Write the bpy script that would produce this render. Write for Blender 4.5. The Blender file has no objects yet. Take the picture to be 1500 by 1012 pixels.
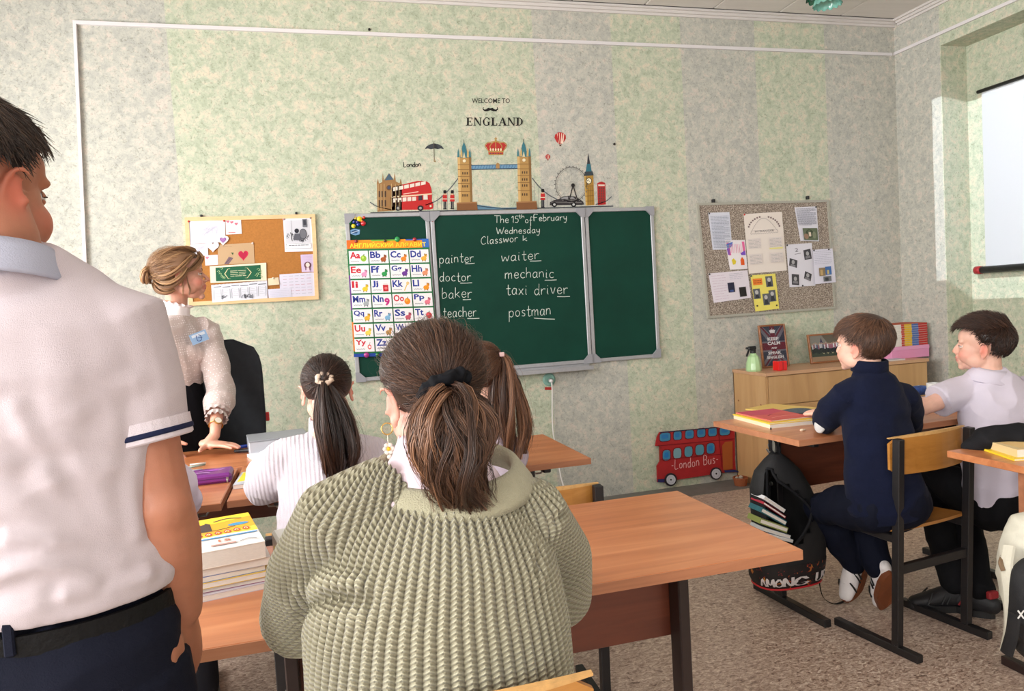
import bpy,bmesh,math,random
import numpy as np
from mathutils import Vector,Matrix,noise as mnoise
random.seed(7);np.random.seed(7)
SC=bpy.context.scene
COL=SC.collection
PI=math.pi
def lin(c):
    c=c/255.0
    return c/12.92 if c<=0.04045 else((c+0.055)/1.055)**2.4
def rgb(r,g,b,a=1.0):return(lin(r),lin(g),lin(b),a)

# ---------------------------------------------------------------- camera
CAMH=1.30
FPX=1074.0
PC=(750.0,506.0)
def _unit(v):return v/np.linalg.norm(v)
def _dir(px,py):return _unit(np.array([px-PC[0],-(py-PC[1]),-FPX]))
_Y=_dir(455.0,465.0);_X=_dir(4700.0,215.0)
_X=_unit(_X-_Y*(_X @ _Y));_Z=np.cross(_X,_Y)
RCW=np.array([_X,_Y,_Z])
cam_data=bpy.data.cameras.new('camera')
cam=bpy.data.objects.new('camera',cam_data)
COL.objects.link(cam)
cam_data.sensor_width=36.0
cam_data.lens=FPX*36.0/1500.0
cam_data.clip_start=0.02
_m=Matrix([list(r)for r in RCW]).to_4x4()
_m.translation=Vector((0,0,CAMH))
cam.matrix_world=_m
SC.camera=cam
# ---------------------------------------------------------------- world, daylight, exposure
world=bpy.data.worlds.new('world');SC.world=world;world.use_nodes=True
bg=world.node_tree.nodes['Background']
bg.inputs[0].default_value=(0.78,0.86,1.0,1);bg.inputs[1].default_value=1.0
SC.view_settings.view_transform='Standard'
SC.view_settings.look='None'
SC.view_settings.gamma=1.0
SC.view_settings.use_curve_mapping=False
SC.view_settings.exposure=0.09
WINDOWS=[(-2.6,-1.0),(-0.3,1.3),(2.0,3.7)]      # y ranges of the left wall's windows
WZ0,WZ1=0.95,2.75
XL=-2.35
def area_light(name,loc,rot,sx,sy,power,col):
    l=bpy.data.lights.new(name,'AREA');l.shape='RECTANGLE';l.size=sx;l.size_y=sy
    l.energy=power;l.color=col
    o=bpy.data.objects.new(name,l);COL.objects.link(o);o.location=loc;o.rotation_euler=rot
    return o
for i,(a,b)in enumerate(WINDOWS):
    area_light('window_daylight',(XL-0.32,(a+b)/2,(WZ0+WZ1)/2),(0,-PI/2,0),WZ1-WZ0,b-a,[190,150,150][i],(1.0,0.985,0.96))
area_light('back_fill_light',(1.2,-3.15,1.9),(PI/2,0,0),4.2,1.5,34,(1.0,0.97,0.95))  # added fill from behind the camera, set at an invented back window

# ---------------------------------------------------------------- picking points along a view ray on real planes
def _ray(px,py):return RCW @ np.array([px-PC[0],-(py-PC[1]),-FPX])
def PY(px,py,y):
    v=_ray(px,py);v=v*(y/v[1]);return Vector((v[0],v[1],v[2]+CAMH))
def PX(px,py,x):
    v=_ray(px,py);v=v*(x/v[0]);return Vector((v[0],v[1],v[2]+CAMH))
def PZ(px,py,z):
    v=_ray(px,py);v=v*((z-CAMH)/v[2]);return Vector((v[0],v[1],v[2]+CAMH))
def V(*a):return Vector(a)

# ---------------------------------------------------------------- materials
MATS={}
def _nt(name):
    m=bpy.data.materials.new(name);m.use_nodes=True
    nt=m.node_tree;return m,nt,nt.nodes['Principled BSDF']
def N(nt,typ,**kw):
    n=nt.nodes.new(typ)
    for k,v in kw.items():
        if k.startswith('i_'):
            key=k[2:];key=int(key)if key.isdigit()else key
            n.inputs[key].default_value=v
        else:setattr(n,k,v)
    return n
def ramp(nt,fac,stops,interp='LINEAR'):
    r=nt.nodes.new('ShaderNodeValToRGB');r.color_ramp.interpolation=interp
    e=r.color_ramp.elements
    e[0].position,e[0].color=stops[0];e[1].position,e[1].color=stops[-1]
    for p,c in stops[1:-1]:
        k=e.new(p);k.color=c
    if fac is not None:nt.links.new(fac,r.inputs[0])
    return r
def plain(name,col,rough=0.6,metal=0.0,spec=None,noise=0.0,nscale=20.0,bump=0.0,bscale=200.0,stretch=(1,1,1),emit=None,coat=0.0,sheen=0.0,alpha=None):
    """procedural material: one colour with a soft value variation and optional fine relief"""
    if name in MATS:return MATS[name]
    m,nt,b=_nt(name)
    b.inputs['Roughness'].default_value=rough;b.inputs['Metallic'].default_value=metal
    if spec is None and rough>=.8:spec=.18
    if spec is not None:b.inputs['Specular IOR Level'].default_value=spec
    if coat:b.inputs['Coat Weight'].default_value=coat
    if sheen:b.inputs['Sheen Weight'].default_value=sheen;b.inputs['Sheen Roughness'].default_value=0.6
    b.inputs['Base Color'].default_value=col
    if noise or bump:
        tc=N(nt,'ShaderNodeTexCoord');mp=N(nt,'ShaderNodeMapping');mp.inputs['Scale'].default_value=stretch
        nt.links.new(tc.outputs['Object'],mp.inputs[0])
    if noise:
        n=N(nt,'ShaderNodeTexNoise',i_Scale=nscale,i_Detail=5.0,i_Roughness=0.6)
        nt.links.new(mp.outputs[0],n.inputs['Vector'])
        c0=tuple(max(0,x*(1-noise))for x in col[:3])+(1,);c1=tuple(min(1,x*(1+noise))for x in col[:3])+(1,)
        r=ramp(nt,n.outputs[0],[(0.3,c0),(0.7,c1)])
        nt.links.new(r.outputs[0],b.inputs['Base Color'])
    if bump:
        n2=N(nt,'ShaderNodeTexNoise',i_Scale=bscale,i_Detail=3.0)
        nt.links.new(mp.outputs[0],n2.inputs['Vector'])
        bp=N(nt,'ShaderNodeBump',i_Strength=bump,i_Distance=0.003)
        nt.links.new(n2.outputs[0],bp.inputs['Height']);nt.links.new(bp.outputs[0],b.inputs['Normal'])
    if alpha is not None:b.inputs['Alpha'].default_value=alpha
    if emit:b.inputs['Emission Color'].default_value=emit[0];b.inputs['Emission Strength'].default_value=emit[1]
    MATS[name]=m;return m
def flat(col255,rough=0.7):
    k='ink_%d_%d_%d'%tuple(col255)
    return plain(k,rgb(*col255),rough=rough,spec=0.3)
def wood(name,c0,c1,c2,axis='X',scale=1.0,rough=0.4,coat=0.1):
    if name in MATS:return MATS[name]
    m,nt,b=_nt(name)
    tc=N(nt,'ShaderNodeTexCoord');mp=N(nt,'ShaderNodeMapping')
    s={'X':(1.2,14,14),'Y':(14,1.2,14),'Z':(14,14,1.2)}[axis]
    mp.inputs['Scale'].default_value=tuple(v*scale for v in s)
    nt.links.new(tc.outputs['Object'],mp.inputs[0])
    n=N(nt,'ShaderNodeTexNoise',i_Scale=1.0,i_Detail=7.0,i_Roughness=0.62,i_Distortion=0.9)
    nt.links.new(mp.outputs[0],n.inputs['Vector'])
    r=ramp(nt,n.outputs[0],[(0.28,c0),(0.5,c1),(0.72,c2)])
    nt.links.new(r.outputs[0],b.inputs['Base Color'])
    b.inputs['Roughness'].default_value=rough;b.inputs['Coat Weight'].default_value=coat;b.inputs['Coat Roughness'].default_value=0.25
    MATS[name]=m;return m
def wallpaper(name,coord,stops,lo,hi):
    """mottled wallpaper; stops: list of (position in m, 'g'|'s') along one world axis"""
    m,nt,b=_nt(name)
    geo=N(nt,'ShaderNodeNewGeometry');sep=N(nt,'ShaderNodeSeparateXYZ')
    nt.links.new(geo.outputs['Position'],sep.inputs[0])
    mr=N(nt,'ShaderNodeMapRange');mr.inputs[1].default_value=lo;mr.inputs[2].default_value=hi
    nt.links.new(sep.outputs[coord],mr.inputs[0])
    st=[((p-lo)/(hi-lo),(1,1,1,1)if k=='g' else(0,0,0,1))for p,k in stops]
    sel=ramp(nt,mr.outputs[0],st,'CONSTANT')
    n=N(nt,'ShaderNodeTexNoise',i_Scale=22.0,i_Detail=5.0,i_Roughness=0.66,i_Distortion=0.5)
    nt.links.new(geo.outputs['Position'],n.inputs['Vector'])
    n2=N(nt,'ShaderNodeTexNoise',i_Scale=62.0,i_Detail=4.0,i_Roughness=0.75,i_Distortion=1.2)
    mp=N(nt,'ShaderNodeMapping');mp.inputs['Location'].default_value=(7,3,5)
    nt.links.new(geo.outputs['Position'],mp.inputs[0]);nt.links.new(mp.outputs[0],n2.inputs['Vector'])
    g=ramp(nt,n.outputs[0],[(0.34,rgb(174,182,160)),(0.45,rgb(186,194,172)),(0.53,rgb(197,200,180)),(0.66,rgb(214,204,184))])
    s=ramp(nt,n.outputs[0],[(0.34,rgb(176,176,170)),(0.45,rgb(184,184,176)),(0.53,rgb(192,192,182)),(0.66,rgb(208,198,188))])
    mx=N(nt,'ShaderNodeMix',data_type='RGBA')
    nt.links.new(sel.outputs[0],mx.inputs[0]);nt.links.new(s.outputs[0],mx.inputs[6]);nt.links.new(g.outputs[0],mx.inputs[7])
    spk=ramp(nt,n2.outputs[0],[(0.34,(0.66,0.65,0.62,1)),(0.46,(.96,.96,.96,1)),(0.56,(1.0,1.0,1.0,1)),(0.68,(1.10,1.06,1.0,1))])
    mu=N(nt,'ShaderNodeMix',data_type='RGBA',blend_type='MULTIPLY');mu.inputs[0].default_value=1.0
    nt.links.new(mx.outputs[2],mu.inputs[6]);nt.links.new(spk.outputs[0],mu.inputs[7])
    nt.links.new(mu.outputs[2],b.inputs['Base Color'])
    b.inputs['Roughness'].default_value=0.75;b.inputs['Specular IOR Level'].default_value=0.25
    bp=N(nt,'ShaderNodeBump',i_Strength=0.35,i_Distance=0.003)
    nt.links.new(n2.outputs[0],bp.inputs['Height']);nt.links.new(bp.outputs[0],b.inputs['Normal'])
    MATS[name]=m;return m

# ---------------------------------------------------------------- mesh builder
class MB:
    def __init__(s):s.v=[];s.f=[];s.m=[];s.mi=0
    def add(s,vs,fs):
        o=len(s.v);s.v+=[tuple(p)for p in vs]
        s.f+=[tuple(i+o for i in f)for f in fs];s.m+=[s.mi]*len(fs);return s
    def box(s,x0,y0,z0,x1,y1,z1,M=None,bev=0.0):
        if x0>x1:x0,x1=x1,x0
        if y0>y1:y0,y1=y1,y0
        if z0>z1:z0,z1=z1,z0
        if bev>0:
            b=min(bev,(x1-x0)/2.01,(y1-y0)/2.01,(z1-z0)/2.01)
            vs=[];idx={}
            for i,(xa,sx)in enumerate(((x0,1),(x1,-1))):
                for j,(ya,sy)in enumerate(((y0,1),(y1,-1))):
                    for k,(za,sz)in enumerate(((z0,1),(z1,-1))):
                        for a in range(3):
                            d=[b*sx,b*sy,b*sz];d[a]=0
                            idx[(i,j,k,a)]=len(vs);vs.append((xa+d[0],ya+d[1],za+d[2]))
            # vertex (i,j,k,a) lies on the face normal to axis a
            fs=[]
            def q(*ks):fs.append(tuple(idx[t]for t in ks))
            for i in(0,1):
                o=[(i,0,0,0),(i,0,1,0),(i,1,1,0),(i,1,0,0)];q(*(o if i==0 else o[::-1]))
                o=[(0,i,0,1),(1,i,0,1),(1,i,1,1),(0,i,1,1)];q(*(o if i==0 else o[::-1]))
                o=[(0,0,i,2),(0,1,i,2),(1,1,i,2),(1,0,i,2)];q(*(o if i==0 else o[::-1]))
            for i in(0,1):
                for j in(0,1):
                    q((i,j,0,0),(i,j,1,0),(i,j,1,1),(i,j,0,1))
                    q((i,0,j,0),(i,1,j,0),(i,1,j,2),(i,0,j,2))
                    q((0,i,j,1),(1,i,j,1),(1,i,j,2),(0,i,j,2))
            for i in(0,1):
                for j in(0,1):
                    for k in(0,1):q((i,j,k,0),(i,j,k,1),(i,j,k,2))
        else:
            vs=[(x,y,z)for x in(x0,x1)for y in(y0,y1)for z in(z0,z1)]
            fs=[(0,1,3,2),(4,6,7,5),(0,4,5,1),(2,3,7,6),(0,2,6,4),(1,5,7,3)]
        if M is not None:vs=[tuple(M @ Vector(v))for v in vs]
        return s.add(vs,fs)
    def bar(s,a,b,w,h,up=(0,0,1),bev=0.0):
        a=Vector(a);b=Vector(b);d=(b-a);L=d.length;d.normalize();up=Vector(up)
        sd=d.cross(up)
        if sd.length<1e-4:up=Vector((1,0,0));sd=d.cross(up)
        sd.normalize();u=sd.cross(d)
        M=Matrix(((d.x,sd.x,u.x,a.x),(d.y,sd.y,u.y,a.y),(d.z,sd.z,u.z,a.z),(0,0,0,1)))
        return s.box(0,-w/2,-h/2,L,w/2,h/2,M=M,bev=bev)
    def prism(s,poly,d,cap=True):
        """poly: list of 3-D points (a face), d: extrusion vector"""
        n=len(poly);d=Vector(d);a=[Vector(p)for p in poly];b=[p+d for p in a]
        fs=[(i,(i+1)%n,n+(i+1)%n,n+i)for i in range(n)]
        if cap:fs+=[tuple(range(n))[::-1],tuple(range(n,2*n))]
        return s.add(a+b,fs)
    def tube(s,pts,r,seg=8,cap=True,up=None,rn=None,hemi=False,flat2=None):
        """tube through pts; r scalar or list of r or (ra, rb) pairs; up = reference side vector"""
        pts=[Vector(p)for p in pts];n=len(pts)
        if not hasattr(r,'__len__'):r=[r]*n
        rr=[(x if hasattr(x,'__len__')else(x,x))for x in r]
        if hemi:
            t0=(pts[0]-pts[1]).normalized();t1=(pts[-1]-pts[-2]).normalized()
            pa,ra,pb,rb=[],[],[],[]
            for k in(0.96,0.8,0.45):
                q=math.sqrt(1-k*k);m0=sum(rr[0])/2;m1=sum(rr[-1])/2
                pa.append(pts[0]+t0*(m0*k));ra.append((rr[0][0]*q,rr[0][1]*q))
                pb.append(pts[-1]+t1*(m1*k));rb.append((rr[-1][0]*q,rr[-1][1]*q))
            pts=pa+pts+pb[::-1];rr=ra+rr+rb[::-1];n=len(pts)
        ref=Vector(up)if up is not None else None
        vs=[];prev=None
        for i,p in enumerate(pts):
            t=(pts[min(i+1,n-1)]-pts[max(i-1,0)])
            if t.length<1e-9:t=Vector((0,0,1))
            t.normalize()
            if ref is not None:a=ref-t*ref.dot(t)
            elif prev is None:
                h=Vector((0,0,1))if abs(t.z)<0.9 else Vector((1,0,0));a=h.cross(t)
            else:a=prev-t*prev.dot(t)
            if a.length<1e-6:a=t.orthogonal()
            a.normalize();prev=a;b=t.cross(a)
            for k in range(seg):
                th=2*PI*k/seg
                vs.append(p+a*(rr[i][0]*math.cos(th))+b*(rr[i][1]*math.sin(th)))
        fs=[]
        for i in range(n-1):
            for k in range(seg):
                k2=(k+1)%seg
                fs.append((i*seg+k,i*seg+k2,(i+1)*seg+k2,(i+1)*seg+k))
        if cap:fs+=[tuple(range(seg))[::-1],tuple((n-1)*seg+k for k in range(seg))]
        return s.add(vs,fs)
    def ell(s,c,r,seg=20,rings=12,M=None):
        c=Vector(c);r=r if hasattr(r,'__len__')else(r,r,r)
        vs=[];fs=[]
        for i in range(1,rings):
            ph=PI*i/rings
            for k in range(seg):
                th=2*PI*k/seg
                p=Vector((r[0]*math.sin(ph)*math.cos(th),r[1]*math.sin(ph)*math.sin(th),r[2]*math.cos(ph)))
                vs.append((M @ p if M is not None else p)+c)
        tp=Vector((0,0,r[2]));bt=Vector((0,0,-r[2]))
        if M is not None:tp=M @ tp;bt=M @ bt
        vs+=[tp+c,bt+c];T=len(vs)-2;B=T+1
        for i in range(rings-2):
            for k in range(seg):
                k2=(k+1)%seg
                fs.append((i*seg+k,(i+1)*seg+k,(i+1)*seg+k2,i*seg+k2))
        for k in range(seg):
            k2=(k+1)%seg
            fs.append((T,k,k2));fs.append((B,(rings-2)*seg+k2,(rings-2)*seg+k))
        return s.add(vs,fs)
    def lathe(s,prof,c=(0,0,0),seg=24,M=None):
        """prof: list of (r, z)"""
        vs=[];fs=[];n=len(prof);c=Vector(c)
        for r,z in prof:
            for k in range(seg):
                th=2*PI*k/seg;p=Vector((r*math.cos(th),r*math.sin(th),z))
                if M is not None:p=M @ p
                vs.append(p+c)
        for i in range(n-1):
            for k in range(seg):
                k2=(k+1)%seg
                fs.append((i*seg+k,i*seg+k2,(i+1)*seg+k2,(i+1)*seg+k))
        if prof[0][0]>1e-6:fs.append(tuple(range(seg))[::-1])
        if prof[-1][0]>1e-6:fs.append(tuple((n-1)*seg+k for k in range(seg)))
        return s.add(vs,fs)
    def mesh(s,name,mats,origin=(0,0,0),smooth=False):
        me=bpy.data.meshes.new(name)
        o=Vector(origin)
        me.from_pydata([(v[0]-o.x,v[1]-o.y,v[2]-o.z)for v in s.v],[],s.f)
        if not isinstance(mats,(list,tuple)):mats=[mats]
        for m in mats:me.materials.append(m)
        if len(mats)>1:me.polygons.foreach_set('material_index',s.m)
        if smooth:me.polygons.foreach_set('use_smooth',[True]*len(me.polygons))
        me.update();me.validate(clean_customdata=False)
        return me
def origin_of(p):
    return Vector(p['wo'])if p is not None and 'wo' in p else Vector((0,0,0))
def obj(name,mb,mats,parent=None,smooth=False,kind=None,label=None,at=None):
    """link a mesh (given in world coordinates) as one object, as a part when it has a parent"""
    if parent is not None:org=origin_of(parent)if at is None else Vector(at)
    elif at is not None:org=Vector(at)
    else:
        xs=np.array(mb.v);org=Vector(((xs[:,0].min()+xs[:,0].max())/2,(xs[:,1].min()+xs[:,1].max())/2,xs[:,2].min()))
    me=mb.mesh(name,mats,org,smooth)
    o=bpy.data.objects.new(name,me);COL.objects.link(o)
    o['wo']=list(org)
    if parent is not None:
        o.parent=parent;o.location=org-origin_of(parent)
    else:o.location=org
    if kind:o['kind']=kind
    if label:o['label']=label
    return o
def thing(name,loc,label,cat,group=None,rotz=0.0):
    o=bpy.data.objects.new(name,None);COL.objects.link(o);o.empty_display_size=0.1
    o.location=loc;o.rotation_euler=(0,0,rotz)
    o['wo']=[loc[0],loc[1],loc[2]]
    o['label']=label;o['category']=cat
    if group:o['group']=group
    return o
def local_thing(name,label,cat,group=None):
    return thing(name,(0,0,0),label,cat,group)
def tag(o,label,cat,group=None,kind=None):
    o['label']=label;o['category']=cat
    if group:o['group']=group
    if kind:o['kind']=kind
    return o
def struct(name,mb,m,smooth=False):return obj(name,mb,m,smooth=smooth,kind='structure')
def copy_tree(o,parent=None):
    c=o.copy();COL.objects.link(c)
    if parent is not None:c.parent=parent
    for ch in list(o.children):copy_tree(ch,c)
    return c
# ================================================================ ROOM
D=4.48;XR=4.224;H=3.19;YB=-3.3
stops=[(-3.0,'s'),(-0.685,'g'),(1.466,'s'),(1.978,'g'),(2.495,'s'),(3.043,'g'),(3.594,'s')]
WPF=wallpaper('wallpaper_front',0,stops,-3.0,5.0)
WPR=wallpaper('wallpaper_side',1,[(-4.0,'s'),(-2.5,'g'),(-1.5,'s'),(0.0,'g'),(1.0,'s'),(2.5,'g'),(4.079,'s')],-4.0,5.0)
FLOOR,nt,b=_nt('mottled_linoleum')
geo=N(nt,'ShaderNodeNewGeometry')
n1=N(nt,'ShaderNodeTexNoise',i_Scale=56.0,i_Detail=4.0,i_Roughness=0.7,i_Distortion=1.2)
mp=N(nt,'ShaderNodeMapping');mp.inputs['Scale'].default_value=(0.8,1.35,1.0)
nt.links.new(geo.outputs['Position'],mp.inputs[0]);nt.links.new(mp.outputs[0],n1.inputs['Vector'])
r1=ramp(nt,n1.outputs[0],[(0.34,rgb(112,88,76)),(0.45,rgb(170,146,130)),(0.55,rgb(194,172,156)),(0.66,rgb(226,212,196))])
nt.links.new(r1.outputs[0],b.inputs['Base Color'])
b.inputs['Roughness'].default_value=0.34;b.inputs['Specular IOR Level'].default_value=0.5
m=MB();m.box(XL-.2,YB-.2,-0.1,XR+.5,D+.2,0.0);struct('floor',m,FLOOR)
FSTRIP=plain('grey_painted_edge',rgb(112,110,106),rough=0.5,noise=0.12,nscale=15)
m=MB();m.box(XL,4.24,0.0,XR,D,0.004);struct('trim_1',m,FSTRIP)
# front wall
m=MB();m.box(XL-.2,D,0,XR+.5,D+.15,H);struct('wall_front',m,WPF)
# right wall with its papered recess
ND=0.215;NY1=4.078;NY0=1.6;NZ=2.88
m=MB()
m.box(XR,NY1,0,XR+.45,D,H);m.box(XR,YB,0,XR+.45,NY0,H);m.box(XR,NY0,NZ,XR+.45,NY1,H)
m.box(XR+ND,NY0,0,XR+.45,NY1,NZ)
struct('wall_right',m,WPR)
m=MB();m.box(XL-.2,YB-.15,0,XR+.5,YB,1.15);m.box(XL-.2,YB-.15,2.65,XR+.5,YB,H)
m.box(XL-.2,YB-.15,1.15,-0.9,YB,2.65);m.box(3.3,YB-.15,1.15,XR+.5,YB,2.65)
struct('wall_back',m,WPF)
# left wall with three windows
m=MB()
ys=[YB]+[v for w in WINDOWS for v in w]+[D]
for i in range(0,len(ys),2):m.box(XL-.3,ys[i],0,XL,ys[i+1],H)
for a,b_ in WINDOWS:m.box(XL-.3,a,0,XL,b_,WZ0);m.box(XL-.3,a,WZ1,XL,b_,H)
struct('wall_left',m,WPR)
WHITEP=plain('white_gloss_paint',rgb(226,222,220),rough=0.35)
for i,(a,b_)in enumerate(WINDOWS):
    m=MB()
    for y in(a+.03,(a+b_)/2,b_-.03):m.box(XL-.16,y-.03,WZ0,XL-.10,y+.03,WZ1)
    for z in(WZ0+.03,WZ1-.03):m.box(XL-.16,a,z-.03,XL-.10,b_,z+.03)
    m.box(XL-.12,a-.02,WZ0-.03,XL+.12,b_+.02,WZ0)
    struct('window_%d'%(i+1),m,WHITEP)
m=MB()
for x in(-.87,.5,1.9,3.27):m.box(x-.03,YB-.1,1.15,x+.03,YB-.05,2.65)
for z in(1.18,2.62):m.box(-.9,YB-.1,z-.03,3.3,YB-.05,z+.03)
struct('window_4',m,WHITEP)  # unseen back window, added to go with the fill light
# ceiling: plaster slab with loose-laid panels, joints between them
CEIL=plain('ceiling_backing',rgb(150,147,142),rough=0.9)
m=MB();m.box(XL-.2,YB-.2,H+.012,XR+.5,D+.2,H+.15);ceiling=struct('ceiling',m,CEIL)
CP=plain('ceiling_panel_white',rgb(222,217,212),rough=0.8,noise=0.05,nscale=4,bump=0.25,bscale=30,stretch=(0.4,4,1))
pm=MB();pm.box(-.247,-.247,-.012,.247,.247,.0,bev=0.004)
pme=pm.mesh('ceiling_panel',CP)
xs0=XR-0.50;cnt=0
for iy in range(6):
    for ix in range(9):
        o=bpy.data.objects.new('ceiling_panel',pme);COL.objects.link(o);o.parent=ceiling
        o.location=Vector((xs0+.25-.5*ix,D-.05-.25-.5*iy,H+.012))-ceiling.location
m=MB()
for iy in range(6,16):
    for ix in range(13):m.box(xs0+.25-.5*ix-.247,D-.05-.25-.5*iy-.247,H,xs0+.25-.5*ix+.247,D-.05-.25-.5*iy+.247,H+.012)
o=obj('ceiling_panels_beyond_view',m,CP,parent=ceiling,kind='stuff')
# cornices
m=MB()
for(z0,z1,d)in((H-.045,H,.012),(H-.03,H,.028),(H-.014,H,.045)):m.box(XL,D-d,z0,XR,D,z1)
struct('trim_2',m,plain('cornice_white',rgb(214,209,206),rough=0.6))
m=MB()
for(z0,z1,d)in((H-.045,H,.012),(H-.03,H,.028),(H-.014,H,.045)):m.box(XR-d,YB,z0,XR,D-.045,z1)
struct('trim_3',m,MATS['cornice_white'])
# white cable duct: up the wall, across it, then along the right wall
DUCT=plain('white_cable_duct',rgb(220,216,218),rough=0.35)
zt=PY(700,57,D).z
m=MB();m.bar(PY(110,36,D-.008),PY(131,520,D-.008),.016,.024,up=(0,1,0));tag(obj('cable_duct',m,DUCT),'vertical white plastic cable duct left of the cork board','cable duct')
m=MB();m.bar(PY(107,33,D-.008),PY(1306,80,D-.008),.016,.020,up=(0,0,1));tag(obj('cable_duct',m,DUCT),'long white cable duct running across the top of the front wall','cable duct')
m=MB();m.bar(PX(1308,80,XR-.008),PX(1308,80,XR-.008)+(PX(1500,-6,XR-.008)-PX(1308,80,XR-.008))*2.6,.016,.020);tag(obj('cable_duct',m,DUCT),'white cable duct along the top of the right wall','cable duct')
m=MB();m.box(-1.13,D-.02,zt-.012,-1.09,D,zt+.03);
# small screw heads left in the wall
for px,py in((541,43),(900,211)):
    m=MB();c=PY(px,py,D-.006);m.ell(c,.008,10,6)
    tag(obj('wall_screw',m,plain('dark_screw',rgb(40,38,36),rough=.4,metal=.6),smooth=True),'small dark screw in the wallpaper '+('under the ceiling cable duct' if px<600 else 'right of the red balloon sticker'),'screw')
# ceiling lamp, green glass
t=thing('ceiling_lamp',(3.15,3.72,H),'green scalloped glass ceiling lamp near the right corner','lamp')
LG=plain('green_lamp_glass',rgb(0,120,84),rough=0.12,coat=0.6,noise=.3,nscale=12)
LG2=plain('pale_lamp_glass',rgb(130,190,176),rough=0.12,coat=0.6,noise=.25,nscale=14)
def scallop(cx,cy,z0,z1,r0,r1,n,amp,th=0.004,seg=96):
    m=MB();vs=[];R=6
    for side in(0,1):
        for i in range(R+1):
            u=i/R
            for k in range(seg):
                a=2*PI*k/seg;r=r0+(r1-r0)*math.sin(u*PI/2)-side*th
                wob=amp*abs(math.sin(n*a/2))*u
                vs.append((cx+(r+wob*.4)*math.cos(a),cy+(r+wob*.4)*math.sin(a),z0+(z1-z0)*u-wob))
    fs=[]
    for side in(0,1):
        for i in range(R):
            for k in range(seg):
                k2=(k+1)%seg;o=side*(R+1)*seg
                q=(o+i*seg+k,o+i*seg+k2,o+(i+1)*seg+k2,o+(i+1)*seg+k)
                fs.append(q if side else q[::-1])
    m.add(vs,fs);return m
lc=PZ(1212,6,H-.128);t.location=(lc.x,lc.y,H);t['wo']=[lc.x,lc.y,H]
obj('upper_shade',scallop(lc.x,lc.y,H-.015,H-.075,.05,.118,12,.018),LG,t,smooth=True)
obj('lower_shade',scallop(lc.x,lc.y,H-.07,H-.128,.06,.083,14,.012),LG2,t,smooth=True,label='paler green lower glass ring')
m=MB();m.lathe([(.0,H),(.055,H),(.055,H-.02),(.02,H-.03),(.02,H-.08),(0,H-.08)][::-1],(lc.x,lc.y,0));obj('ceiling_base',m,WHITEP,t,smooth=False)
# projection screen hung in the recess, lit by a ceiling projector
XS=XR+ND-.05
a=PX(1430,138,XS);c=PX(1444,391,XS)
t=thing('projection_screen',(XS,3.2,1.3),'pull-down white projection screen with black bars in the wall recess','screen')
SCR=plain('screen_cloth_white',rgb(190,192,197),rough=.6)
zt_,zb_=a.z,PX(1438,391,XS).z
yl=(a.y+c.y)/2-.02
m=MB();m.box(XS,yl-1.55,zb_,XS+.002,yl,zt_);obj('screen_cloth',m,SCR,t)
BLK=plain('black_plastic',rgb(22,22,24),rough=.45)
m=MB();m.tube([(XS,yl-1.58,zt_+.01),(XS,yl+.03,zt_+.01)],.012,12);obj('top_bar',m,BLK,t,smooth=True)
m=MB();m.tube([(XS,yl-1.58,zb_-.02),(XS,yl+.045,zb_-.02)],.024,14);obj('bottom_bar',m,BLK,t,smooth=True)
m=MB();m.tube([(XS,yl+.03,zb_-.02),(XS,yl+.075,zb_-.02)],.027,14);obj('end_cap',m,plain('red_plastic',rgb(150,30,36),rough=.4),t,smooth=True,label='dark red end cap')
# projector body on the ceiling and its beam
pj=V(1.5,2.75,3.0)
t=thing('projector',tuple(pj+V(0,0,.19)),'white ceiling projector aimed at the screen in the recess','projector')
m=MB();m.box(pj.x-.16,pj.y-.14,pj.z-.06,pj.x+.10,pj.y+.14,pj.z+.06,bev=.02);obj('body',m,WHITEP,t)
m=MB();m.tube([(pj.x,pj.y,pj.z+.06),(pj.x,pj.y,H)],.02,10);obj('mount',m,WHITEP,t)
sl=bpy.data.lights.new('projector_beam','SPOT');sl.energy=1.0;sl.shadow_soft_size=.003;sl.spot_size=math.radians(75);sl.spot_blend=0
so=bpy.data.objects.new('projector_beam',sl);COL.objects.link(so)
so.location=pj+V(.14,0,0)
so.rotation_euler=Matrix(((0,0,-1),(-1,0,0),(0,1,0))).to_euler()      # looks square onto the right wall
sl.spot_size=math.radians(120)
sl.use_nodes=True;nt=sl.node_tree;em=nt.nodes['Emission']
# the frame's edges as slopes from the lens, so the picture is a true rectangle on the wall
dx_=XR-so.location.x;ulo,uhi=(so.location.y-4.163)/dx_,(so.location.y-1.75)/dx_;v1=(2.545-so.location.z)/dx_;v0=(1.30-so.location.z)/dx_
tc=N(nt,'ShaderNodeTexCoord');sp=N(nt,'ShaderNodeSeparateXYZ');nt.links.new(tc.outputs['Normal'],sp.inputs[0])
def mth(op,a,b_=None):
    n=N(nt,'ShaderNodeMath',operation=op)
    for i,x in enumerate((a,b_)):
        if x is None:continue
        if isinstance(x,(int,float)):n.inputs[i].default_value=x
        else:nt.links.new(x,n.inputs[i])
    return n.outputs[0]
zc=mth('ABSOLUTE',sp.outputs[2]);uu=mth('DIVIDE',sp.outputs[0],zc);vv=mth('DIVIDE',sp.outputs[1],zc)
k=mth('MULTIPLY',mth('MULTIPLY',mth('GREATER_THAN',uu,ulo),mth('LESS_THAN',uu,uhi)),mth('MULTIPLY',mth('LESS_THAN',vv,v1),mth('GREATER_THAN',vv,v0)))
nt.links.new(mth('MULTIPLY',k,380.0),em.inputs['Strength'])
em.inputs['Color'].default_value=(0.86,0.93,1.0,1)
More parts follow.
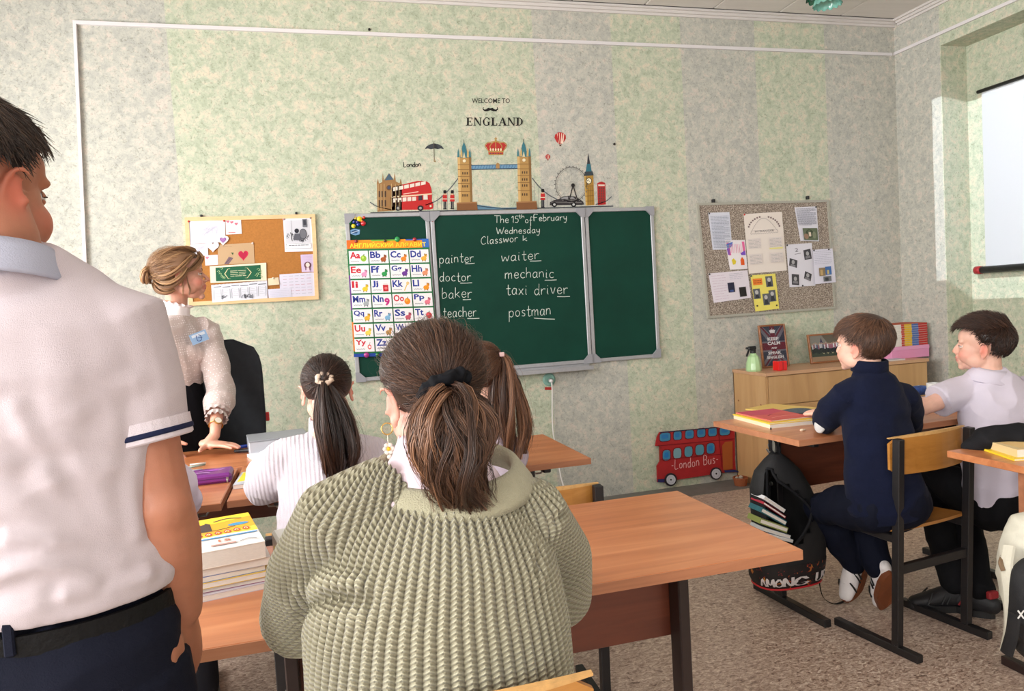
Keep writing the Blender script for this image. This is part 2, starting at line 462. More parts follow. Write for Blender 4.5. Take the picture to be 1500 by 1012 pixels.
# ================================================================ FLAT PRINT: decals, stroke lettering, built lettering
def catmull(pts,n=5):
    if len(pts)<3:return[Vector(p)for p in pts]
    P=[Vector(p)for p in pts];out=[]
    Q=[P[0]*2-P[1]]+P+[P[-1]*2-P[-2]]
    for i in range(1,len(Q)-2):
        for k in range(n):
            t=k/n
            out.append(0.5*((2*Q[i])+(Q[i+1]-Q[i-1])*t+(2*Q[i-1]-5*Q[i]+4*Q[i+1]-Q[i+2])*t*t+(3*Q[i]-Q[i-1]-3*Q[i+1]+Q[i+2])*t**3))
    out.append(P[-1]);return out
_TC={}
def glyphs(txt,bold=0.0,shear=0.0):
    """text as 2-D triangles from Blender's built-in font, normalised to its own bounding box"""
    k=(txt,bold,shear)
    if k in _TC:return _TC[k]
    c=bpy.data.curves.new('lettering','FONT');c.body=txt;c.offset=bold;c.shear=shear;c.resolution_u=2
    o=bpy.data.objects.new('lettering',c);COL.objects.link(o)
    bpy.context.view_layer.update()
    me=o.to_mesh();vs=np.array([(v.co.x,v.co.y)for v in me.vertices]);fs=[tuple(p.vertices)for p in me.polygons]
    o.to_mesh_clear();bpy.data.objects.remove(o);bpy.data.curves.remove(c)
    x0,x1=vs[:,0].min(),vs[:,0].max();y0,y1=vs[:,1].min(),vs[:,1].max()
    vs=np.stack([(vs[:,0]-x0)/(x1-x0),(vs[:,1]-y0)/(y1-y0)],1)
    _TC[k]=(vs,fs);return _TC[k]
class Decal:
    """2-D artwork laid on a real surface: fn(x, y, lift) -> world point"""
    def __init__(s,fn,lift=0.0006,step=0.00012):s.fn=fn;s.mb=MB();s.cols=[];s.l=lift;s.step=step
    def _c(s,col):
        col=tuple(col)
        if col not in s.cols:s.cols.append(col)
        s.mb.mi=s.cols.index(col);s.l+=s.step
    def poly(s,pts,col):
        s._c(col);s.mb.add([s.fn(x,y,s.l)for x,y in pts],[tuple(range(len(pts)))]);return s
    def rect(s,x0,y0,x1,y1,col,sl=0.0):
        n=6 if abs(x1-x0)>.12 and abs(x1-x0)<1.5 else 1
        s._c(col);vs=[]
        for i in range(n+1):
            x=x0+(x1-x0)*i/n;q=sl*(x-x0);vs+=[s.fn(x,y0+q,s.l),s.fn(x,y1+q,s.l)]
        s.mb.add(vs,[(2*i,2*i+2,2*i+3,2*i+1)for i in range(n)]);return s
    def ell(s,x,y,rx,ry,col,n=18,a0=0,a1=2*PI):
        return s.poly([(x+rx*math.cos(a0+(a1-a0)*i/n),y+ry*math.sin(a0+(a1-a0)*i/n))for i in range(n if a1-a0>6.2 else n+1)],col)
    def line(s,pts,w,col,smooth=False,jit=0.0):
        s._c(col)
        P=[Vector((p[0],p[1]))for p in pts]
        if smooth:P=catmull(P,4)
        vs=[];fs=[];n=len(P)
        for i,p in enumerate(P):
            t=P[min(i+1,n-1)]-P[max(i-1,0)]
            if t.length<1e-9:t=Vector((1,0))
            t.normalize();q=Vector((-t.y,t.x))*(w/2*(1+random.uniform(-jit,jit)))
            vs+=[s.fn(p.x+q.x,p.y+q.y,s.l),s.fn(p.x-q.x,p.y-q.y,s.l)]
        for i in range(n-1):fs.append((2*i,2*i+1,2*i+3,2*i+2))
        s.mb.add(vs,fs);return s
    def ring(s,x,y,rx,ry,w,col,n=40):
        return s.line([(x+rx*math.cos(2*PI*i/n),y+ry*math.sin(2*PI*i/n))for i in range(n+1)],w,col)
    def text(s,t,x0,y0,x1,y1,col,bold=0.0,sl=0.0,shear=0.0):
        """t fills the box x0..x1, y0 (top)..y1 (bottom); sl = slope of the baseline"""
        s._c(col);vs,fs=glyphs(t,bold,shear)
        s.mb.add([s.fn(x0+(x1-x0)*u,y1+(y0-y1)*v+sl*(x1-x0)*u,s.l)for u,v in vs],fs);return s
    def done(s,name,parent=None,**kw):
        return obj(name,s.mb,[flat(c)for c in s.cols],parent,**kw)
# one-stroke handwriting: x to the right, y up, x-height 0.55, capital height 1
SF={
 'T':(.62,[[(0,1),(.62,.98)],[(.3,1),(.3,0)]]),'h':(.42,[[(0,1),(.0,0)],[(0,.3),(.12,.5),(.28,.5),(.34,.3),(.34,0)]]),
 'e':(.42,[[(.02,.28),(.34,.3),(.3,.5),(.14,.54),(.02,.3),(.1,.04),(.25,0),(.38,.12)]]),
 '1':(.28,[[(0,.75),(.18,1),(.18,0)]]),'5':(.45,[[(.4,1),(.1,1),(.06,.6),(.28,.6),(.38,.32),(.25,.02),(0,.08)]]),
 't':(.34,[[(.15,.95),(.15,.15),(.22,.0),(.34,.06)],[(0,.58),(.32,.6)]]),
 'o':(.44,[[(.2,.54),(.04,.42),(.04,.12),(.18,0),(.34,.12),(.34,.4),(.2,.54)]]),
 'f':(.34,[[(.36,.92),(.26,1),(.16,.85),(.14,-.4)],[(0,.5),(.32,.52)]]),
 'F':(.5,[[(0,0),(0,1),(.45,1)],[(0,.55),(.36,.56)]]),
 'b':(.42,[[(0,1),(0,.03),(.2,0),(.35,.18),(.28,.48),(.12,.52),(0,.36)]]),
 'r':(.34,[[(0,.55),(.02,0)],[(.02,.32),(.14,.52),(.32,.52)]]),
 'u':(.42,[[(0,.55),(0,.15),(.12,0),(.28,.08),(.33,.55)],[(.33,.55),(.35,0)]]),
 'a':(.44,[[(.34,.48),(.16,.54),(.02,.3),(.06,.04),(.2,0),(.34,.25),(.34,.52)],[(.34,.52),(.34,.06),(.42,0)]]),
 'y':(.42,[[(0,.55),(.04,.2),(.16,.1),(.3,.2),(.34,.55)],[(.34,.55),(.32,-.1),(.2,-.42),(.02,-.34)]]),
 'W':(.85,[[(0,1),(.18,0),(.4,.75),(.6,0),(.85,1)]]),'d':(.44,[[(.33,.42),(.18,.54),(.02,.32),(.08,.03),(.22,0),(.34,.2)],[(.36,1),(.35,.08),(.42,0)]]),
 'n':(.42,[[(0,.55),(0,0)],[(0,.34),(.13,.53),(.27,.5),(.33,.3),(.34,0)]]),
 's':(.36,[[(.3,.48),(.14,.55),(.04,.42),(.14,.29),(.28,.2),(.24,.02),(.02,.04)]]),
 'C':(.55,[[(.5,.85),(.3,1),(.06,.75),(0,.4),(.12,.05),(.32,0),(.5,.12)]]),'l':(.2,[[(.06,1),(.06,.1),(.16,0)]]),
 'w':(.6,[[(0,.55),(.1,0),(.27,.42),(.42,0),(.56,.55)]]),'k':(.4,[[(0,1),(0,0)],[(.32,.55),(.02,.24)],[(.1,.3),(.36,0)]]),
 'p':(.44,[[(0,.55),(0,-.45)],[(0,.38),(.16,.55),(.34,.42),(.32,.1),(.16,0),(0,.12)]]),
 'i':(.2,[[(.05,.52),(.05,.05),(.12,0)],[(.06,.78),(.07,.72)]]),'c':(.38,[[(.34,.46),(.18,.55),(.03,.36),(.05,.1),(.2,0),(.36,.08)]]),
 'x':(.4,[[(0,.55),(.34,0)],[(.34,.55),(0,0)]]),'v':(.4,[[(0,.55),(.17,0),(.34,.55)]]),
 'm':(.62,[[(0,.55),(0,0)],[(0,.34),(.12,.53),(.24,.5),(.27,0)],[(.27,.34),(.4,.53),(.5,.48),(.53,0)]]),
 'L':(.5,[[(.05,1),(.05,0),(.45,0)]]),'B':(.5,[[(0,0),(0,1),(.3,.95),(.36,.75),(.25,.54),(0,.52)],[(.25,.54),(.42,.4),(.4,.12),(.2,0),(0,0)]]),
 '-':(.3,[[(.02,.35),(.24,.35)]]),' ':(.32,[]),
}
def hand(dc,word,x0,y0,x1,y1,h,w,col,gap=.1,jit=.25):
    tot=sum(SF[c][0]+gap for c in word)-gap
    x=0
    for c in word:
        adv,st=SF[c]
        jy=random.uniform(-.05,.05)*h
        for s_ in st:
            pts=[]
            for(gx,gy)in s_:
                u=(x+gx)/tot
                pts.append((x0+(x1-x0)*u,y0+(y1-y0)*u-gy*h+jy))
            dc.line(pts,w,col,smooth=len(pts)>2,jit=jit)
        x+=adv+gap
def wallfn(ox,oy,sc,y):return lambda X,Yp,l:PY(ox+X/sc,oy+Yp/sc,y-l)

# ---------------------------------------------------------------- CHALKBOARD
ALU=plain('brushed_aluminium',rgb(172,172,176),rough=.42,metal=.35,noise=.06,nscale=40)
GREYP=plain('grey_plastic_corner',rgb(150,150,156),rough=.5)
CHB=plain('green_chalkboard',rgb(10,58,46),rough=.6,spec=.2,noise=.14,nscale=3.5)
YB0=D-.016
bz0,bz1=.899,1.897
bx0,bx1=.236,2.233
bxa=(PY(627,320,D).x+PY(640,472,D).x)/2;bxb=(PY(853.5,308,D).x+PY(866,528,D).x)/2
t=thing('chalkboard',(1.2,D,bz0),'green three-panel chalkboard with chalked word list, in a grey aluminium frame','chalkboard')
for(x0,x1,dy)in((bx0,bxa-.003,.0),(bxa+.003,bxb-.003,.006),(bxb+.003,bx1,0)):
    y0=YB0-dy
    m=MB();m.box(x0+.01,y0,bz0+.01,x1-.01,D,bz1-.01);obj('writing_panel',m,CHB,t)
    m=MB();w_=.024
    m.box(x0,y0-.008,bz0,x0+w_,D,bz1,bev=.003);m.box(x1-w_,y0-.008,bz0,x1,D,bz1,bev=.003)
    m.box(x0+w_,y0-.008,bz0,x1-w_,D,bz0+w_,bev=.003);m.box(x0+w_,y0-.008,bz1-w_,x1-w_,D,bz1,bev=.003)
    obj('panel_frame',m,ALU,t)
    for(cx,cz,sx,sz)in((x0,bz0,1,1),(x1,bz0,-1,1),(x0,bz1,1,-1),(x1,bz1,-1,-1)):
        m=MB();c=.058
        m.prism([(cx-.002*sx,y0-.014,cz-.002*sz),(cx+c*sx,y0-.014,cz-.002*sz),(cx+c*sx,y0-.014,cz+.02*sz),(cx+.02*sx,y0-.014,cz+c*sz),(cx-.002*sx,y0-.014,cz+c*sz)],(0,.02,0))
        obj('corner_cap',m,GREYP,t)
m=MB();m.box(bxa+.03,YB0-.075,bz0-.036,bxb-.02,YB0,bz0-.028);m.box(bxa+.03,YB0-.078,bz0-.036,bxb-.02,YB0-.072,bz0-.012)
m.box(bxa+.03,YB0-.006,bz0-.036,bxb-.02,D,bz0);obj('chalk_tray',m,ALU,t)
CH=(205,212,205)
CHF=wallfn(620,290,3.747,YB0-.006)
for wd,x0,y0,x1,y1,h in(('The',390,137,470,137,40),('15',485,136,525,135,36),('th',524,110,556,110,20),('of',560,138,598,138,36),('February',608,128,790,120,36),
        ('Wednesday',402,198,642,190,36),('Classwor',318,255,520,238,42),('k',548,236,572,236,30),
        ('painter',90,358,277,352,52),('doctor',90,459,263,456,52),('baker',105,551,268,546,56),('teacher',110,656,293,648,56),
        ('waiter',430,346,637,336,54),('mechanic',450,441,718,436,56),('taxi driver',456,530,795,526,60),('postman',472,655,702,640,60)):
    dc=Decal(CHF,step=.00001);hand(dc,wd,x0,y0,x1,y1,h,3.1,CH);dc.done('chalk_word',t,kind='stuff')
for a,b_ in(((230,361),(282,358)),((203,467),(268,465)),((217,558),(262,556)),((242,661),(308,660)),((586,346),(648,344)),((667,451),(732,449)),((735,541),(805,540)),((608,659),(722,665))):
    dc=Decal(CHF);dc.line([a,((a[0]+b_[0])/2,(a[1]+b_[1])/2+1),b_],3.7,CH,jit=.2).done('chalk_underline',t)
# red maker's tag in the corner of the middle panel
dc=Decal(wallfn(490,290,3.616,YB0-.016))
dc.poly([(512,118),(545,88),(552,96),(519,128)],(160,40,52)).line([(518,118),(545,94)],2,(220,200,200))
dc.done('red_tag',t,label='small red tag')
# magnets on the left panel
MAGL=['green magnet at the top left end of the magnet cluster','pale yellow magnet at the top of the magnet cluster','largest yellow magnet, at the top centre of the magnet cluster','small red magnet at the top right of the magnet cluster','teal green magnet at the left end of the magnet cluster','dark blue magnet left of the violet one in the magnet cluster','dark violet magnet in the middle of the magnet cluster','largest red magnet, at the right end of the magnet cluster','blue magnet under the big yellow one in the magnet cluster','yellow magnet at the bottom of the magnet cluster','tiny orange magnet between the big yellow and big red magnets']
for i,(X,Yp,r,c,nm)in enumerate(((83,107,9,(40,130,60),'green'),(108,105,9,(230,210,120),'yellow'),(132,111,14,(240,205,20),'yellow'),(155,104,8,(190,50,40),'red'),(80,128,10,(30,140,80),'green'),(103,127,8,(30,50,140),'blue'),(120,128,8,(60,50,130),'violet'),(152,135,13,(190,40,50),'red'),(125,141,9,(30,60,150),'blue'),(100,149,11,(225,210,40),'yellow'),(145,122,6,(230,120,40),'orange'))):
    c3=PY(490+X/3.616,290+Yp/3.616,YB0);R=r/3.616/240
    m=MB();m.lathe([(R,0),(R,.006),(R*.8,.010),(0,.012)],(0,0,0),14,M=Matrix.Rotation(PI/2,3,'X'));m.v=[(v[0]+c3.x,v[1]+c3.y,v[2]+c3.z)for v in m.v]
    tag(obj('board_magnet',m,plain('magnet_%d_%d_%d'%c,rgb(*c),rough=.25,coat=.4),smooth=True),MAGL[i],'magnet','magnets in the top left corner of the chalkboard')
dc=Decal(wallfn(490,290,3.616,YB0),lift=.002)
dc.poly([(83,170),(105,162),(135,168),(133,192),(110,198),(84,190)],(110,150,190)).poly([(90,176),(110,168),(126,176),(118,188),(96,188)],(50,80,120)).line([(88,186),(130,172)],3,(200,215,230))
tag(dc.done('board_sticker'),'small blue and white picture magnet under the coloured magnets','magnet')

# ---------------------------------------------------------------- ALPHABET POSTER on the left panel
TL,TR,BR,BL=(507.5,352),(627.5,349.5),(642,519),(518.5,523)
def pq(u,v):
    a=(TL[0]+(TR[0]-TL[0])*u,TL[1]+(TR[1]-TL[1])*u);b_=(BL[0]+(BR[0]-BL[0])*u,BL[1]+(BR[1]-BL[1])*u)
    return a[0]+(b_[0]-a[0])*v,a[1]+(b_[1]-a[1])*v
YPO=YB0-.017
fn=lambda u,v,l:PY(*pq(u,v),YPO-l)
t=thing('alphabet_poster',tuple(fn(.5,1,0)),'illustrated English alphabet poster with red and blue letters on the left chalkboard panel','poster')
m=MB();m.prism([fn(0,0,0),fn(1,0,0),fn(1,1,0),fn(0,1,0)],(0,.0012,0));obj('paper_sheet',m,flat((40,120,70)),t)
dc=Decal(fn,lift=.0002,step=.00006)
dc.rect(0,0,1,.075,(240,150,40));dc.rect(.0,.0,.1,.075,(226,110,40));dc.rect(.92,0,1,.075,(60,110,190));dc.rect(.3,0,.6,.012,(120,180,60));dc.rect(.72,0,.92,.012,(60,90,170))
dc.rect(0,.3,.02,.6,(120,70,150));dc.rect(0,.7,.02,.95,(230,130,50));dc.rect(0,.972,.35,1,(40,70,160));dc.rect(.35,.972,.7,1,(50,140,70))
dc.text('АНГЛИЙСКИЙ АЛФАВИТ',.035,.018,.965,.068,(255,226,60),bold=.02)
cells=[('Aa','r',(150,190,60)),('Bb','b',(170,90,50)),('Cc','b',(235,140,50)),('Dd','b',(240,180,70)),('Ee','r',(235,150,190)),('Ff','b',(50,150,80)),('Gg','b',(110,60,150)),('Hh','b',(230,150,110)),
         ('Ii','r',(240,200,60)),('Jj','b',(190,40,50)),('Kk','b',(230,190,90)),('Ll','b',(235,150,40)),('Mm','b',(170,175,180)),('Nn','b',(200,50,130)),('Oo','r',(240,140,40)),('Pp','b',(225,120,140)),
         ('Qq','b',(235,180,60)),('Rr','b',(130,180,215)),('Ss','b',(200,90,110)),('Tt','b',(200,50,60)),('Uu','r',(240,210,90)),('Vv','b',(190,140,80)),('Ww','b',(120,150,190)),('Xx','b',(230,190,80)),
         ('Yy','r',(225,90,80)),('Zz','b',(150,150,155))]
for i,(tx,k,pc)in enumerate(cells):
    r_,c_=divmod(i,4);u0=.018+c_*.2455;v0=.092+r_*.1255
    dc.rect(u0,v0,u0+.232,v0+.112,(240,236,238))
    w_=.075 if tx in('Ii','Ll','Jj')else(.15 if tx in('Mm','Ww')else .125)
    if tx in('Ff','Tt','Rr'):w_=.10
    dc.text(tx,u0+.012,v0+.008,u0+.012+w_,v0+.066,(205,40,60)if k=='r' else(40,60,150),bold=.03)
    cx,cy=u0+.175,v0+.066
    dk=tuple(int(x*.6)for x in pc)
    if tx=='Nn':dc.text('9',cx-.03,cy-.034,cx+.035,cy+.034,pc,bold=.05)
    elif tx=='Jj':dc.rect(cx-.035,cy-.02,cx+.03,cy+.036,pc).rect(cx-.028,cy-.034,cx+.022,cy-.02,(230,220,220)).ell(cx,cy+.008,.018,.012,(235,120,120))
    elif tx=='Kk':dc.line([(cx+.02,cy-.03),(cx-.025,cy+.034)],.01,pc).ring(cx+.022,cy-.03,.014,.009,.008,pc,14)
    elif tx=='Zz':dc.ell(cx,cy,.03,.02,(225,225,228)).line([(cx-.02,cy-.01),(cx-.01,cy+.02)],.007,dk).line([(cx+.005,cy-.015),(cx+.012,cy+.018)],.007,dk)
    elif tx in('Oo','Tt','Aa'):dc.ell(cx,cy,.036,.027,pc).ell(cx-.008,cy-.008,.014,.010,tuple(min(255,x+45)for x in pc)).line([(cx,cy-.026),(cx+.012,cy-.038)],.007,(60,110,50))
    elif tx=='Yy':dc.ring(cx,cy+.006,.018,.016,.010,pc,16).line([(cx,cy-.01),(cx+.01,cy-.035)],.004,dk)
    else:
        dc.ell(cx-.006,cy+.012,.034,.020,pc).ell(cx+.018,cy-.012,.018,.014,pc).ell(cx+.010,cy-.024,.007,.007,dk).ell(cx+.028,cy-.022,.006,.006,dk)
        dc.rect(cx-.03,cy+.024,cx-.02,cy+.038,dk).rect(cx+.006,cy+.024,cx+.016,cy+.038,dk).ell(cx+.02,cy-.012,.004,.003,(30,30,30))
    dc.line([(u0+.02+.01*j,v0+.088+(.004 if j%2 else-.003))for j in range(11)],.005,(150,150,160))
dc.done('printed_alphabet',t)
for(u,v,c,rr)in((.115,.01,(150,40,40),.010),(.47,.012,(90,60,40),.009),(.62,0,(40,150,80),.016),(.83,.004,(170,40,50),.012),(.15,.985,(170,50,130),.016),(.28,.985,(30,110,60),.012)):
    p=fn(u,v,0);m=MB();m.lathe([(rr,0),(rr,.005),(rr*.8,.009),(0,.011)],(0,0,0),14,M=Matrix.Rotation(PI/2,3,'X'));m.v=[(q[0]+p.x,q[1]+p.y,q[2]+p.z)for q in m.v]
    obj('magnet',m,plain('magnet_%d_%d_%d'%c,rgb(*c),rough=.25,coat=.4),t,smooth=True)

# ---------------------------------------------------------------- LONDON WALL STICKERS
YS=D-.0005
def S4():return Decal(wallfn(500,120,3.409,YS),step=.0001)
dc=S4();dc.text('WELCOME TO',652,82,842,106,(38,36,36),bold=.005)
tag(dc.done('lettering_sticker'),'black wall lettering reading WELCOME TO above the moustache','wall lettering')
dc=S4()
up=[(744,132),(735,127),(724,127),(716,134),(711,133),(708,127),(712,124)]
lo=[(712,124),(705,126),(706,136),(714,144),(728,143),(738,147),(744,144)]
pl=[(744,131),(733,129),(724,136),(716,138),(709,133),(712,126),(706,128),(706,138),(716,147),(730,147),(744,141)]
dc.poly(pl,(25,24,24));dc.poly([(1488-x,y)for x,y in pl][::-1],(25,24,24))
tag(dc.done('moustache_sticker'),'curly black moustache sticker between the two lines of lettering','wall sticker')
dc=S4();K=(32,30,30)
def serif(dc,ch,x,y0,y1,w):
    h=y1-y0;T=w*.26;t_=w*.09;sf=lambda a,b,y:dc.rect(a,y-h*.035,b,y+h*.035,K)
    if ch=='E':
        dc.rect(x+w*.15,y0,x+w*.15+T,y1,K);dc.rect(x,y0,x+w*.85,y0+t_,K);dc.rect(x,y1-t_,x+w*.85,y1,K);dc.rect(x+w*.2,y0+h*.46,x+w*.65,y0+h*.54,K)
        dc.rect(x+w*.78,y0,x+w*.88,y0+h*.25,K);dc.rect(x+w*.78,y1-h*.25,x+w*.88,y1,K);dc.rect(x+w*.6,y0+h*.38,x+w*.68,y0+h*.62,K)
    if ch=='N':
        dc.rect(x+w*.12,y0,x+w*.2,y1,K);dc.rect(x+w*.8,y0,x+w*.88,y1,K);dc.poly([(x+w*.05,y0),(x+w*.3,y0),(x+w*.88,y1),(x+w*.74,y1)],K)
        sf(x,x+w*.3,y1-1.5);sf(x+w*.68,x+w,y0+1.5)
    if ch in 'G':
        dc.line([(x+w*.85,y0+h*.28),(x+w*.7,y0+h*.06),(x+w*.45,y0+h*.03),(x+w*.2,y0+h*.3),(x+w*.14,y0+h*.55),(x+w*.25,y0+h*.85),(x+w*.5,y0+h*.97),(x+w*.8,y0+h*.9)],w*.10,K,smooth=True)
        dc.poly([(x+w*.3,y0+h*.12),(x+w*.14,y0+h*.3),(x+w*.06,y0+h*.5),(x+w*.14,y0+h*.72),(x+w*.3,y0+h*.9),(x+w*.27,y0+h*.5)],K);dc.rect(x+w*.68,y0+h*.55,x+w*.86,y1-h*.04,K);sf(x+w*.55,x+w,y0+h*.56)
        dc.rect(x+w*.8,y0,x+w*.86,y0+h*.32,K)
    if ch=='L':
        dc.rect(x+w*.15,y0,x+w*.15+T,y1,K);sf(x,x+w*.55,y0+1.5);dc.rect(x,y1-t_,x+w*.85,y1,K);dc.rect(x+w*.78,y1-h*.3,x+w*.88,y1,K)
    if ch=='A':
        dc.poly([(x+w*.44,y0),(x+w*.58,y0),(x+w*.95,y1),(x+w*.68,y1)],K);dc.line([(x+w*.48,y0+3),(x+w*.12,y1)],w*.08,K);dc.rect(x+w*.22,y0+h*.62,x+w*.75,y0+h*.69,K);sf(x,x+w*.3,y1-1.5);sf(x+w*.6,x+w*1.02,y1-1.5)
    if ch=='D':
        dc.rect(x+w*.15,y0,x+w*.15+T*.9,y1,K);dc.line([(x,y0+2),(x+w*.5,y0+2),(x+w*.8,y0+h*.25),(x+w*.86,y0+h*.5),(x+w*.8,y0+h*.75),(x+w*.5,y1-2),(x,y1-2)],w*.09,K)
        dc.poly([(x+w*.66,y0+h*.1),(x+w*.86,y0+h*.25),(x+w*.93,y0+h*.5),(x+w*.86,y0+h*.75),(x+w*.66,y0+h*.9),(x+w*.72,y0+h*.5)],K)
x=622
for ch,w_ in zip('ENGLAND',(36,42,42,36,42,42,38)):serif(dc,ch,x,178,218,w_);x+=w_+1.5
tag(dc.done('lettering_sticker'),'large black serif wall lettering reading ENGLAND','wall lettering')
# umbrella
dc=S4()
dc.poly([(417,335),(425,322),(442,312),(463,307),(484,311),(502,320),(513,336),(497,332),(482,335),(465,332),(448,336),(432,332)],(62,66,72)).poly([(463,307),(470,308),(480,320),(482,335),(465,332)],(44,47,52)).line([(462,300),(464,390)],3,(80,70,60)).line([(464,385),(464,397),(469,399),(472,392)],4,(150,120,70))
tag(dc.done('umbrella_sticker'),'dark grey umbrella wall sticker above the word London','wall sticker')
# London script
dc=S4();hand(dc,'London',310,425,398,421,24,3.6,(30,28,28),gap=.02,jit=.1)
tag(dc.done('lettering_sticker'),'small black script wall lettering reading London','wall lettering')
# crown
dc=S4();G=(176,140,78);R=(176,52,46)
dc.poly([(735,362),(733,340),(720,318),(730,306),(750,304),(771,298),(792,304),(812,304),(824,316),(811,340),(808,362)],R)
for pts in([(735,345),(718,322),(728,304),(750,300),(768,296)],[(808,345),(826,320),(815,303),(792,300),(774,296)],[(771,296),(771,345)],[(750,345),(742,322),(755,304),(770,297)],[(794,345),(802,322),(788,304),(772,297)]):dc.line(pts,4,G,smooth=True)
dc.rect(733,344,810,352,G).rect(735,352,808,363,(190,60,50)).rect(735,360,808,365,G).ell(771,291,5,5,G).rect(769,276,773,290,G).rect(764,280,778,284,G)
for x in(745,758,771,784,797):dc.ell(x,338,4,7,(230,215,180)).ell(x,357,3,2.5,(60,60,90))
tag(dc.done('crown_sticker'),'red and gold crown wall sticker under the lettering','wall sticker')
# balloons
dc=S4()
dc.poly([(1064,278),(1068,262),(1082,252),(1096,251),(1112,256),(1121,268),(1121,284),(1112,298),(1100,310),(1086,310),(1074,298)],(186,50,48))
for q in(-17,-6,6,17):dc.poly([(1093+q,256),(1093+q+3,256),(1093+q*.7+3,308),(1093+q*.35,308)],(236,214,196))
dc.rect(1089,313,1098,321,(110,70,50)).line([(1086,309),(1090,314)],1.5,(90,60,50)).line([(1100,309),(1097,314)],1.5,(90,60,50))
tag(dc.done('balloon_sticker'),'large red striped hot-air balloon wall sticker','wall sticker')
dc=S4();dc.ell(1031,373,12,12,(180,56,52)).poly([(1021,380),(1041,380),(1034,388),(1028,388)],(180,56,52)).line([(1027,364),(1029,385)],2.5,(226,190,176)).line([(1036,364),(1034,385)],2.5,(226,190,176)).rect(1029,389,1034,393,(110,70,50))
tag(dc.done('balloon_sticker'),'small red hot-air balloon wall sticker left of the big one','wall sticker')
# skyline
t=thing('skyline_sticker',tuple(PY(720,305,YS)),'long London skyline wall sticker above the chalkboard','wall sticker')
dc=S4();dc.poly([(145,651),(1358,617),(1358,623),(145,657)],(72,74,80));dc.poly([(678,612),(720,618),(800,628),(880,626),(960,612),(962,626),(800,636),(680,636)],(96,130,152)).line([(678,618),(780,630),(880,632),(960,620)],4,(44,60,74),smooth=True).done('river_strip',t)
dc=S4();TB=(150,112,70)
dc.poly([(180,648),(177,507),(182,482),(188,507),(204,500),(207,450),(212,492),(238,455),(262,488),(266,450),(272,497),(291,506),(296,482),(302,506),(303,640)],TB)
dc.poly([(216,492),(238,456),(260,488)],(70,92,110)).ell(238,528,13,13,(96,70,50)).ell(238,528,8,8,(60,70,96))
for x in(186,200,216,252,272,290):
    dc.rect(x,545,x+7,575,(74,56,44)).rect(x,590,x+7,622,(74,56,44));dc.rect(x-3,508,x-1,640,(206,178,130))
dc.done('abbey',t,label='brown abbey with spires')
dc=S4();RB=(186,42,42)
dc.poly([(248,640),(246,575),(250,572),(249,540),(256,524),(380,494),(425,496),(440,506),(449,530),(453,558),(452,592),(460,612),(458,632),(440,637)],RB)
dc.poly([(250,572),(452,556),(452,562),(250,578)],(226,200,170))
for i in range(6):
    x=258+i*28;dc.poly([(x,546-i*6),(x+23,541-i*6),(x+23,522-i*5.4),(x,527-i*5.4)],(222,212,200))
for i in range(5):
    x=258+i*24;dc.poly([(x,602-i*2),(x+19,600-i*2),(x+19,580-i*2),(x,582-i*2)],(222,212,200))
dc.poly([(385,592),(404,590),(404,566),(385,568)],(60,50,60)).poly([(410,588),(432,587),(430,564),(410,566)],(216,210,200)).line([(310,560),(385,548)],4,(236,190,180))
for x in(283,395):dc.ell(x,630,15,14,(34,34,38)).ell(x,630,7,6.5,(150,150,150))
dc.ell(446,620,5,5,(230,220,190));dc.done('bus',t,label='red double-decker bus')
for i,(x,y0,y1)in enumerate(((517,540,636),(554,540,635),(1006,534,627))):
    dc=S4();h=y1-y0
    dc.rect(x-7,y0+h*.58,x-1,y1-2,(34,36,50)).rect(x+1,y0+h*.58,x+7,y1-2,(34,36,50)).poly([(x-10,y0+h*.24),(x+10,y0+h*.24),(x+12,y0+h*.6),(x-12,y0+h*.6)],(186,44,42)).rect(x-12,y0+h*.44,x+12,y0+h*.48,(230,220,200)).rect(x-5,y0+h*.15,x+5,y0+h*.26,(214,170,140)).poly([(x-7,y0+h*.18),(x-8,y0+4),(x-4,y0),(x+4,y0),(x+8,y0+4),(x+7,y0+h*.18)],(24,22,24)).rect(x-9,y1-4,x+9,y1,(20,20,22))
    dc.done('guard_figure',t)
for a in(0,298):
    dc=S4();dy=-a*.013
    P_=lambda pts:[(x+a,y+dy)for x,y in pts]
    SA=(178,140,84)
    dc.poly(P_([(580,372),(648,372),(655,602),(586,602)]),SA)
    dc.poly(P_([(580,372),(592,372),(598,602),(586,602)]),(206,170,112)).poly(P_([(636,372),(648,372),(655,602),(644,602)]),(136,102,62))
    for yy in(412,436,470,505,545):dc.poly(P_([(582,yy),(652,yy),(652,yy+3),(582,yy+3)]),(132,98,58))
    for yy in(450,485,515,560):
        for xx in(604,615,626):dc.poly(P_([(xx,yy),(xx+5,yy),(xx+5,yy+12),(xx,yy+12)]),(80,64,50))
    dc.poly(P_([(592,378),(604,320),(612,300),(620,320),(634,378)]),(60,116,128)).poly(P_([(606,378),(613,350),(620,378)]),(206,196,160)).line(P_([(611,302),(611,288)]),2.4,(90,90,80))
    for xx in(584,600,632,642):dc.poly(P_([(xx-5,376),(xx-4,352),(xx,332),(xx+4,352),(xx+5,376)]),(70,124,132)if xx in(584,642)else(200,170,112))
    dc.ell(614+a,394+dy,8,8,(230,220,190)).poly(P_([(576,602),(676,598),(681,640),(577,642)]),(126,84,52)).poly(P_([(576,602),(676,598),(676,604),(576,608)]),(160,116,76));dc.done('bridge_tower',t)
dc=S4();dc.poly([(648,416),(880,411),(880,433),(648,438)],(110,150,180)).line([(648,417),(880,412)],4,(52,84,116)).line([(648,437),(880,432)],5,(46,62,84))
for i in range(16):dc.line([(652+i*14,436),(659+i*14,416)],2,(60,96,130))
dc.poly([(772,432),(772,410),(780,402),(790,410),(790,432)],(170,132,84));dc.done('bridge_walkway',t)
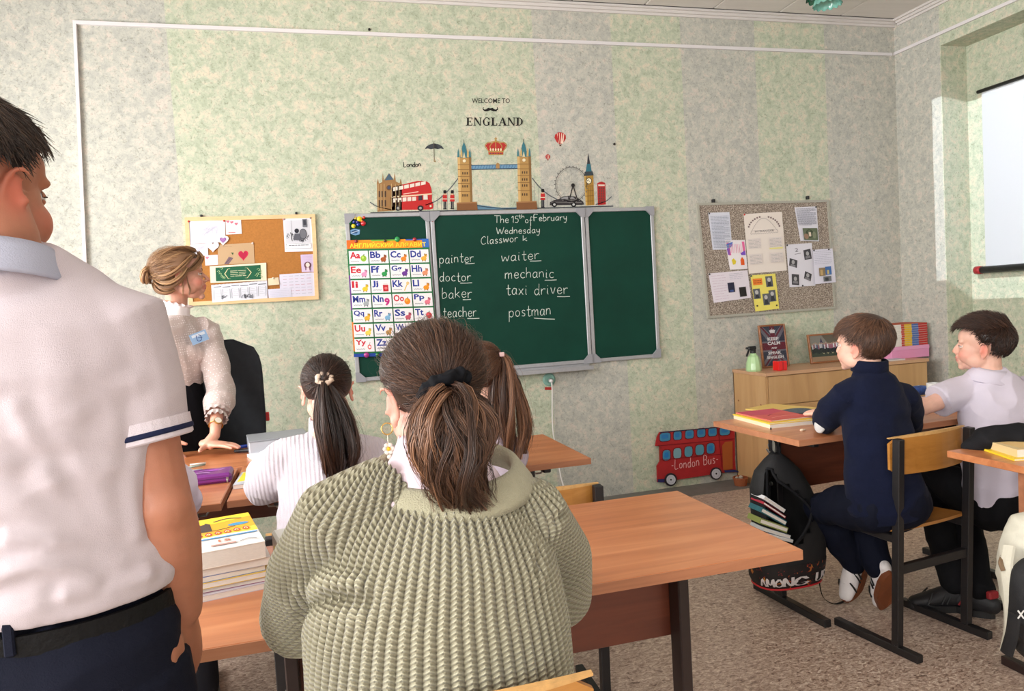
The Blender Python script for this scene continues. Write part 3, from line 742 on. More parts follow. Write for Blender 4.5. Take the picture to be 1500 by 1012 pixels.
for pts in([(584,480),(540,535),(480,590),(420,615)],[(953,480),(985,520),(1030,560),(1080,588)],[(143,600),(180,622),(250,638)],[(1350,572),(1320,596),(1270,612)]):
    dc=S4();dc.line(pts,4.5,(88,92,100),smooth=True).done('bridge_cable',t)
for x in(440,460,480,500,530,560):dc=S4();dc.line([(x,605-(x-430)*.55),(x,640)],1.5,(130,132,136)).done('hanger',t)
for x in(965,985,1030,1050):dc=S4();dc.line([(x,495+(x-953)*.75),(x,628)],1.5,(130,132,136)).done('hanger',t)
dc=S4()
dc.ring(1148,512,78,86,3.2,(110,108,104),60);dc.ring(1148,512,71,79,1.6,(140,138,132),60)
for i in range(30):
    a=2*PI*i/30;dc.ell(1148+83*math.cos(a),512+91*math.sin(a),3,3,(110,108,104),8)
for i in range(16):
    a=2*PI*i/16;dc.line([(1150,514),(1148+74*math.cos(a),512+82*math.sin(a))],.9,(160,158,150))
dc.ell(1157,516,9,10,(36,34,34)).line([(1157,516),(1138,590)],5,(44,42,42)).line([(1157,516),(1180,590)],5,(44,42,42));dc.done('ferris_wheel',t)
dc=S4()
dc.poly([(1040,616),(1042,600),(1062,590),(1088,584),(1108,571),(1140,568),(1168,572),(1190,584),(1208,598),(1212,612),(1200,614)],(56,52,54)).poly([(1094,585),(1110,574),(1132,572),(1132,585)],(150,150,152)).poly([(1137,572),(1155,573),(1168,584),(1137,585)],(150,150,152)).line([(1046,600),(1200,602)],2.5,(120,116,116))
for x in(1064,1160):dc.ell(x,612,13,13,(24,22,24)).ell(x,612,6,6,(190,190,190))
dc.done('vintage_car',t)
dc=S4()
dc.poly([(1212,470),(1258,466),(1264,614),(1220,617)],(170,130,58)).poly([(1212,470),(1220,469),(1227,616),(1220,617)],(204,166,92)).poly([(1210,470),(1216,448),(1254,446),(1260,466)],(58,66,72)).poly([(1220,448),(1226,410),(1244,408),(1250,446)],(52,108,122)).poly([(1227,410),(1232,352),(1243,408)],(60,60,66)).ell(1236,494,15,16,(60,54,40)).ell(1236,494,12,13,(236,228,200)).line([(1236,494),(1236,484)],2,(30,30,30)).line([(1236,494),(1243,497)],2,(30,30,30))
for y_ in(520,545,570,595):dc.line([(1218,y_),(1260,y_-2)],2.5,(120,88,40))
for x_ in(1232,1242,1252):dc.line([(x_,518),(x_+3,612)],1.8,(126,92,44))
dc.done('clock_tower',t)
dc=S4()
dc.poly([(1278,505),(1298,497),(1318,504),(1321,612),(1281,615)],(176,40,40)).rect(1283,512,1315,520,(232,214,200))
for r_ in range(6):
    for c_ in range(3):dc.rect(1285+c_*10.5,526+r_*13,1293+c_*10.5,536+r_*13,(120,60,58))
dc.done('telephone_box',t)

# ---------------------------------------------------------------- NOTICE BOARDS AND THEIR PAPERS
def lerp2(a,b,t_):return(a[0]+(b[0]-a[0])*t_,a[1]+(b[1]-a[1])*t_)
def notice_board(name,label,corners,fr_px,mat_f,mat_p,depth,cat='notice board',fr_h=.006):
    c=[PY(x,y,D)for x,y in corners]     # TL TR BR BL on the wall
    t=thing(name,tuple((c[2]+c[3])/2),label,cat)
    cen=sum(c,Vector())/4
    w=fr_px
    inn=[p+((cen-p).normalized()*w*1.3)for p in c]
    # inner corners: offset along both edges
    def ins(i,w):
        p=c[i];a=(c[(i+1)%4]-p).normalized();b_=(c[i-1]-p).normalized();return p+a*w+b_*w
    inn=[ins(i,w)for i in range(4)]
    off=Vector((0,-depth,0))
    m=MB();ii=[ins(i,w*.6)for i in range(4)];m.prism([p+off for p in ii],-off);obj('board_panel',m,mat_p,t)
    for i in range(4):
        j=(i+1)%4;o2=Vector((0,-depth-fr_h,0))
        m=MB();m.prism([c[i]+o2,c[j]+o2,inn[j]+o2,inn[i]+o2],-o2);obj('frame_rail',m,mat_f,t)
    return t
CORK=plain('cork',rgb(176,118,62),rough=.9,noise=.12,nscale=120,bump=.4,bscale=400)
PINE=plain('pine_frame',rgb(226,190,142),rough=.5,noise=.08,nscale=10,stretch=(1,1,6))
GRN=None
mt,nt,b=_nt('speckled_board')
tc=N(nt,'ShaderNodeTexCoord');n1=N(nt,'ShaderNodeTexNoise',i_Scale=130.0,i_Detail=3.0,i_Roughness=.8);nt.links.new(tc.outputs['Object'],n1.inputs['Vector'])
r1=ramp(nt,n1.outputs[0],[(.38,rgb(96,84,76)),(.47,rgb(134,120,108)),(.55,rgb(168,154,140)),(.64,rgb(206,196,184))]);nt.links.new(r1.outputs[0],b.inputs['Base Color']);b.inputs['Roughness'].default_value=.9
SPK=mt
cb=notice_board('cork_board','small cork board in a pale pine frame behind the teacher',[(271,319),(461.5,314),(467,438.5),(277.5,448)],.022,PINE,CORK,.012)
gb=notice_board('speckled_notice_board','grey-brown speckled notice board on the right of the front wall',[(1018.5,298),(1211.5,293),(1222,452),(1035,466.5)],.016,plain('grey_board_rail',rgb(168,166,154),rough=.5),SPK,.014)
for(x,y)in((1045,294),(1183,289)):
    c3=PY(x,y,D-.012);m=MB();m.box(c3.x-.009,D-.022,c3.z-.014,c3.x+.009,D,c3.z+.010,bev=.002);obj('hanging_clip',m,BLK,gb)
for(x,y)in((295,316.5),(434,312.5)):
    c3=PY(x,y,D-.012);m=MB();m.box(c3.x-.006,D-.016,c3.z-.004,c3.x+.006,D,c3.z+.008,bev=.001);obj('hanging_clip',m,BLK,cb)
def paper(ox,oy,sc,quad,y,col,label,cat='paper',draw=None,curl=0.0,name='pinned_paper',pins=(),group=None):
    """a sheet: bilinear quad in crop coordinates, slightly bowed off the board; draw(dc) prints in u,v (0..1)"""
    q=[(ox+a/sc,oy+b_/sc)for a,b_ in quad]
    def fn(u,v,l):
        a=lerp2(q[0],q[1],u);b_=lerp2(q[3],q[2],u);p=lerp2(a,b_,v)
        bow=.0015+.004*math.sin(PI*min(1,max(0,u)))*.4+curl*(max(0,v)**3)
        return PY(p[0],p[1],y-bow-l)
    t=thing(name,tuple(fn(.5,1,0)),label,cat,group)
    m=MB();n=6
    vs=[fn(i/n,j/n,l)for l in(0,-.0007)for j in range(n+1)for i in range(n+1)];fs=[]
    K_=(n+1)**2
    for j in range(n):
        for i in range(n):
            a=j*(n+1)+i;fs.append((a,a+n+1,a+n+2,a+1));a+=K_;fs.append((a,a+1,a+n+2,a+n+1))
    m.add(vs,fs);obj('paper_sheet',m,flat(col),t,smooth=True)
    if draw:
        dc=Decal(fn,lift=.0005,step=.00008);draw(dc);dc.done('print',t)
    for(u,v,c)in pins:
        p=fn(u,v,0);m=MB();m.ell((p.x,p.y-.003,p.z),(.006,.005,.006),8,6);obj('push_pin',m,flat(c),t,smooth=True)
    return t
def textlines(dc,u0,v0,u1,v1,n,col=(150,150,158),w=.008,rag=.3,seg=3):
    for i in range(n):
        v=v0+(v1-v0)*i/max(1,n-1);x=u0
        e=u1-(random.random()*rag*(u1-u0)if i%4==3 else 0)
        while x<e-.02:
            L=random.uniform(.06,.16);dc.rect(x,v-w/2,min(e,x+L),v+w/2,col);x+=L+.015
yc=D-.013
LC=(260,300,6.327)
def heart(dc,cx,cy,rx,ry,col):
    pts=[]
    for i in range(24):
        a=2*PI*i/24;x=16*math.sin(a)**3;y=13*math.cos(a)-5*math.cos(2*a)-2*math.cos(3*a)-math.cos(4*a)
        pts.append((cx+rx*x/16,cy-ry*y/15))
    dc.poly(pts,col)
def sheet(quad,col,label,draw,curl=0,pins=(),y=yc,board=LC,cat='paper'):
    return paper(board[0],board[1],board[2],quad,y,col,label,cat,draw,curl,pins=pins)
def d_faint(dc):
    random.seed(3)
    for i in range(16):dc.line([(random.uniform(.08,.9),random.uniform(.1,.9))for _ in range(3)],.008,(206,204,218),smooth=True)
sheet([(98,150),(440,145),(445,345),(105,362)],(222,222,236),'large pale sheet at the cork board\'s top left corner',d_faint,pins=((.02,.02,(190,60,50)),(.98,.02,(190,60,50))))
sheet([(108,365),(280,355),(285,470),(118,478)],(220,220,234),'pale sheet below the large one at the cork board\'s left edge',d_faint,y=yc-.002)
def d_hearts(dc):
    for u,v in((.15,.12),(.4,.18),(.68,.3)):heart(dc,u,v,.11,.10,(205,110,130))
    textlines(dc,.12,.5,.8,.75,4);dc.rect(.15,.86,.6,.9,(220,90,90))
sheet([(445,140),(588,133),(596,268),(450,276)],(236,228,232),'small card with three pink hearts on top of the cork board',d_hearts)
def heart_card(cx,cy,rx,ry,c0,c1,label):
    fn=wallfn(*LC,yc-.006);t=thing('heart_card',tuple(fn(cx,cy,0)),label,'card')
    dc=Decal(fn);heart(dc,cx,cy,rx,ry,c0);vv=[Vector(v)for v in dc.mb.v[:24]];m=MB();m.prism(vv,(0,.001,0));obj('card',m,flat(c0),t)
    dc=Decal(fn,lift=.0012);heart(dc,cx,cy,rx*.6,ry*.6,c1);heart(dc,cx,cy,rx*.45,ry*.45,tuple(min(255,x+25)for x in c1));dc.done('print',t)
heart_card(422,325,52,48,(238,234,242),(140,90,150),'white heart card with a purple heart on the cork board')
heart_card(328,385,56,50,(228,224,238),(212,204,226),'pale lilac heart card left of the purple one')
def d_kraft(dc):
    heart(dc,.7,.58,.14,.26,(196,40,76));heart(dc,.7,.58,.11,.2,(176,34,66))
    dc.poly([(.16,.98),(.3,.62),(.42,.7),(.28,1.0)],(120,96,104)).line([(.2,.95),(.36,.66)],.012,(80,60,70)).poly([(.36,.42),(.44,.44),(.41,.55)],(60,90,50));textlines(dc,.15,.12,.4,.13,1,(90,70,60))
sheet([(372,370),(706,350),(714,540),(378,556)],(190,158,122),'brown kraft card with a red heart and a pencil',d_kraft,pins=((.97,.03,(226,200,190)),))
sheet([(252,468),(372,462),(376,555),(258,562)],(226,222,234),'small white card with a tiny pink heart above the green banner',lambda dc:(heart(dc,.18,.25,.14,.16,(214,130,150)),textlines(dc,.4,.25,.9,.75,4,(160,180,200))))
def d_banner(dc):
    dc.rect(.10,.10,.90,.92,(30,92,64))
    oc=[(.26,.5),(.32,.22),(.66,.22),(.73,.5),(.66,.8),(.32,.8),(.26,.5)];dc.line(oc,.018,(200,196,150))
    for v in(.36,.46,.56,.66):
        textlines(dc,.36,v,.64,v,1,(206,206,170),w=.03,rag=0)
    random.seed(5)
    for s_ in(0,1):
        for i in range(6):
            x=.12+random.random()*.1 if s_==0 else .78+random.random()*.1;y_=.15+random.random()*.65
            dc.line([(x,y_),(x+.03,y_-.06),(x+.045,y_+.03),(x+.02,y_+.07)],.014,(150,180,130),smooth=True)
sheet([(298,570),(822,536),(826,700),(306,724)],(236,222,196),'cream calendar header with an ornate green banner',d_banner,y=yc-.003)
def d_cal(dc):
    random.seed(8)
    for i,x in enumerate((.04,.2,.36,.52,.68,.84)):
        dc.rect(x,.12+.04*(i%2),x+.14,.16+.04*(i%2),(110,112,120));dc.line([(x,.3),(x,.85),(x+.13,.85),(x+.13,.3),(x,.3)],.007,(140,142,150));textlines(dc,x+.02,.4,x+.12,.7,4,(190,190,198),rag=0,w=.02)
    for cx in(.22,.58,.68):
        for _ in range(5):dc.line([(cx+random.uniform(-.06,.06),.75+random.uniform(-.1,.18))for _ in range(3)],.012,(80,82,90),smooth=True)
    for i in range(40):dc.ell(.01+i*.025,.01,.006,.02,(150,140,130),8)
sheet([(312,742),(830,700),(835,864),(322,905)],(222,222,232),'white calendar sheet of six columns below the green banner',d_cal,y=yc-.004)
def d_draw(dc):
    dc.rect(.06,.06,.94,.74,(206,206,214));random.seed(11)
    for i in range(26):
        x,y_=random.uniform(.08,.9),random.uniform(.5,.74);dc.line([(x,y_),(x+random.uniform(-.06,.06),y_-.1),(x+random.uniform(-.1,.1),y_-.02)],.014,(50,50,60),smooth=True)
    dc.ell(.46,.38,.08,.07,(40,40,50)).poly([(.38,.46),(.56,.46),(.62,.66),(.32,.66)],(90,90,100)).ell(.68,.48,.13,.16,(110,110,118)).ring(.68,.48,.12,.15,.014,(40,40,48),20).rect(.68,.04,.84,.28,(110,112,120)).rect(.71,.07,.81,.22,(60,60,70)).line([(.28,.06),(.28,.6)],.01,(120,120,130))
    dc.rect(.06,.76,.94,.90,(232,232,238)).line([(.06,.76),(.94,.76),(.94,.9),(.06,.9),(.06,.76)],.012,(90,90,100));textlines(dc,.15,.81,.85,.81,1,(90,90,100),w=.02)
sheet([(978,128),(1238,116),(1258,430),(995,436)],(232,230,238),'black and white line drawing at the cork board\'s top right',d_draw,pins=((.02,.02,(190,150,150)),(.98,.02,(160,140,130))))
sheet([(1140,462),(1262,456),(1268,620),(1152,622)],(206,186,216),'small lilac card with a drawn figure at the cork board\'s right edge',lambda dc:(textlines(dc,.15,.12,.85,.28,3,(170,140,180)),dc.ell(.5,.62,.28,.2,(110,70,80)),dc.ell(.5,.6,.16,.13,(236,214,206)),dc.rect(.3,.74,.42,.9,(110,70,80)),dc.rect(.58,.74,.7,.9,(110,70,80)),dc.poly([(.4,.74),(.6,.74),(.64,.95),(.36,.95)],(230,200,214))))
def d_table(dc):
    for c_ in range(5):
        for r_ in range(7):textlines(dc,.1+c_*.17,.1+r_*.125,.1+c_*.17+.12,.1+r_*.125,1,(200,160,176)if r_%2 else(186,186,200),w=.02,rag=0)
sheet([(945,645),(1262,625),(1285,845),(952,862)],(218,214,230),'printed timetable at the cork board\'s lower right',d_table)
sheet([(838,782),(1052,770),(1060,852),(845,864)],(214,212,228),'narrow pale sheet overlapping the timetable',lambda dc:textlines(dc,.08,.25,.9,.8,4,(196,194,210),w=.03),y=yc-.003)
sheet([(835,682),(935,672),(945,738),(842,748)],(222,206,176),'small cream note pinned beside the green banner',None,curl=.01,pins=((.5,.05,(230,220,200)),))
# right board
RCB=(1010,280,5.061);y2=D-.015
def sheet2(*a,**k):k['board']=RCB;k.setdefault('y',y2);return sheet(*a,**k)
PINS=((.04,.02,(60,60,60)),)
sheet2([(138,160),(296,155),(318,432),(172,434)],(214,216,228),'grey-lined printed page at the speckled board\'s top left',lambda dc:textlines(dc,.08,.1,.94,.94,22,(160,164,180),w=.016),pins=PINS)
def d_paint(dc):
    dc.poly([(.05,.08),(.95,.05),(.97,.5),(.08,.52)],(226,110,160)).poly([(.03,.14),(.38,.06),(.3,.22),(.05,.3)],(90,120,200)).poly([(.02,.3),(.2,.28),(.14,.5),(.04,.5)],(140,90,180)).poly([(.7,.45),(.95,.36),(.97,.52),(.74,.52)],(120,80,190))
    for i in range(8):dc.line([(.2+i*.08,.14),(.14+i*.09,.44)],.02,(240,150,186)if i%2 else(206,80,140))
    dc.poly([(.18,.68),(.3,.62),(.42,.72),(.36,.82),(.22,.84)],(222,200,60)).poly([(.66,.68),(.76,.58),(.86,.68),(.86,.86),(.66,.86)],(226,96,40))
sheet2([(262,362),(412,362),(430,576),(300,582)],(236,230,234),'child\'s painting with a pink field and an orange shape',d_paint,y=y2-.002)
def d_pres(dc):
    random.seed(2)
    for s_,a0,a1 in((0,200,258),(1,290,345)):
        for i in range(7):
            a=math.radians(a0+(a1-a0)*i/6);dc.poly([(.5+.42*math.cos(a)+dx,.3+.24*math.sin(a)+dy)for dx,dy in((-.02,-.012),(.02,-.016),(.024,.012),(-.016,.014))],(130,110,110))
    pts=[(.14+.72*i/20,.33-.0+.24*-math.sin(PI*i/20))for i in range(21)];dc.line(pts,.006,(150,140,140))
    dc.line([(.14+.03*i,.335+(.014 if i%2 else 0))for i in range(25)],.006,(170,160,160));dc.line([(.14,.29),(.86,.29)],.004,(170,160,160))
    dc.text('IN DANGER',.26,.292,.76,.32,(120,110,112))
    for(u,v)in((.05,.42),(.6,.42),(.05,.68),(.6,.68)):
        dc.rect(u,v,u+.34,v+.17,(222,212,208));textlines(dc,u+.02,v+.03,u+.32,v+.15,6,(170,164,164),w=.006,rag=0)
    dc.rect(.6,.595,.95,.62,(236,228,150))
sheet2([(400,170),(684,152),(722,588),(440,612)],(232,222,214),'large cream poster with four text boxes at the speckled board\'s centre',d_pres,y=y2-.003,pins=((.02,.01,(200,60,50)),))
def d_photo(dc):
    textlines(dc,.06,.05,.94,.52,16,(140,142,156),w=.015)
    dc.rect(.22,.62,.96,.97,(96,106,84)).ell(.55,.78,.2,.12,(60,70,52)).rect(.5,.74,.62,.86,(216,200,180)).ell(.36,.86,.12,.08,(150,120,100)).ell(.78,.82,.1,.1,(128,134,110))
sheet2([(778,120),(942,112),(960,372),(822,368)],(222,220,230),'page of text with a small park photo at the top right of the speckled board',d_photo,pins=((.96,.02,(60,60,60)),))
def d_four(dc):
    dc.text('2',.33,.1,.45,.18,(60,60,66));dc.line([(.3,.24),(.55,.22)],.01,(100,100,110));random.seed(4)
    for(cx,cy,w_,h_,a)in((.8,.26,.28,.26,-.1),(.22,.44,.3,.2,.25),(.25,.83,.28,.28,.1),(.74,.77,.26,.2,.35)):
        R=lambda x,y_:(cx+x*math.cos(a)-y_*math.sin(a),cy+(x*math.sin(a)+y_*math.cos(a))*.9)
        dc.poly([R(-w_/2,-h_/2),R(w_/2,-h_/2),R(w_/2,h_/2),R(-w_/2,h_/2)],(70,68,72));dc.ell(cx,cy-.02,.06,.05,(170,168,170));dc.poly([R(-.09,.04),R(.09,.04),R(.1,.1),R(-.1,.1)],(130,128,132))
sheet2([(716,396),(906,384),(934,700),(742,712)],(220,218,228),'white page with four grey portraits on the speckled board',d_four,pins=((.03,.02,(60,60,60)),(.5,.98,(60,60,60))))
def d_pics(dc):
    textlines(dc,.06,.06,.92,.42,8,(180,180,196),w=.012)
    dc.rect(.24,.54,.54,.78,(140,120,90)).rect(.55,.52,.84,.76,(70,110,170)).rect(.42,.8,.8,.95,(110,112,116)).rect(.3,.6,.42,.76,(190,160,110)).rect(.62,.62,.72,.74,(200,180,120)).rect(.5,.84,.66,.93,(60,62,66))
sheet2([(912,434),(1060,424),(1086,674),(932,690)],(220,218,232),'page with colour photos overhanging the speckled board\'s right edge',d_pics,y=y2-.009,pins=((.06,.02,(60,60,60)),(.8,.02,(60,60,60))))
def d_dark2(dc):
    textlines(dc,.06,.1,.42,.9,10,(196,170,190),w=.01);textlines(dc,.52,.08,.86,.26,4,(176,176,190),w=.012)
    dc.rect(.44,.38,.61,.72,(44,44,64)).rect(.46,.5,.59,.6,(150,140,150)).rect(.72,.58,.9,.92,(40,36,34)).ell(.81,.76,.05,.08,(190,150,60)).rect(.48,.64,.57,.7,(70,90,150))
sheet2([(140,610),(430,585),(456,790),(180,828)],(226,218,228),'landscape sheet with two dark photos at the speckled board\'s lower left',d_dark2,y=y2-.001,pins=((.02,.03,(60,60,60)),),curl=.006)
def d_yel(dc):
    dc.rect(.06,.1,.44,.28,(232,130,50));textlines(dc,.1,.16,.4,.22,2,(150,70,40),w=.02)
    for(x0,y0,x1,y1)in((.58,.06,.86,.36),(.02,.38,.3,.66),(.64,.46,.92,.78),(.38,.54,.64,.86)):
        dc.rect(x0,y0,x1,y1,(96,98,104));dc.ell((x0+x1)/2,y0+.1,.07,.06,(190,188,186));dc.poly([((x0+x1)/2-.09,y1-.02),((x0+x1)/2+.09,y1-.02),((x0+x1)/2+.05,y0+.16),((x0+x1)/2-.05,y0+.16)],(52,54,60))
sheet2([(452,624),(636,610),(666,870),(488,892)],(236,222,110),'yellow collage sheet with four grey portraits at the speckled board\'s bottom',d_yel,y=y2-.004,pins=((.02,.02,(60,90,80)),(.1,.85,(70,60,50)),(.9,.9,(70,60,50))))

# ---------------------------------------------------------------- PAINTED CARDBOARD BUS leaning at the wall
yb=D-.02;BF=wallfn(920,560,5.623,yb)
t=thing('cardboard_bus',tuple(BF(560,850,0)),'flat red painted cardboard double-decker bus standing against the wall','cardboard cutout')
body=[(243,822),(238,690),(262,652),(260,526),(226,524),(240,450),(262,410),(850,360),(878,372),(882,640),(888,718),(885,740),(800,742),(420,800),(300,825)]
m=MB();m.prism([BF(x,y_,0)for x,y_ in body],(0,.010,0));obj('body',m,plain('red_poster_paint',rgb(168,28,34),rough=.6,noise=.12,nscale=14),t)
dc=Decal(BF,lift=.0006);BL_=(62,130,168)
def rr(x0,y0,x1,y1,c,k=.25,sl=-.085):
    w_,h_=x1-x0,y1-y0;pts=[]
    for(cx,cy,a0)in((x1-w_*k,y0+h_*k,-90),(x1-w_*k,y1-h_*k,0),(x0+w_*k,y1-h_*k,90),(x0+w_*k,y0+h_*k,180)):
        for q in(0,45,90):
            a=math.radians(a0+q);px_,py_=cx+w_*k*math.cos(a),cy+h_*k*math.sin(a);pts.append((px_,py_+sl*(px_-(x0+x1)/2)))
    dc.poly(pts,c)
for(x0,x1,yc_)in((262,348,450),(376,440,438),(472,540,428),(570,636,416),(662,730,408),(756,838,400)):
    rr(x0-6,yc_-40,x1+6,yc_+40,(96,24,36));rr(x0,yc_-34,x1,yc_+34,BL_);rr(x0+12,yc_-20,x1-16,yc_+14,(44,116,176))
for(x0,x1,yc_,c)in((286,348,600,BL_),(374,438,584,(120,160,172)),(466,530,570,(84,144,166)),(556,624,556,(84,144,166)),(648,712,544,BL_)):
    rr(x0-6,yc_-48,x1+6,yc_+48,(120,30,34));rr(x0,yc_-42,x1,yc_+42,c,.3)
    if c==BL_:rr(x0+12,yc_-24,x1-14,yc_+20,(36,116,184))
dc.poly([(775,520),(800,490),(860,484),(862,712),(784,724)],(168,88,40));dc.line([(880,465),(240,524)],5,(110,18,30));dc.line([(778,590),(262,640)],4,(120,20,30));dc.line([(742,380),(775,700)],5,(120,20,30));dc.line([(262,412),(850,362)],8,(44,40,66));dc.poly([(243,822),(243,798),(300,795),(300,824)],(44,40,90));dc.poly([(800,742),(880,738),(925,742),(880,718),(790,724)],(44,50,100));dc.line([(262,526),(264,650)],6,(140,60,40))
hand(dc,'-London Bus-',358,716,745,662,76,5,(232,180,180),gap=.12)
dc.done('painted_details',t)
for(cx,cy,r)in((354,802,58),(727,752,56)):
    ff=wallfn(920,560,5.623,yb-.010);c3=ff(cx,cy,0);R=r/5.623/232
    m=MB();m.lathe([(R,0),(R,.009),(0,.009)],(0,0,0),28,M=Matrix.Rotation(PI/2,3,'X'));m.v=[(v[0]+c3.x,v[1]+c3.y+.009,v[2]+c3.z)for v in m.v]
    w_=obj('wheel',m,flat((44,38,44)),t)
    dc=Decal(ff,lift=.0006);dc.ell(cx,cy,38,40,(196,196,206),24).ell(cx,cy,7,7,(20,20,24)).ring(cx,cy,24,26,2,(160,160,172));dc.done('hub',w_)
# socket with plug and cord
t=thing('wall_socket',tuple(PY(804,556,D)),'round pale teal wall socket under the chalkboard','socket')
c3=PY(804,556,D);m=MB();m.lathe([(.042,0),(.042,.008),(.034,.014),(.022,.014),(.02,.008),(0,.008)],(0,0,0),28,M=Matrix.Rotation(PI/2,3,'X'));m.v=[(v[0]+c3.x,v[1]+D,v[2]+c3.z)for v in m.v];obj('socket_plate',m,plain('teal_plastic',rgb(130,172,160),rough=.4),t,smooth=False)
t=thing('power_cord',tuple(PY(806,557,D-.03)),'thin white power cord hanging from the wall socket to the floor','cord')
m=MB();m.tube([PY(806,557,D-.014),PY(808,558,D-.05)],[.014,.011],12);obj('plug',m,WHITEP,t,smooth=True)
m=MB();m.tube(catmull([PY(808,558,D-.045),PY(809,572,D-.045),PY(809,600,D-.04),PY(810,630,D-.04),PY(816,665,D-.05),PY(822,700,D-.10),PY(830,722,D-.16),PY(838,736,D-.22),V(1.25,D-.3,.008),V(1.1,D-.35,.008)],6),.0045,6);obj('cord',m,WHITEP,t,smooth=True)
dc=Decal(wallfn(0,0,1,D-.001));dc.rect(798,567,808,571,(168,52,44));tag(dc.done('red_label'),'small red label under the wall socket','label')
# ================================================================ FURNITURE
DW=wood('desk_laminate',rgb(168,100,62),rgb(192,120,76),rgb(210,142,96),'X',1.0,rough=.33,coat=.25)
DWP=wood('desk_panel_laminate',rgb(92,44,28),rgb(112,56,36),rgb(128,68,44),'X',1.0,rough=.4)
DWE=wood('desk_edge_banding',rgb(160,104,74),rgb(178,118,84),rgb(188,130,96),'X',1.5,rough=.45)
LW=wood('cabinet_laminate',rgb(182,140,94),rgb(196,154,106),rgb(206,166,120),'Z',.6,rough=.42)
LWE=wood('cabinet_edge',rgb(190,146,112),rgb(200,156,120),rgb(208,166,130),'X',.6,rough=.42)
PLY=wood('bent_plywood',rgb(160,104,42),rgb(180,122,56),rgb(196,138,70),'X',1.2,rough=.3,coat=.4)
PLYE=plain('plywood_edge',rgb(206,160,100),rough=.5,noise=.15,nscale=60)
STEEL=plain('black_painted_steel',rgb(28,26,28),rough=.42,noise=.15,nscale=8)
BRSTEEL=plain('dark_brown_steel',rgb(44,30,28),rough=.42,noise=.15,nscale=8)
BOLT=plain('zinc_bolt',rgb(170,168,165),rough=.3,metal=.8)
def school_desk(label,loc,rotz,w=1.2,d=.55,h=.74,steel=STEEL,group='laminate school desks',wide=.05,inset=.13,py_=.0,panel_z=.46):
    t=local_thing('school_desk',label,'desk',group)
    m=MB();m.box(-w/2+.002,-d/2+.002,h-.022,w/2-.002,d/2-.002,h,bev=.0015);obj('tabletop',m,DW,t)
    m=MB()
    m.box(-w/2,-d/2,h-.0225,w/2,-d/2+.002,h-.0012);m.box(-w/2,d/2-.002,h-.0225,w/2,d/2,h-.0012)
    m.box(-w/2,-d/2+.002,h-.0225,-w/2+.002,d/2-.002,h-.0012);m.box(w/2-.002,-d/2+.002,h-.0225,w/2,d/2-.002,h-.0012)
    obj('edge_banding',m,DWE,t)
    for s in(-1,1):
        x=s*(w/2-inset)
        m=MB();m.box(x-.014,py_-wide/2,.03,x+.014,py_+wide/2,h-.045,bev=.003);obj('leg',m,steel,t)
        m=MB();m.box(x-.014,-d/2+.05,h-.047,x+.014,d/2-.06,h-.022,bev=.003);obj('top_bracket',m,steel,t)
        m=MB();m.box(x-.016,-d/2+.02,0,x+.016,d/2-.09,.03,bev=.003);obj('foot',m,steel,t)
        m=MB();m.tube([(x+s*.013,py_+.012,.50),(x+s*.019,py_+.012,.50)],.009,8);m.tube([(x+s*.013,py_+.012,.66),(x+s*.019,py_+.012,.66)],.009,8);obj('bolt',m,BOLT,t,kind='stuff')
        m=MB();m.tube([(x+s*.02,0,h-.10),(x+s*.045,0,h-.10),(x+s*.055,0,h-.085)],.004,6);m.box(x,-.008,h-.108,x+s*.02,.008,h-.022);obj('bag_hook',m,BOLT,t)
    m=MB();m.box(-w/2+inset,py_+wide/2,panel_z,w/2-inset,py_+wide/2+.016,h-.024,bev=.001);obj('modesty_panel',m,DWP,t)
    t.location=loc;t.rotation_euler=(0,0,rotz);return t
def curved_board(m,x0,x1,z0,z1,y,bow,th,n=12,cy=0.0,round_=.02):
    """bent plywood: bows backwards (-y) in the middle"""
    a=[];b_=[]
    for i in range(n+1):
        u=i/n;x=x0+(x1-x0)*u;yy=y-bow*(1-(2*u-1)**2)
        e=min(u,1-u)*(x1-x0);k=round_*(1-min(1,e/round_))**2 if round_ else 0
        a.append(((x,yy,z0+k),(x,yy,z1-k+cy*(1-(2*u-1)**2))))
    vs=[]
    for(p,q)in a:vs+=[p,q,(q[0],q[1]+th,q[2]),(p[0],p[1]+th,p[2])]
    fs=[]
    for i in range(n):
        o=i*4
        for k in range(4):fs.append((o+k,o+(k+1)%4,o+4+(k+1)%4,o+4+k))
    fs=[f[::-1]for f in fs]+[(0,1,2,3),tuple(n*4+k for k in(3,2,1,0))]
    m.add(vs,fs)
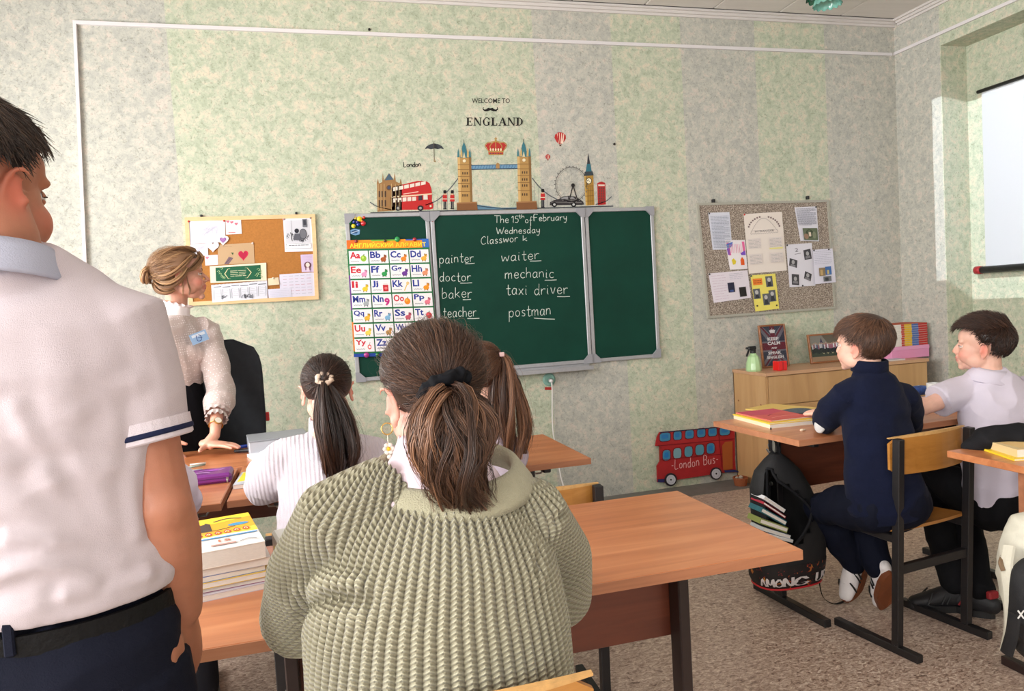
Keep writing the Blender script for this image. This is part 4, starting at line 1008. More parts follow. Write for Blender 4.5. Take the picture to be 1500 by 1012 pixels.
def school_chair(label,loc,rotz,seat_z=.44,back=(.635,.765),bow=.03,group='bent-plywood school chairs',hw=.178,drop=0):
    t=local_thing('school_chair',label,'chair',group)
    for s in(-1,1):
        x=s*hw
        m=MB();m.bar((x,0,.028),(x,-.03,back[1]-drop),.028,.028,up=(0,1,0),bev=.002);obj('post',m,STEEL,t)
        m=MB();m.bar((x,-.09,.014),(x,.27,.014),.028,.028,bev=.002);obj('foot',m,STEEL,t)
        m=MB();m.bar((x,-.01,seat_z-.03),(x,.30,seat_z-.02),.022,.028,bev=.002);obj('seat_rail',m,STEEL,t)
    m=MB();m.bar((-hw,-.008,.30),(hw,-.008,.30),.022,.032,bev=.002);obj('crossbar',m,STEEL,t)
    m=MB();m.bar((-hw,.26,seat_z-.022),(hw,.26,seat_z-.022),.022,.022,bev=.002);obj('crossbar',m,STEEL,t)
    # seat: slightly dished plywood with a rolled front
    m=MB();n=10;vs=[];W=hw+.012
    for j in range(n+1):
        v=j/n;y=-.005+.35*v;dz=-.012*math.sin(PI*min(1,v*1.1))-(.02*max(0,v-.82)/.18)**1*.6;ww=W-.03*max(0,v-.85)/.15-.015*max(0,.12-v)/.12
        for i in range(9):
            u=i/8;vs.append((-ww+2*ww*u,y,seat_z+dz+.006*(2*u-1)**2))
    K_=len(vs);vs+=[(a,b_,c-.011)for a,b_,c in vs];fs=[]
    for j in range(n):
        for i in range(8):
            a=j*9+i;fs.append((a,a+1,a+10,a+9));fs.append((a+K_,a+K_+9,a+K_+10,a+K_+1))
    for i in range(8):fs.append((i,i+K_,i+1+K_,i+1));a=n*9+i;fs.append((a,a+1,a+1+K_,a+K_))
    for j in range(n):a=j*9;fs.append((a,a+9,a+9+K_,a+K_));a+=8;fs.append((a,a+K_,a+9+K_,a+9))
    m.add(vs,fs);obj('seat',m,PLY,t,smooth=False)
    m=MB();curved_board(m,-hw-.012,hw+.012,back[0],back[1],-.004,bow,.010,cy=.008);obj('backrest',m,PLY,t)
    m=MB();curved_board(m,-hw-.0125,hw+.0125,back[1]-.002,back[1]+.0012,-.0045,bow,.011,cy=.008,round_=0);obj('backrest_edge',m,PLYE,t,label='pale plywood edge')
    t.location=loc;t.rotation_euler=(0,0,rotz);return t
# desks
school_desk('nearest school desk, empty at its right end, in front of the girl in green',(.365,1.62,0),0,w=1.24,d=.56,h=.74,steel=BRSTEEL,wide=.055,inset=.165,py_=-.02)
school_desk('school desk in the front row below the chalkboard, behind the white sweater girl',(.318,2.72,0),0,w=1.225,d=.56,inset=.15)
school_desk('desk left of the front row desk with a purple pencil case on its right end',(-.91,2.70,0),0,w=1.2,d=.56)
school_desk('teacher\'s desk pushed against the front row, under the teacher\'s hand',(-.62,3.25,0),0,w=1.2,d=.5,h=.739)
r3=math.radians(3.0)
def rot2(x,y,a):return x*math.cos(a)-y*math.sin(a),x*math.sin(a)+y*math.cos(a)
nl=(1.705,2.318);c_=rot2(.6,.275,r3)
DESK3=school_desk('school desk of the boy in navy, with magazines and a hanging black backpack',(nl[0]+c_[0],nl[1]+c_[1],0),r3,inset=.12,py_=.02)
# desk 4 with side panels, cropped by the right edge of the picture
t=local_thing('school_desk','school desk at the picture\'s right edge with a wooden side panel','desk','laminate school desks')
x0,y0,y1=1.985,1.38,1.935;h=.74
m=MB();m.box(x0,y0,h-.022,x0+1.2,y1,h,bev=.0015);obj('tabletop',m,DW,t)
pp=PZ(1449,684,.717)
lx=2.17
m=MB();m.box(lx-.036,1.76,.10,lx-.018,1.81,.718,bev=.001);obj('side_board',m,DWE,t)
for x_ in(lx,lx+.86):
    m=MB();m.box(x_-.014,1.615,.03,x_+.014,1.675,.70,bev=.003);obj('leg',m,BRSTEEL,t)
    m=MB();m.box(x_-.016,y0+.03,0,x_+.016,y1-.03,.03,bev=.003);obj('foot',m,BRSTEEL,t)
    m=MB();m.box(x_-.014,y0+.05,.69,x_+.014,y1-.05,.718,bev=.003);obj('top_bracket',m,BRSTEEL,t)
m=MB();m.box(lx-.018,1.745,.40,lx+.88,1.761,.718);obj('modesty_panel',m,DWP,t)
m=MB();m.tube([(lx-.016,1.645,.66),(lx-.022,1.645,.66)],.008,8);obj('bolt',m,BOLT,t)
t['wo']=[0,0,0]
# chairs
def pzc(px,py,z):p=PZ(px,py,z);return p
CH1=school_chair('plywood chair under the boy in the navy jumper',(2.085,2.115,0),math.radians(7.5))
school_chair('plywood chair under the boy in the white shirt, mostly hidden by desk and jacket',(2.72,2.10,0),math.radians(4))
school_chair('plywood chair behind the girl in the green sweater, cropped by the bottom edge',(.132,.895,0),math.radians(-4),seat_z=.455,back=(.685,.815),drop=.06)
school_chair('plywood chair of the girl in the fluffy white sweater',(.035,2.03,0),math.radians(3),back=(.62,.735))
school_chair('plywood chair at the right end of the front row desk',(.635,2.12,0),math.radians(-2),back=(.625,.735))
# teacher's swivel chair
t=thing('swivel_chair',(-.03,3.98,0),'black fabric swivel chair with a tall rounded back behind the teacher\'s desk','chair')
FAB=plain('black_upholstery',rgb(52,55,60),rough=.85,noise=.1,nscale=30,bump=.5,bscale=900)
cL,cR,cT=PY(318,580,3.86),PY(388,580,3.86),PY(350,496,3.86)
xc,hwid,zt=(cL.x+cR.x)/2,(cR.x-cL.x)/2+.04,cT.z
xc-=.04
prof=[]
m=MB();vs=[];fs=[]
NX,NZ_=16,16
def backshape(u,v):
    # u -1..1 across, v 0..1 up: a superellipse outline
    s_=(1-max(0,(v-.7)/.3)**3.2)**.4 if v>.7 else 1;s0=.86+.14*min(1,v*2.2)
    return u*hwid*s_*s0,.50+(zt-.50)*v
for side in(0,1):
    for j in range(NZ_+1):
        for i in range(NX+1):
            u=-1+2*i/NX;v=j/NZ_*.999;x,z=backshape(u,v);ed=(1-abs(u)**4)*(1-(2*v-1)**8)
            th=.022+.03*ed;y=3.86+.03*(1-u*u)*.8+(th if side else-th*.5)-.05*math.sin(v*2.6)
            vs.append((xc+x,y,z))
K_=(NX+1)*(NZ_+1)
for j in range(NZ_):
    for i in range(NX):
        a=j*(NX+1)+i;fs.append((a,a+1,a+NX+2,a+NX+1));a+=K_;fs.append((a,a+NX+1,a+NX+2,a+1))
for i in range(NX):fs.append((i+1,i,i+K_,i+1+K_));a=NZ_*(NX+1)+i;fs.append((a,a+1,a+1+K_,a+K_))
for j in range(NZ_):a=j*(NX+1);fs.append((a,a+NX+1,a+NX+1+K_,a+K_));a+=NX;fs.append((a,a+K_,a+NX+1+K_,a+NX+1))
m.add(vs,fs);bo=obj('backrest',m,FAB,t,smooth=True)
m=MB();m.box(xc-.24,3.72,.44,xc+.24,4.18,.52,bev=.03);obj('seat',m,FAB,t,smooth=False)
m=MB();m.tube([(xc,3.96,.10),(xc,3.96,.44)],[.03,.022],14);obj('gas_column',m,BLK,t,smooth=True)
for k in range(5):
    a=2*PI*k/5+.3;ex,ey=xc+.27*math.cos(a),3.96+.27*math.sin(a)
    m=MB();m.tube([(xc,3.96,.12),(ex,ey,.075)],[.024,.014],10);obj('base_spoke',m,BLK,t,smooth=True)
    m=MB();m.tube([(ex-.012,ey,.027),(ex+.012,ey,.027)],.027,12);obj('castor',m,BLK,t,smooth=True)
for s in(-1,1):
    m=MB();m.tube(catmull([(xc+s*.24,4.0,.47),(xc+s*.29,4.0,.52),(xc+s*.29,3.98,.66)],4),.014,8);m.box(xc+s*.29-.03,3.84,.655,xc+s*.29+.03,4.12,.68,bev=.01);obj('armrest',m,BLK,t,smooth=False)
m=MB();c3=PY(389,610,3.84);m.box(c3.x-.01,3.83,c3.z-.022,c3.x+.018,3.85,c3.z+.022,bev=.003);obj('red_tag',m,plain('red_tag_plastic',rgb(200,50,48),rough=.5),t,label='small red tag')
# ---------------------------------------------------------------- cabinet against the wall
cx0,cx1,cy0,cz1=2.785,4.06,4.10,.772
t=thing('low_cabinet',((cx0+cx1)/2,4.3,0),'long low light wood cabinet against the front wall at right','cabinet')
m=MB();m.box(cx0-.006,cy0-.012,cz1-.022,cx1+.006,D-.004,cz1,bev=.0015);obj('top_board',m,LWE,t)
for x in(cx0,cx1-.018,(cx0+cx1)/2):m=MB();m.box(x,cy0+.002,0,x+.018,D-.005,cz1-.022);obj('side_panel',m,LW,t)
m=MB();m.box(cx0,D-.012,0.02,cx1,D-.004,cz1-.02);obj('back_panel',m,LW,t)
zs=PY(1124,594.5,cy0).z
m=MB();m.box(cx0+.018,cy0+.01,0.05,cx1-.018,cy0+.03,zs-.02);m=MB()
for(a,b_)in((cx0+.022,(cx0+cx1)/2-.002),((cx0+cx1)/2+.002,cx1-.022)):
    m=MB();m.box(a,cy0-.002,.06,b_,cy0+.016,zs-.004,bev=.001);dd=obj('door',m,LW,t)
m=MB();m.box(cx0+.022,cy0-.002,zs,cx1-.004,cy0+.016,cz1-.026,bev=.001);obj('flap_door',m,LW,t)
m=MB();m.box(cx0,cy0+.02,0,cx1,cy0+.04,.06);obj('plinth',m,LWE,t)
for(x,z)in((4.15,.5),):
    for yy in(4.16,4.42):m=MB();m.tube([(cx0-.001,yy,zs+.0),(cx0-.0025,yy,zs)],.006,8);obj('cover_cap',m,plain('brown_cap',rgb(150,96,60),rough=.5),t)
# ================================================================ PEOPLE: tools
def remesh(mb,voxel,smooth=4,dec=None,factor=.5):
    me=bpy.data.meshes.new('work');me.from_pydata(mb.v,[],mb.f);me.update()
    o=bpy.data.objects.new('work',me);COL.objects.link(o)
    m=o.modifiers.new('r','REMESH');m.mode='VOXEL';m.voxel_size=voxel;m.adaptivity=0
    if smooth:s_=o.modifiers.new('s','SMOOTH');s_.iterations=smooth;s_.factor=factor
    dg=bpy.context.evaluated_depsgraph_get();dg.update()
    r=bpy.data.meshes.new_from_object(o.evaluated_get(dg))
    bpy.data.objects.remove(o);bpy.data.meshes.remove(me)
    return r
def get_co(me):
    a=np.empty(len(me.vertices)*3);me.vertices.foreach_get('co',a);return a.reshape(-1,3)
def get_no(me):
    a=np.empty(len(me.vertices)*3,dtype=np.float32)
    me.vertex_normals.foreach_get('vector',a);return a.reshape(-1,3).astype(float)
def set_co(me,v):me.vertices.foreach_set('co',v.ravel());me.update()
def decimate(me,ratio):
    o=bpy.data.objects.new('work',me);COL.objects.link(o)
    m=o.modifiers.new('d','DECIMATE');m.ratio=ratio
    dg=bpy.context.evaluated_depsgraph_get();dg.update()
    r=bpy.data.meshes.new_from_object(o.evaluated_get(dg));bpy.data.objects.remove(o);bpy.data.meshes.remove(me);return r
def link_mesh(name,me,mats,parent,label=None,kind=None,smooth=True):
    if not isinstance(mats,(list,tuple)):mats=[mats]
    me.materials.clear()
    for m in mats:me.materials.append(m)
    org=origin_of(parent)
    co=get_co(me);co-=np.array(org);set_co(me,co)
    if smooth:me.polygons.foreach_set('use_smooth',[True]*len(me.polygons))
    me.name=name
    o=bpy.data.objects.new(name,me);COL.objects.link(o);o['wo']=list(org);o.parent=parent
    if label:o['label']=label
    if kind:o['kind']=kind
    return o
def folds(me,amp,freq,stretch=(1,1,1),seed=0,ridged=True,mask=None):
    co=get_co(me);no=get_no(me);st=stretch
    d=np.empty(len(co))
    for i,p in enumerate(co):
        q=Vector((p[0]*freq*st[0]+seed,p[1]*freq*st[1]+seed*.7,p[2]*freq*st[2]))
        a=mnoise.noise(q)
        if ridged:a=(1-2.2*abs(a));a=a-.45
        b_=mnoise.noise(q*2.3+Vector((5,3,1)))
        d[i]=a+.35*b_
    if mask is not None:d*=mask(co)
    set_co(me,co+no*(d*amp)[:,None])
def crease(me,lines):
    """lines: (points, width, amplitude): soft ridges (amp > 0) or furrows along a polyline"""
    co=get_co(me);no=get_no(me);d=np.zeros(len(co))
    for pts,w,a in lines:
        P_=[np.array(p)for p in catmull(pts,4)];best=np.full(len(co),1e9)
        for p,q in zip(P_[:-1],P_[1:]):
            pq_=q-p;L=pq_ @ pq_+1e-12;t=np.clip(((co-p)@ pq_)/L,0,1);dd=np.linalg.norm(co-(p+t[:,None]*pq_),axis=1);best=np.minimum(best,dd)
        d+=a*(np.exp(-(best/w)**2)-.45*np.exp(-((best-1.9*w)/w)**2))
    set_co(me,co+no*d[:,None])
def frame(f,u):
    """columns: right, forward, up"""
    f=Vector(f).normalized();u=Vector(u);r=f.cross(u).normalized();u=r.cross(f)
    return Matrix(((r.x,f.x,u.x),(r.y,f.y,u.y),(r.z,f.z,u.z)))
def head_frame(yaw,pitch=0,roll=0):
    """yaw: degrees clockwise seen from above from +Y; pitch up; roll to the right"""
    y=math.radians(-yaw)
    return Matrix.Rotation(y,3,'Z')@ Matrix.Rotation(math.radians(pitch),3,'X')@ Matrix.Rotation(math.radians(roll),3,'Y')
class Head:
    def __init__(s,c,R,k,kid=True):s.c=Vector(c);s.R=R;s.k=k;s.kid=kid
    def w(s,x,y,z):return s.c+s.R @ Vector((x,y,z))*s.k
    def loc(s,co):return((co-np.array(s.c))@ np.array(s.R))/s.k
    def prims(s,m):
        kid=s.kid;k=s.k
        def E(c,r,rot=None):
            M=s.R if rot is None else s.R @ rot
            m.ell(s.w(*c),(r[0]*k,r[1]*k,r[2]*k),24,16,M=M)
        E((0,-.012,.040),(.075,.096,.080));E((0,.030,-.012),(.062,.058,.078))
        E((0,.042,.045),(.060,.050,.045))
        if kid:E((0,.046,-.066),(.040,.036,.030));E((0,.072,-.086),(.019,.016,.015))
        else:E((0,.044,-.068),(.041,.037,.031));E((0,.074,-.091),(.018,.015,.015))
        for q in(-1,1):
            E((q*.036,.050,-.032),(.028 if kid else .025,.036,.034));E((q*.028,.074,.026),(.024,.014,.009));E((q*.046,.018,-.050),(.023,.042,.032))
            E((q*.010,.097,-.024),(.0075,.010,.0068))
            # ear: rim, lobe and bowl
            eb=Matrix.Rotation(q*-.42,3,'Z')@ Matrix.Rotation(-.18,3,'X');ec=Vector((q*.0765,-.006,-.004))
            pts=[]
            for i in range(15):
                a=-2.3+4.55*i/14;pts.append(s.w(*(ec+eb @ Vector((q*(.008+.004*math.sin(a)),-.016*math.cos(a)*.98,.031*math.sin(a)+.002)))))
            m.tube(pts,[.0035*k+.0011*k*math.sin(PI*i/14)for i in range(15)],8,hemi=True)
            m.ell(s.w(*(ec+eb @ Vector((q*.005,.004,-.029)))),(.0055*k,.009*k,.010*k),12,8,M=s.R @ eb)
            m.ell(s.w(*(ec+eb @ Vector((q*.002,-.002,.0)))),(.0045*k,.015*k,.028*k),12,8,M=s.R @ eb)
            m.ell(s.w(*(ec+eb @ Vector((q*.006,.012,-.006)))),(.004*k,.005*k,.008*k),10,8,M=s.R @ eb)
        nz=.108 if kid else .114
        m.tube([s.w(0,.082,.022),s.w(0,.093,.004),s.w(0,nz-.006,-.014)],[.0075*k,.0076*k,.0080*k],12,hemi=True)
        E((0,nz-.004,-.021),(.0082,.0088,.0078));E((0,.090,-.034),(.012,.008,.010))
        E((0,.0895,-.0475),(.0205,.0110,.0055));E((0,.0935,-.046),(.010,.0085,.0045));E((0,.0875,-.0570),(.0175,.0110,.0062));E((0,.082,-.066),(.018,.010,.010))
    def sculpt(s,me):
        co=get_co(me);L=s.loc(co);d=np.zeros_like(L)
        def g(c,r,dv):
            q=(L-np.array(c))/np.array(r);w=np.exp(-(q*q).sum(1));d[:]+=w[:,None]*np.array(dv)
        for q in(-1,1):
            g((q*.030,.086,.006),(.016,.016,.011),(0,-.0068,0));g((q*.006,.106,-.028),(.004,.004,.003),(0,-.002,.0035))
            g((q*.040,.075,-.042),(.012,.02,.014),(q*-.001,-.001,0))
        g((0,.098,-.0518),(.018,.012,.0016),(0,-.0045,0));g((0,.100,-.038),(.003,.01,.006),(0,-.0012,0))
        g((0,.090,.014),(.009,.012,.009),(0,-.003,0))
        co=co+(d*s.k)@ np.array(s.R).T;set_co(me,co)
        # colour masks: lips, cheeks and ears
        L=s.loc(co);n=len(co)
        def gm(c,r):q=(L-np.array(c))/np.array(r);return np.exp(-(q*q).sum(1))
        lip=np.clip(1.6*(gm((0,.098,-.0465),(.018,.014,.0042))+gm((0,.095,-.0572),(.016,.014,.0050))),0,1)
        bl=np.clip(sum(gm((q*.045,.062,-.028),(.022,.03,.018))+1.1*gm((q*.083,-.01,0),(.012,.02,.035))for q in(-1,1))+.7*gm((0,.112,-.02),(.012,.012,.012)),0,1)
        at=me.color_attributes.new('mask','FLOAT_COLOR','POINT');buf=np.zeros((n,4),dtype=np.float32);buf[:,0]=lip;buf[:,1]=bl;buf[:,3]=1
        at.data.foreach_set('color',buf.ravel())
    def eyes(s,parent,iris=(90,62,40),look=(0,0)):
        for q in(-1,1):
            c=s.w(q*.0295,.0722,.006);k=s.k;r=.0118*k
            ly,lz=math.radians(look[0]),math.radians(look[1])
            F=s.R @ Matrix.Rotation(-ly,3,'Z')@ Matrix.Rotation(lz,3,'X')
            m=MB();seg=20
            rings=[0,9,17,30,36,52,75,100,130,160,180]
            vs=[];fs=[];mi=[]
            for i,a in enumerate(rings):
                a=math.radians(a)
                for j in range(seg):
                    th=2*PI*j/seg;vs.append(c+F @ Vector((r*math.sin(a)*math.cos(th),r*math.cos(a),r*math.sin(a)*math.sin(th))))
            for i in range(len(rings)-1):
                m.mi=2 if rings[i+1]<=17 else(1 if rings[i+1]<=36 else 0)
                f_=[(i*seg+j,i*seg+(j+1)%seg,(i+1)*seg+(j+1)%seg,(i+1)*seg+j)for j in range(seg)]
                m.f+=f_;m.m+=[m.mi]*len(f_)
            m.v=[tuple(v)for v in vs]
            e=obj('eye',m,[plain('eye_white',rgb(226,220,216),rough=.15,coat=.5),plain('iris_%d_%d_%d'%iris,rgb(*iris),rough=.2,coat=.5),plain('pupil',rgb(10,8,8),rough=.1)],parent,smooth=True)
            for nm,e0,e1 in(('upper_eyelid',88,15),('lower_eyelid',-88,-24)):
                m=MB();vs=[];NA,NE=14,6
                for side in(0,1):
                    rr=r*(1.12 if side==0 else 1.03)
                    for i in range(NE+1):
                        for j in range(NA+1):
                            az=math.radians(-92+184*j/NA);edge=e1*(1-(abs(az)/math.radians(95))**2*.9)if nm[0]=='u' else e1*(1-(abs(az)/math.radians(95))**2*.7)
                            el=math.radians(e0+(edge-e0)*i/NE)
                            vs.append(c+s.R @ Vector((rr*math.cos(el)*math.sin(az),rr*math.cos(el)*math.cos(az),rr*math.sin(el))))
                K_=(NA+1)*(NE+1);fs=[]
                for i in range(NE):
                    for j in range(NA):
                        a=i*(NA+1)+j;fs.append((a,a+1,a+NA+2,a+NA+1));a+=K_;fs.append((a,a+NA+1,a+NA+2,a+1))
                for j in range(NA):a=NE*(NA+1)+j;fs.append((a,a+1,a+1+K_,a+K_))
                m.add(vs,fs);obj(nm,m,s.skin,e,smooth=True)
                if nm[0]=='u':
                    lo=[vs[NE*(NA+1)+j]+(s.R @ Vector((0,.0012,0)))*k for j in range(NA+1)]
                    m=MB();m.tube(lo,[.0006*k+.0007*k*math.sin(PI*j/NA)for j in range(NA+1)],5);obj('eyelashes',m,plain('lash_dark',rgb(28,20,18),rough=.6),e)
    def brows(s,parent,col,th=1.0):
        for q in(-1,1):
            pts=[s.w(q*x,y,z)for x,y,z in((.013,.0895,.0245),(.022,.0895,.0290),(.034,.0840,.0300),(.045,.0735,.0255))]
            m=MB();m.tube(catmull(pts,4),[(.0012*s.k*th,.0030*s.k*th*(1-.6*i/12))for i in range(13)],6,hemi=True);obj('eyebrow',m,col,parent,smooth=True)
def skin_mat(name,base,lip,blush,rough=.5):
    m,nt,b=_nt(name)
    at=N(nt,'ShaderNodeAttribute',attribute_name='mask');sp=N(nt,'ShaderNodeSeparateColor');nt.links.new(at.outputs['Color'],sp.inputs[0])
    tc=N(nt,'ShaderNodeTexCoord');n=N(nt,'ShaderNodeTexNoise',i_Scale=30.0,i_Detail=4.0);nt.links.new(tc.outputs['Object'],n.inputs['Vector'])
    r=ramp(nt,n.outputs[0],[(.3,tuple(x*.9 for x in base[:3])+(1,)),(.7,tuple(min(1,x*1.06)for x in base[:3])+(1,))])
    a=N(nt,'ShaderNodeMix',data_type='RGBA');a.inputs[7].default_value=blush;nt.links.new(sp.outputs[1],a.inputs[0]);nt.links.new(r.outputs[0],a.inputs[6])
    c=N(nt,'ShaderNodeMix',data_type='RGBA');c.inputs[7].default_value=lip;nt.links.new(sp.outputs[0],c.inputs[0]);nt.links.new(a.outputs[2],c.inputs[6])
    nt.links.new(c.outputs[2],b.inputs['Base Color']);b.inputs['Roughness'].default_value=rough
    b.inputs['Subsurface Weight'].default_value=.12;b.inputs['Subsurface Radius'].default_value=(.012,.004,.002);b.inputs['Subsurface Scale'].default_value=1.0
    n2=N(nt,'ShaderNodeTexNoise',i_Scale=600.0,i_Detail=2.0);nt.links.new(tc.outputs['Object'],n2.inputs['Vector'])
    bp=N(nt,'ShaderNodeBump',i_Strength=.15,i_Distance=.001);nt.links.new(n2.outputs[0],bp.inputs['Height']);nt.links.new(bp.outputs[0],b.inputs['Normal'])
    return m
SKIN_A=skin_mat('skin_tan',rgb(176,116,90),rgb(176,92,84),rgb(200,110,88))
SKIN_F=skin_mat('skin_fair',rgb(226,178,158),rgb(196,104,100),rgb(226,140,122))
SKIN_T=skin_mat('skin_light',rgb(214,160,138),rgb(180,70,76),rgb(214,126,110))
def hand_prims(m,wrist,d,n,side,k=1.0,curl=(14,18,12),spread=1.0,thumb=(.75,.8,.0),thumb_curl=10):
    """palm, five fingers and thumb; d: finger direction, n: palm normal, side: thumb side"""
    w=Vector(wrist);d=Vector(d).normalized();n=Vector(n);n=(n-d*n.dot(d)).normalized();sd=Vector(side);sd=(sd-d*sd.dot(d)-n*sd.dot(n)).normalized()
    P_=lambda a,b_,c:w+d*(a*k)+sd*(b_*k)+n*(c*k)
    m.tube([P_(-.012,0,0),P_(.02,.001,0),P_(.055,.002,.001),P_(.082,.002,.002)],[(.026*k,.019*k),(.032*k,.016*k),(.039*k,.014*k),(.038*k,.0115*k)],16,up=sd,hemi=True)
    m.ell(P_(.032,.024,.007),(.014*k,.014*k,.014*k),12,8)
    for i,(b0,L,r)in enumerate(((.028,.070,.0085),(.0095,.078,.0088),(-.0095,.072,.0083),(-.0275,.056,.0074))):
        base=P_(.078-.004*abs(i-1),b0,.001);sp=sd*((.10,.02,-.07,-.16)[i]*spread);dr=(d+sp).normalized();ax=dr.cross(n).normalized();pts=[base-dr*(.012*k),base];ang=0
        for seg_,(f_,cu)in enumerate(zip((.46,.30,.24),curl)):
            ang+=math.radians(cu+i*1.5);q=dr*math.cos(ang)+n*math.sin(ang);base=base+q*(L*f_*k);pts.append(base)
        m.tube(pts,[r*1.05*k,r*k,r*.95*k,r*.86*k,r*.72*k],10,hemi=True)
    td=(d*thumb[0]+sd*thumb[1]+n*thumb[2]).normalized();b0=P_(.014,.026,.006);p1=b0+td*(.034*k);td2=(td+d*.25+n*math.radians(thumb_curl)).normalized();p2=p1+td2*(.029*k)
    m.tube([b0-td*(.012*k),b0,p1,p1+td2*(.014*k),p2],[.013*k,.0125*k,.0105*k,.0100*k,.0078*k],10,hemi=True)
def arm_prims(m,S,E_,W,r=(.046,.037,.040,.025),k=1.0):
    S,E_,W=Vector(S),Vector(E_),Vector(W)
    m.tube([S,S.lerp(E_,.35),S.lerp(E_,.8),E_],[r[0]*k,r[0]*.96*k,r[1]*k,r[1]*.98*k],16,hemi=True)
    m.tube([E_,E_.lerp(W,.25),E_.lerp(W,.7),W],[r[1]*k,r[2]*k,r[3]*1.22*k,r[3]*k],16,hemi=True)
def leg_prims(m,Hp,Kn,An,r=(.078,.052,.056,.034),k=1.0):
    Hp,Kn,An=Vector(Hp),Vector(Kn),Vector(An)
    m.tube([Hp,Hp.lerp(Kn,.5),Kn],[r[0]*k,r[0]*.84*k,r[1]*k],16,hemi=True)
    m.tube([Kn,Kn.lerp(An,.3),An.lerp(Kn,.15),An],[r[1]*k,r[2]*k,r[3]*1.15*k,r[3]*k],16,hemi=True)
def foot_prims(m,An,d,k=1.0):
    An=Vector(An);d=Vector(d).normalized()
    m.tube([An+Vector((0,0,-.02))-d*.03*k,An+d*.06*k+Vector((0,0,-.045)),An+d*.16*k+Vector((0,0,-.055))],[(.032*k,.032*k),(.038*k,.028*k),(.034*k,.016*k)],14,up=(-d.y,d.x,0),hemi=True)
def loft(m,rings,side,seg=28,hemi=False):m.tube([r[0]for r in rings],[(r[1],r[2])for r in rings],seg,up=side,hemi=hemi)
def sym(p,c,ax):p=Vector(p);c=Vector(c);ax=Vector(ax).normalized();return p-ax*(2*(p-c).dot(ax))

# ---------------------------------------------------------------- hair
def hair_mat(name,dark,mid,light,rough=.42):
    m,nt,b=_nt(name)
    at=N(nt,'ShaderNodeAttribute',attribute_name='tone');sp=N(nt,'ShaderNodeSeparateColor');nt.links.new(at.outputs['Color'],sp.inputs[0])
    r=ramp(nt,sp.outputs[0],[(0,dark),(.5,mid),(1,light)])
    nt.links.new(r.outputs[0],b.inputs['Base Color']);b.inputs['Roughness'].default_value=rough;b.inputs['Specular IOR Level'].default_value=.55
    b.inputs['Anisotropic'].default_value=.4
    return m
def strand_mesh(P_,R_,tone,base=None):
    """P_: (S,K,3) points, R_: (S,K) radii, tone: (S,) -> mesh of three-sided tapering strands (plus a base mesh)"""
    S,K,_=P_.shape
    T=np.empty_like(P_);T[:,1:-1]=P_[:,2:]-P_[:,:-2];T[:,0]=P_[:,1]-P_[:,0];T[:,-1]=P_[:,-1]-P_[:,-2]
    T/=(np.linalg.norm(T,axis=2,keepdims=True)+1e-9)
    rv=np.random.normal(size=(S,1,3));A=np.cross(T,np.broadcast_to(rv,T.shape));A/=(np.linalg.norm(A,axis=2,keepdims=True)+1e-9);B=np.cross(T,A)
    vs=[]
    for k in range(3):
        th=2*PI*k/3;vs.append(P_+(A*math.cos(th)+B*math.sin(th))*R_[:,:,None])
    Vv=np.stack(vs,2).reshape(-1,3)     # (S,K,3sides,3)
    idx=np.arange(S*K*3).reshape(S,K,3);F=[]
    for k in range(3):
        k2=(k+1)%3;F.append(np.stack([idx[:,:-1,k],idx[:,:-1,k2],idx[:,1:,k2],idx[:,1:,k]],-1).reshape(-1,4))
    F=np.concatenate(F);tn=np.repeat(tone[:,None],K*3,1).ravel()
    if base is not None:
        bv,bf,bt=base;off=len(Vv);Vv=np.concatenate([Vv,bv]);tn=np.concatenate([tn,bt])
    nq=len(F)
    me=bpy.data.meshes.new('hair')
    loops=list(F.ravel());starts=list(range(0,nq*4,4))
    if base is not None:
        p=nq*4
        for f in bf:starts.append(p);loops+=[i+off for i in f];p+=len(f)
    me.vertices.add(len(Vv));me.vertices.foreach_set('co',Vv.ravel())
    me.loops.add(len(loops));me.loops.foreach_set('vertex_index',np.array(loops,dtype=np.int32))
    me.polygons.add(len(starts));me.polygons.foreach_set('loop_start',np.array(starts,dtype=np.int32))
    me.update(calc_edges=True);me.validate()
    at=me.color_attributes.new('tone','FLOAT_COLOR','POINT');buf=np.ones((len(Vv),4),dtype=np.float32);buf[:,0]=np.clip(tn,0,1);at.data.foreach_set('color',buf.ravel())
    return me
HC=np.array([0,-.012,.040]);HR=np.array([.075,.096,.080])
def scalp_pt(d,h=0.0):
    """point on the inflated skull in head space along unit direction(s) d"""
    R_=HR[None]+np.asarray(h).reshape(-1,1);t=1/np.sqrt(((d/R_)**2).sum(-1,keepdims=True));return HC+d*t
def cap_base(hd,region,h=.006,tone=.15,nu=48,nv=30,hfun=None):
    """closed hair mass following the skull where region(dir) holds, tucked inside it elsewhere"""
    vs=[];fs=[]
    for j in range(nv+1):
        ph=PI*j/nv
        for i in range(nu):
            th=2*PI*i/nu;d=np.array([math.sin(ph)*math.cos(th),math.sin(ph)*math.sin(th),math.cos(ph)])
            w=region(d);hh=(h if hfun is None else hfun(d))
            p=scalp_pt(d[None],hh*w-.012*(1-w))[0];vs.append(tuple(hd.w(*p)))
    for j in range(nv):
        for i in range(nu):i2=(i+1)%nu;fs.append((j*nu+i,(j+1)*nu+i,(j+1)*nu+i2,j*nu+i2))
    return np.array(vs),fs,np.full(len(vs),tone)
def sstep(a,b,x):t=np.clip((x-a)/(b-a),0,1);return t*t*(3-2*t)
def to_world(hd,P_):return(P_*hd.k)@ np.array(hd.R).T+np.array(hd.c)
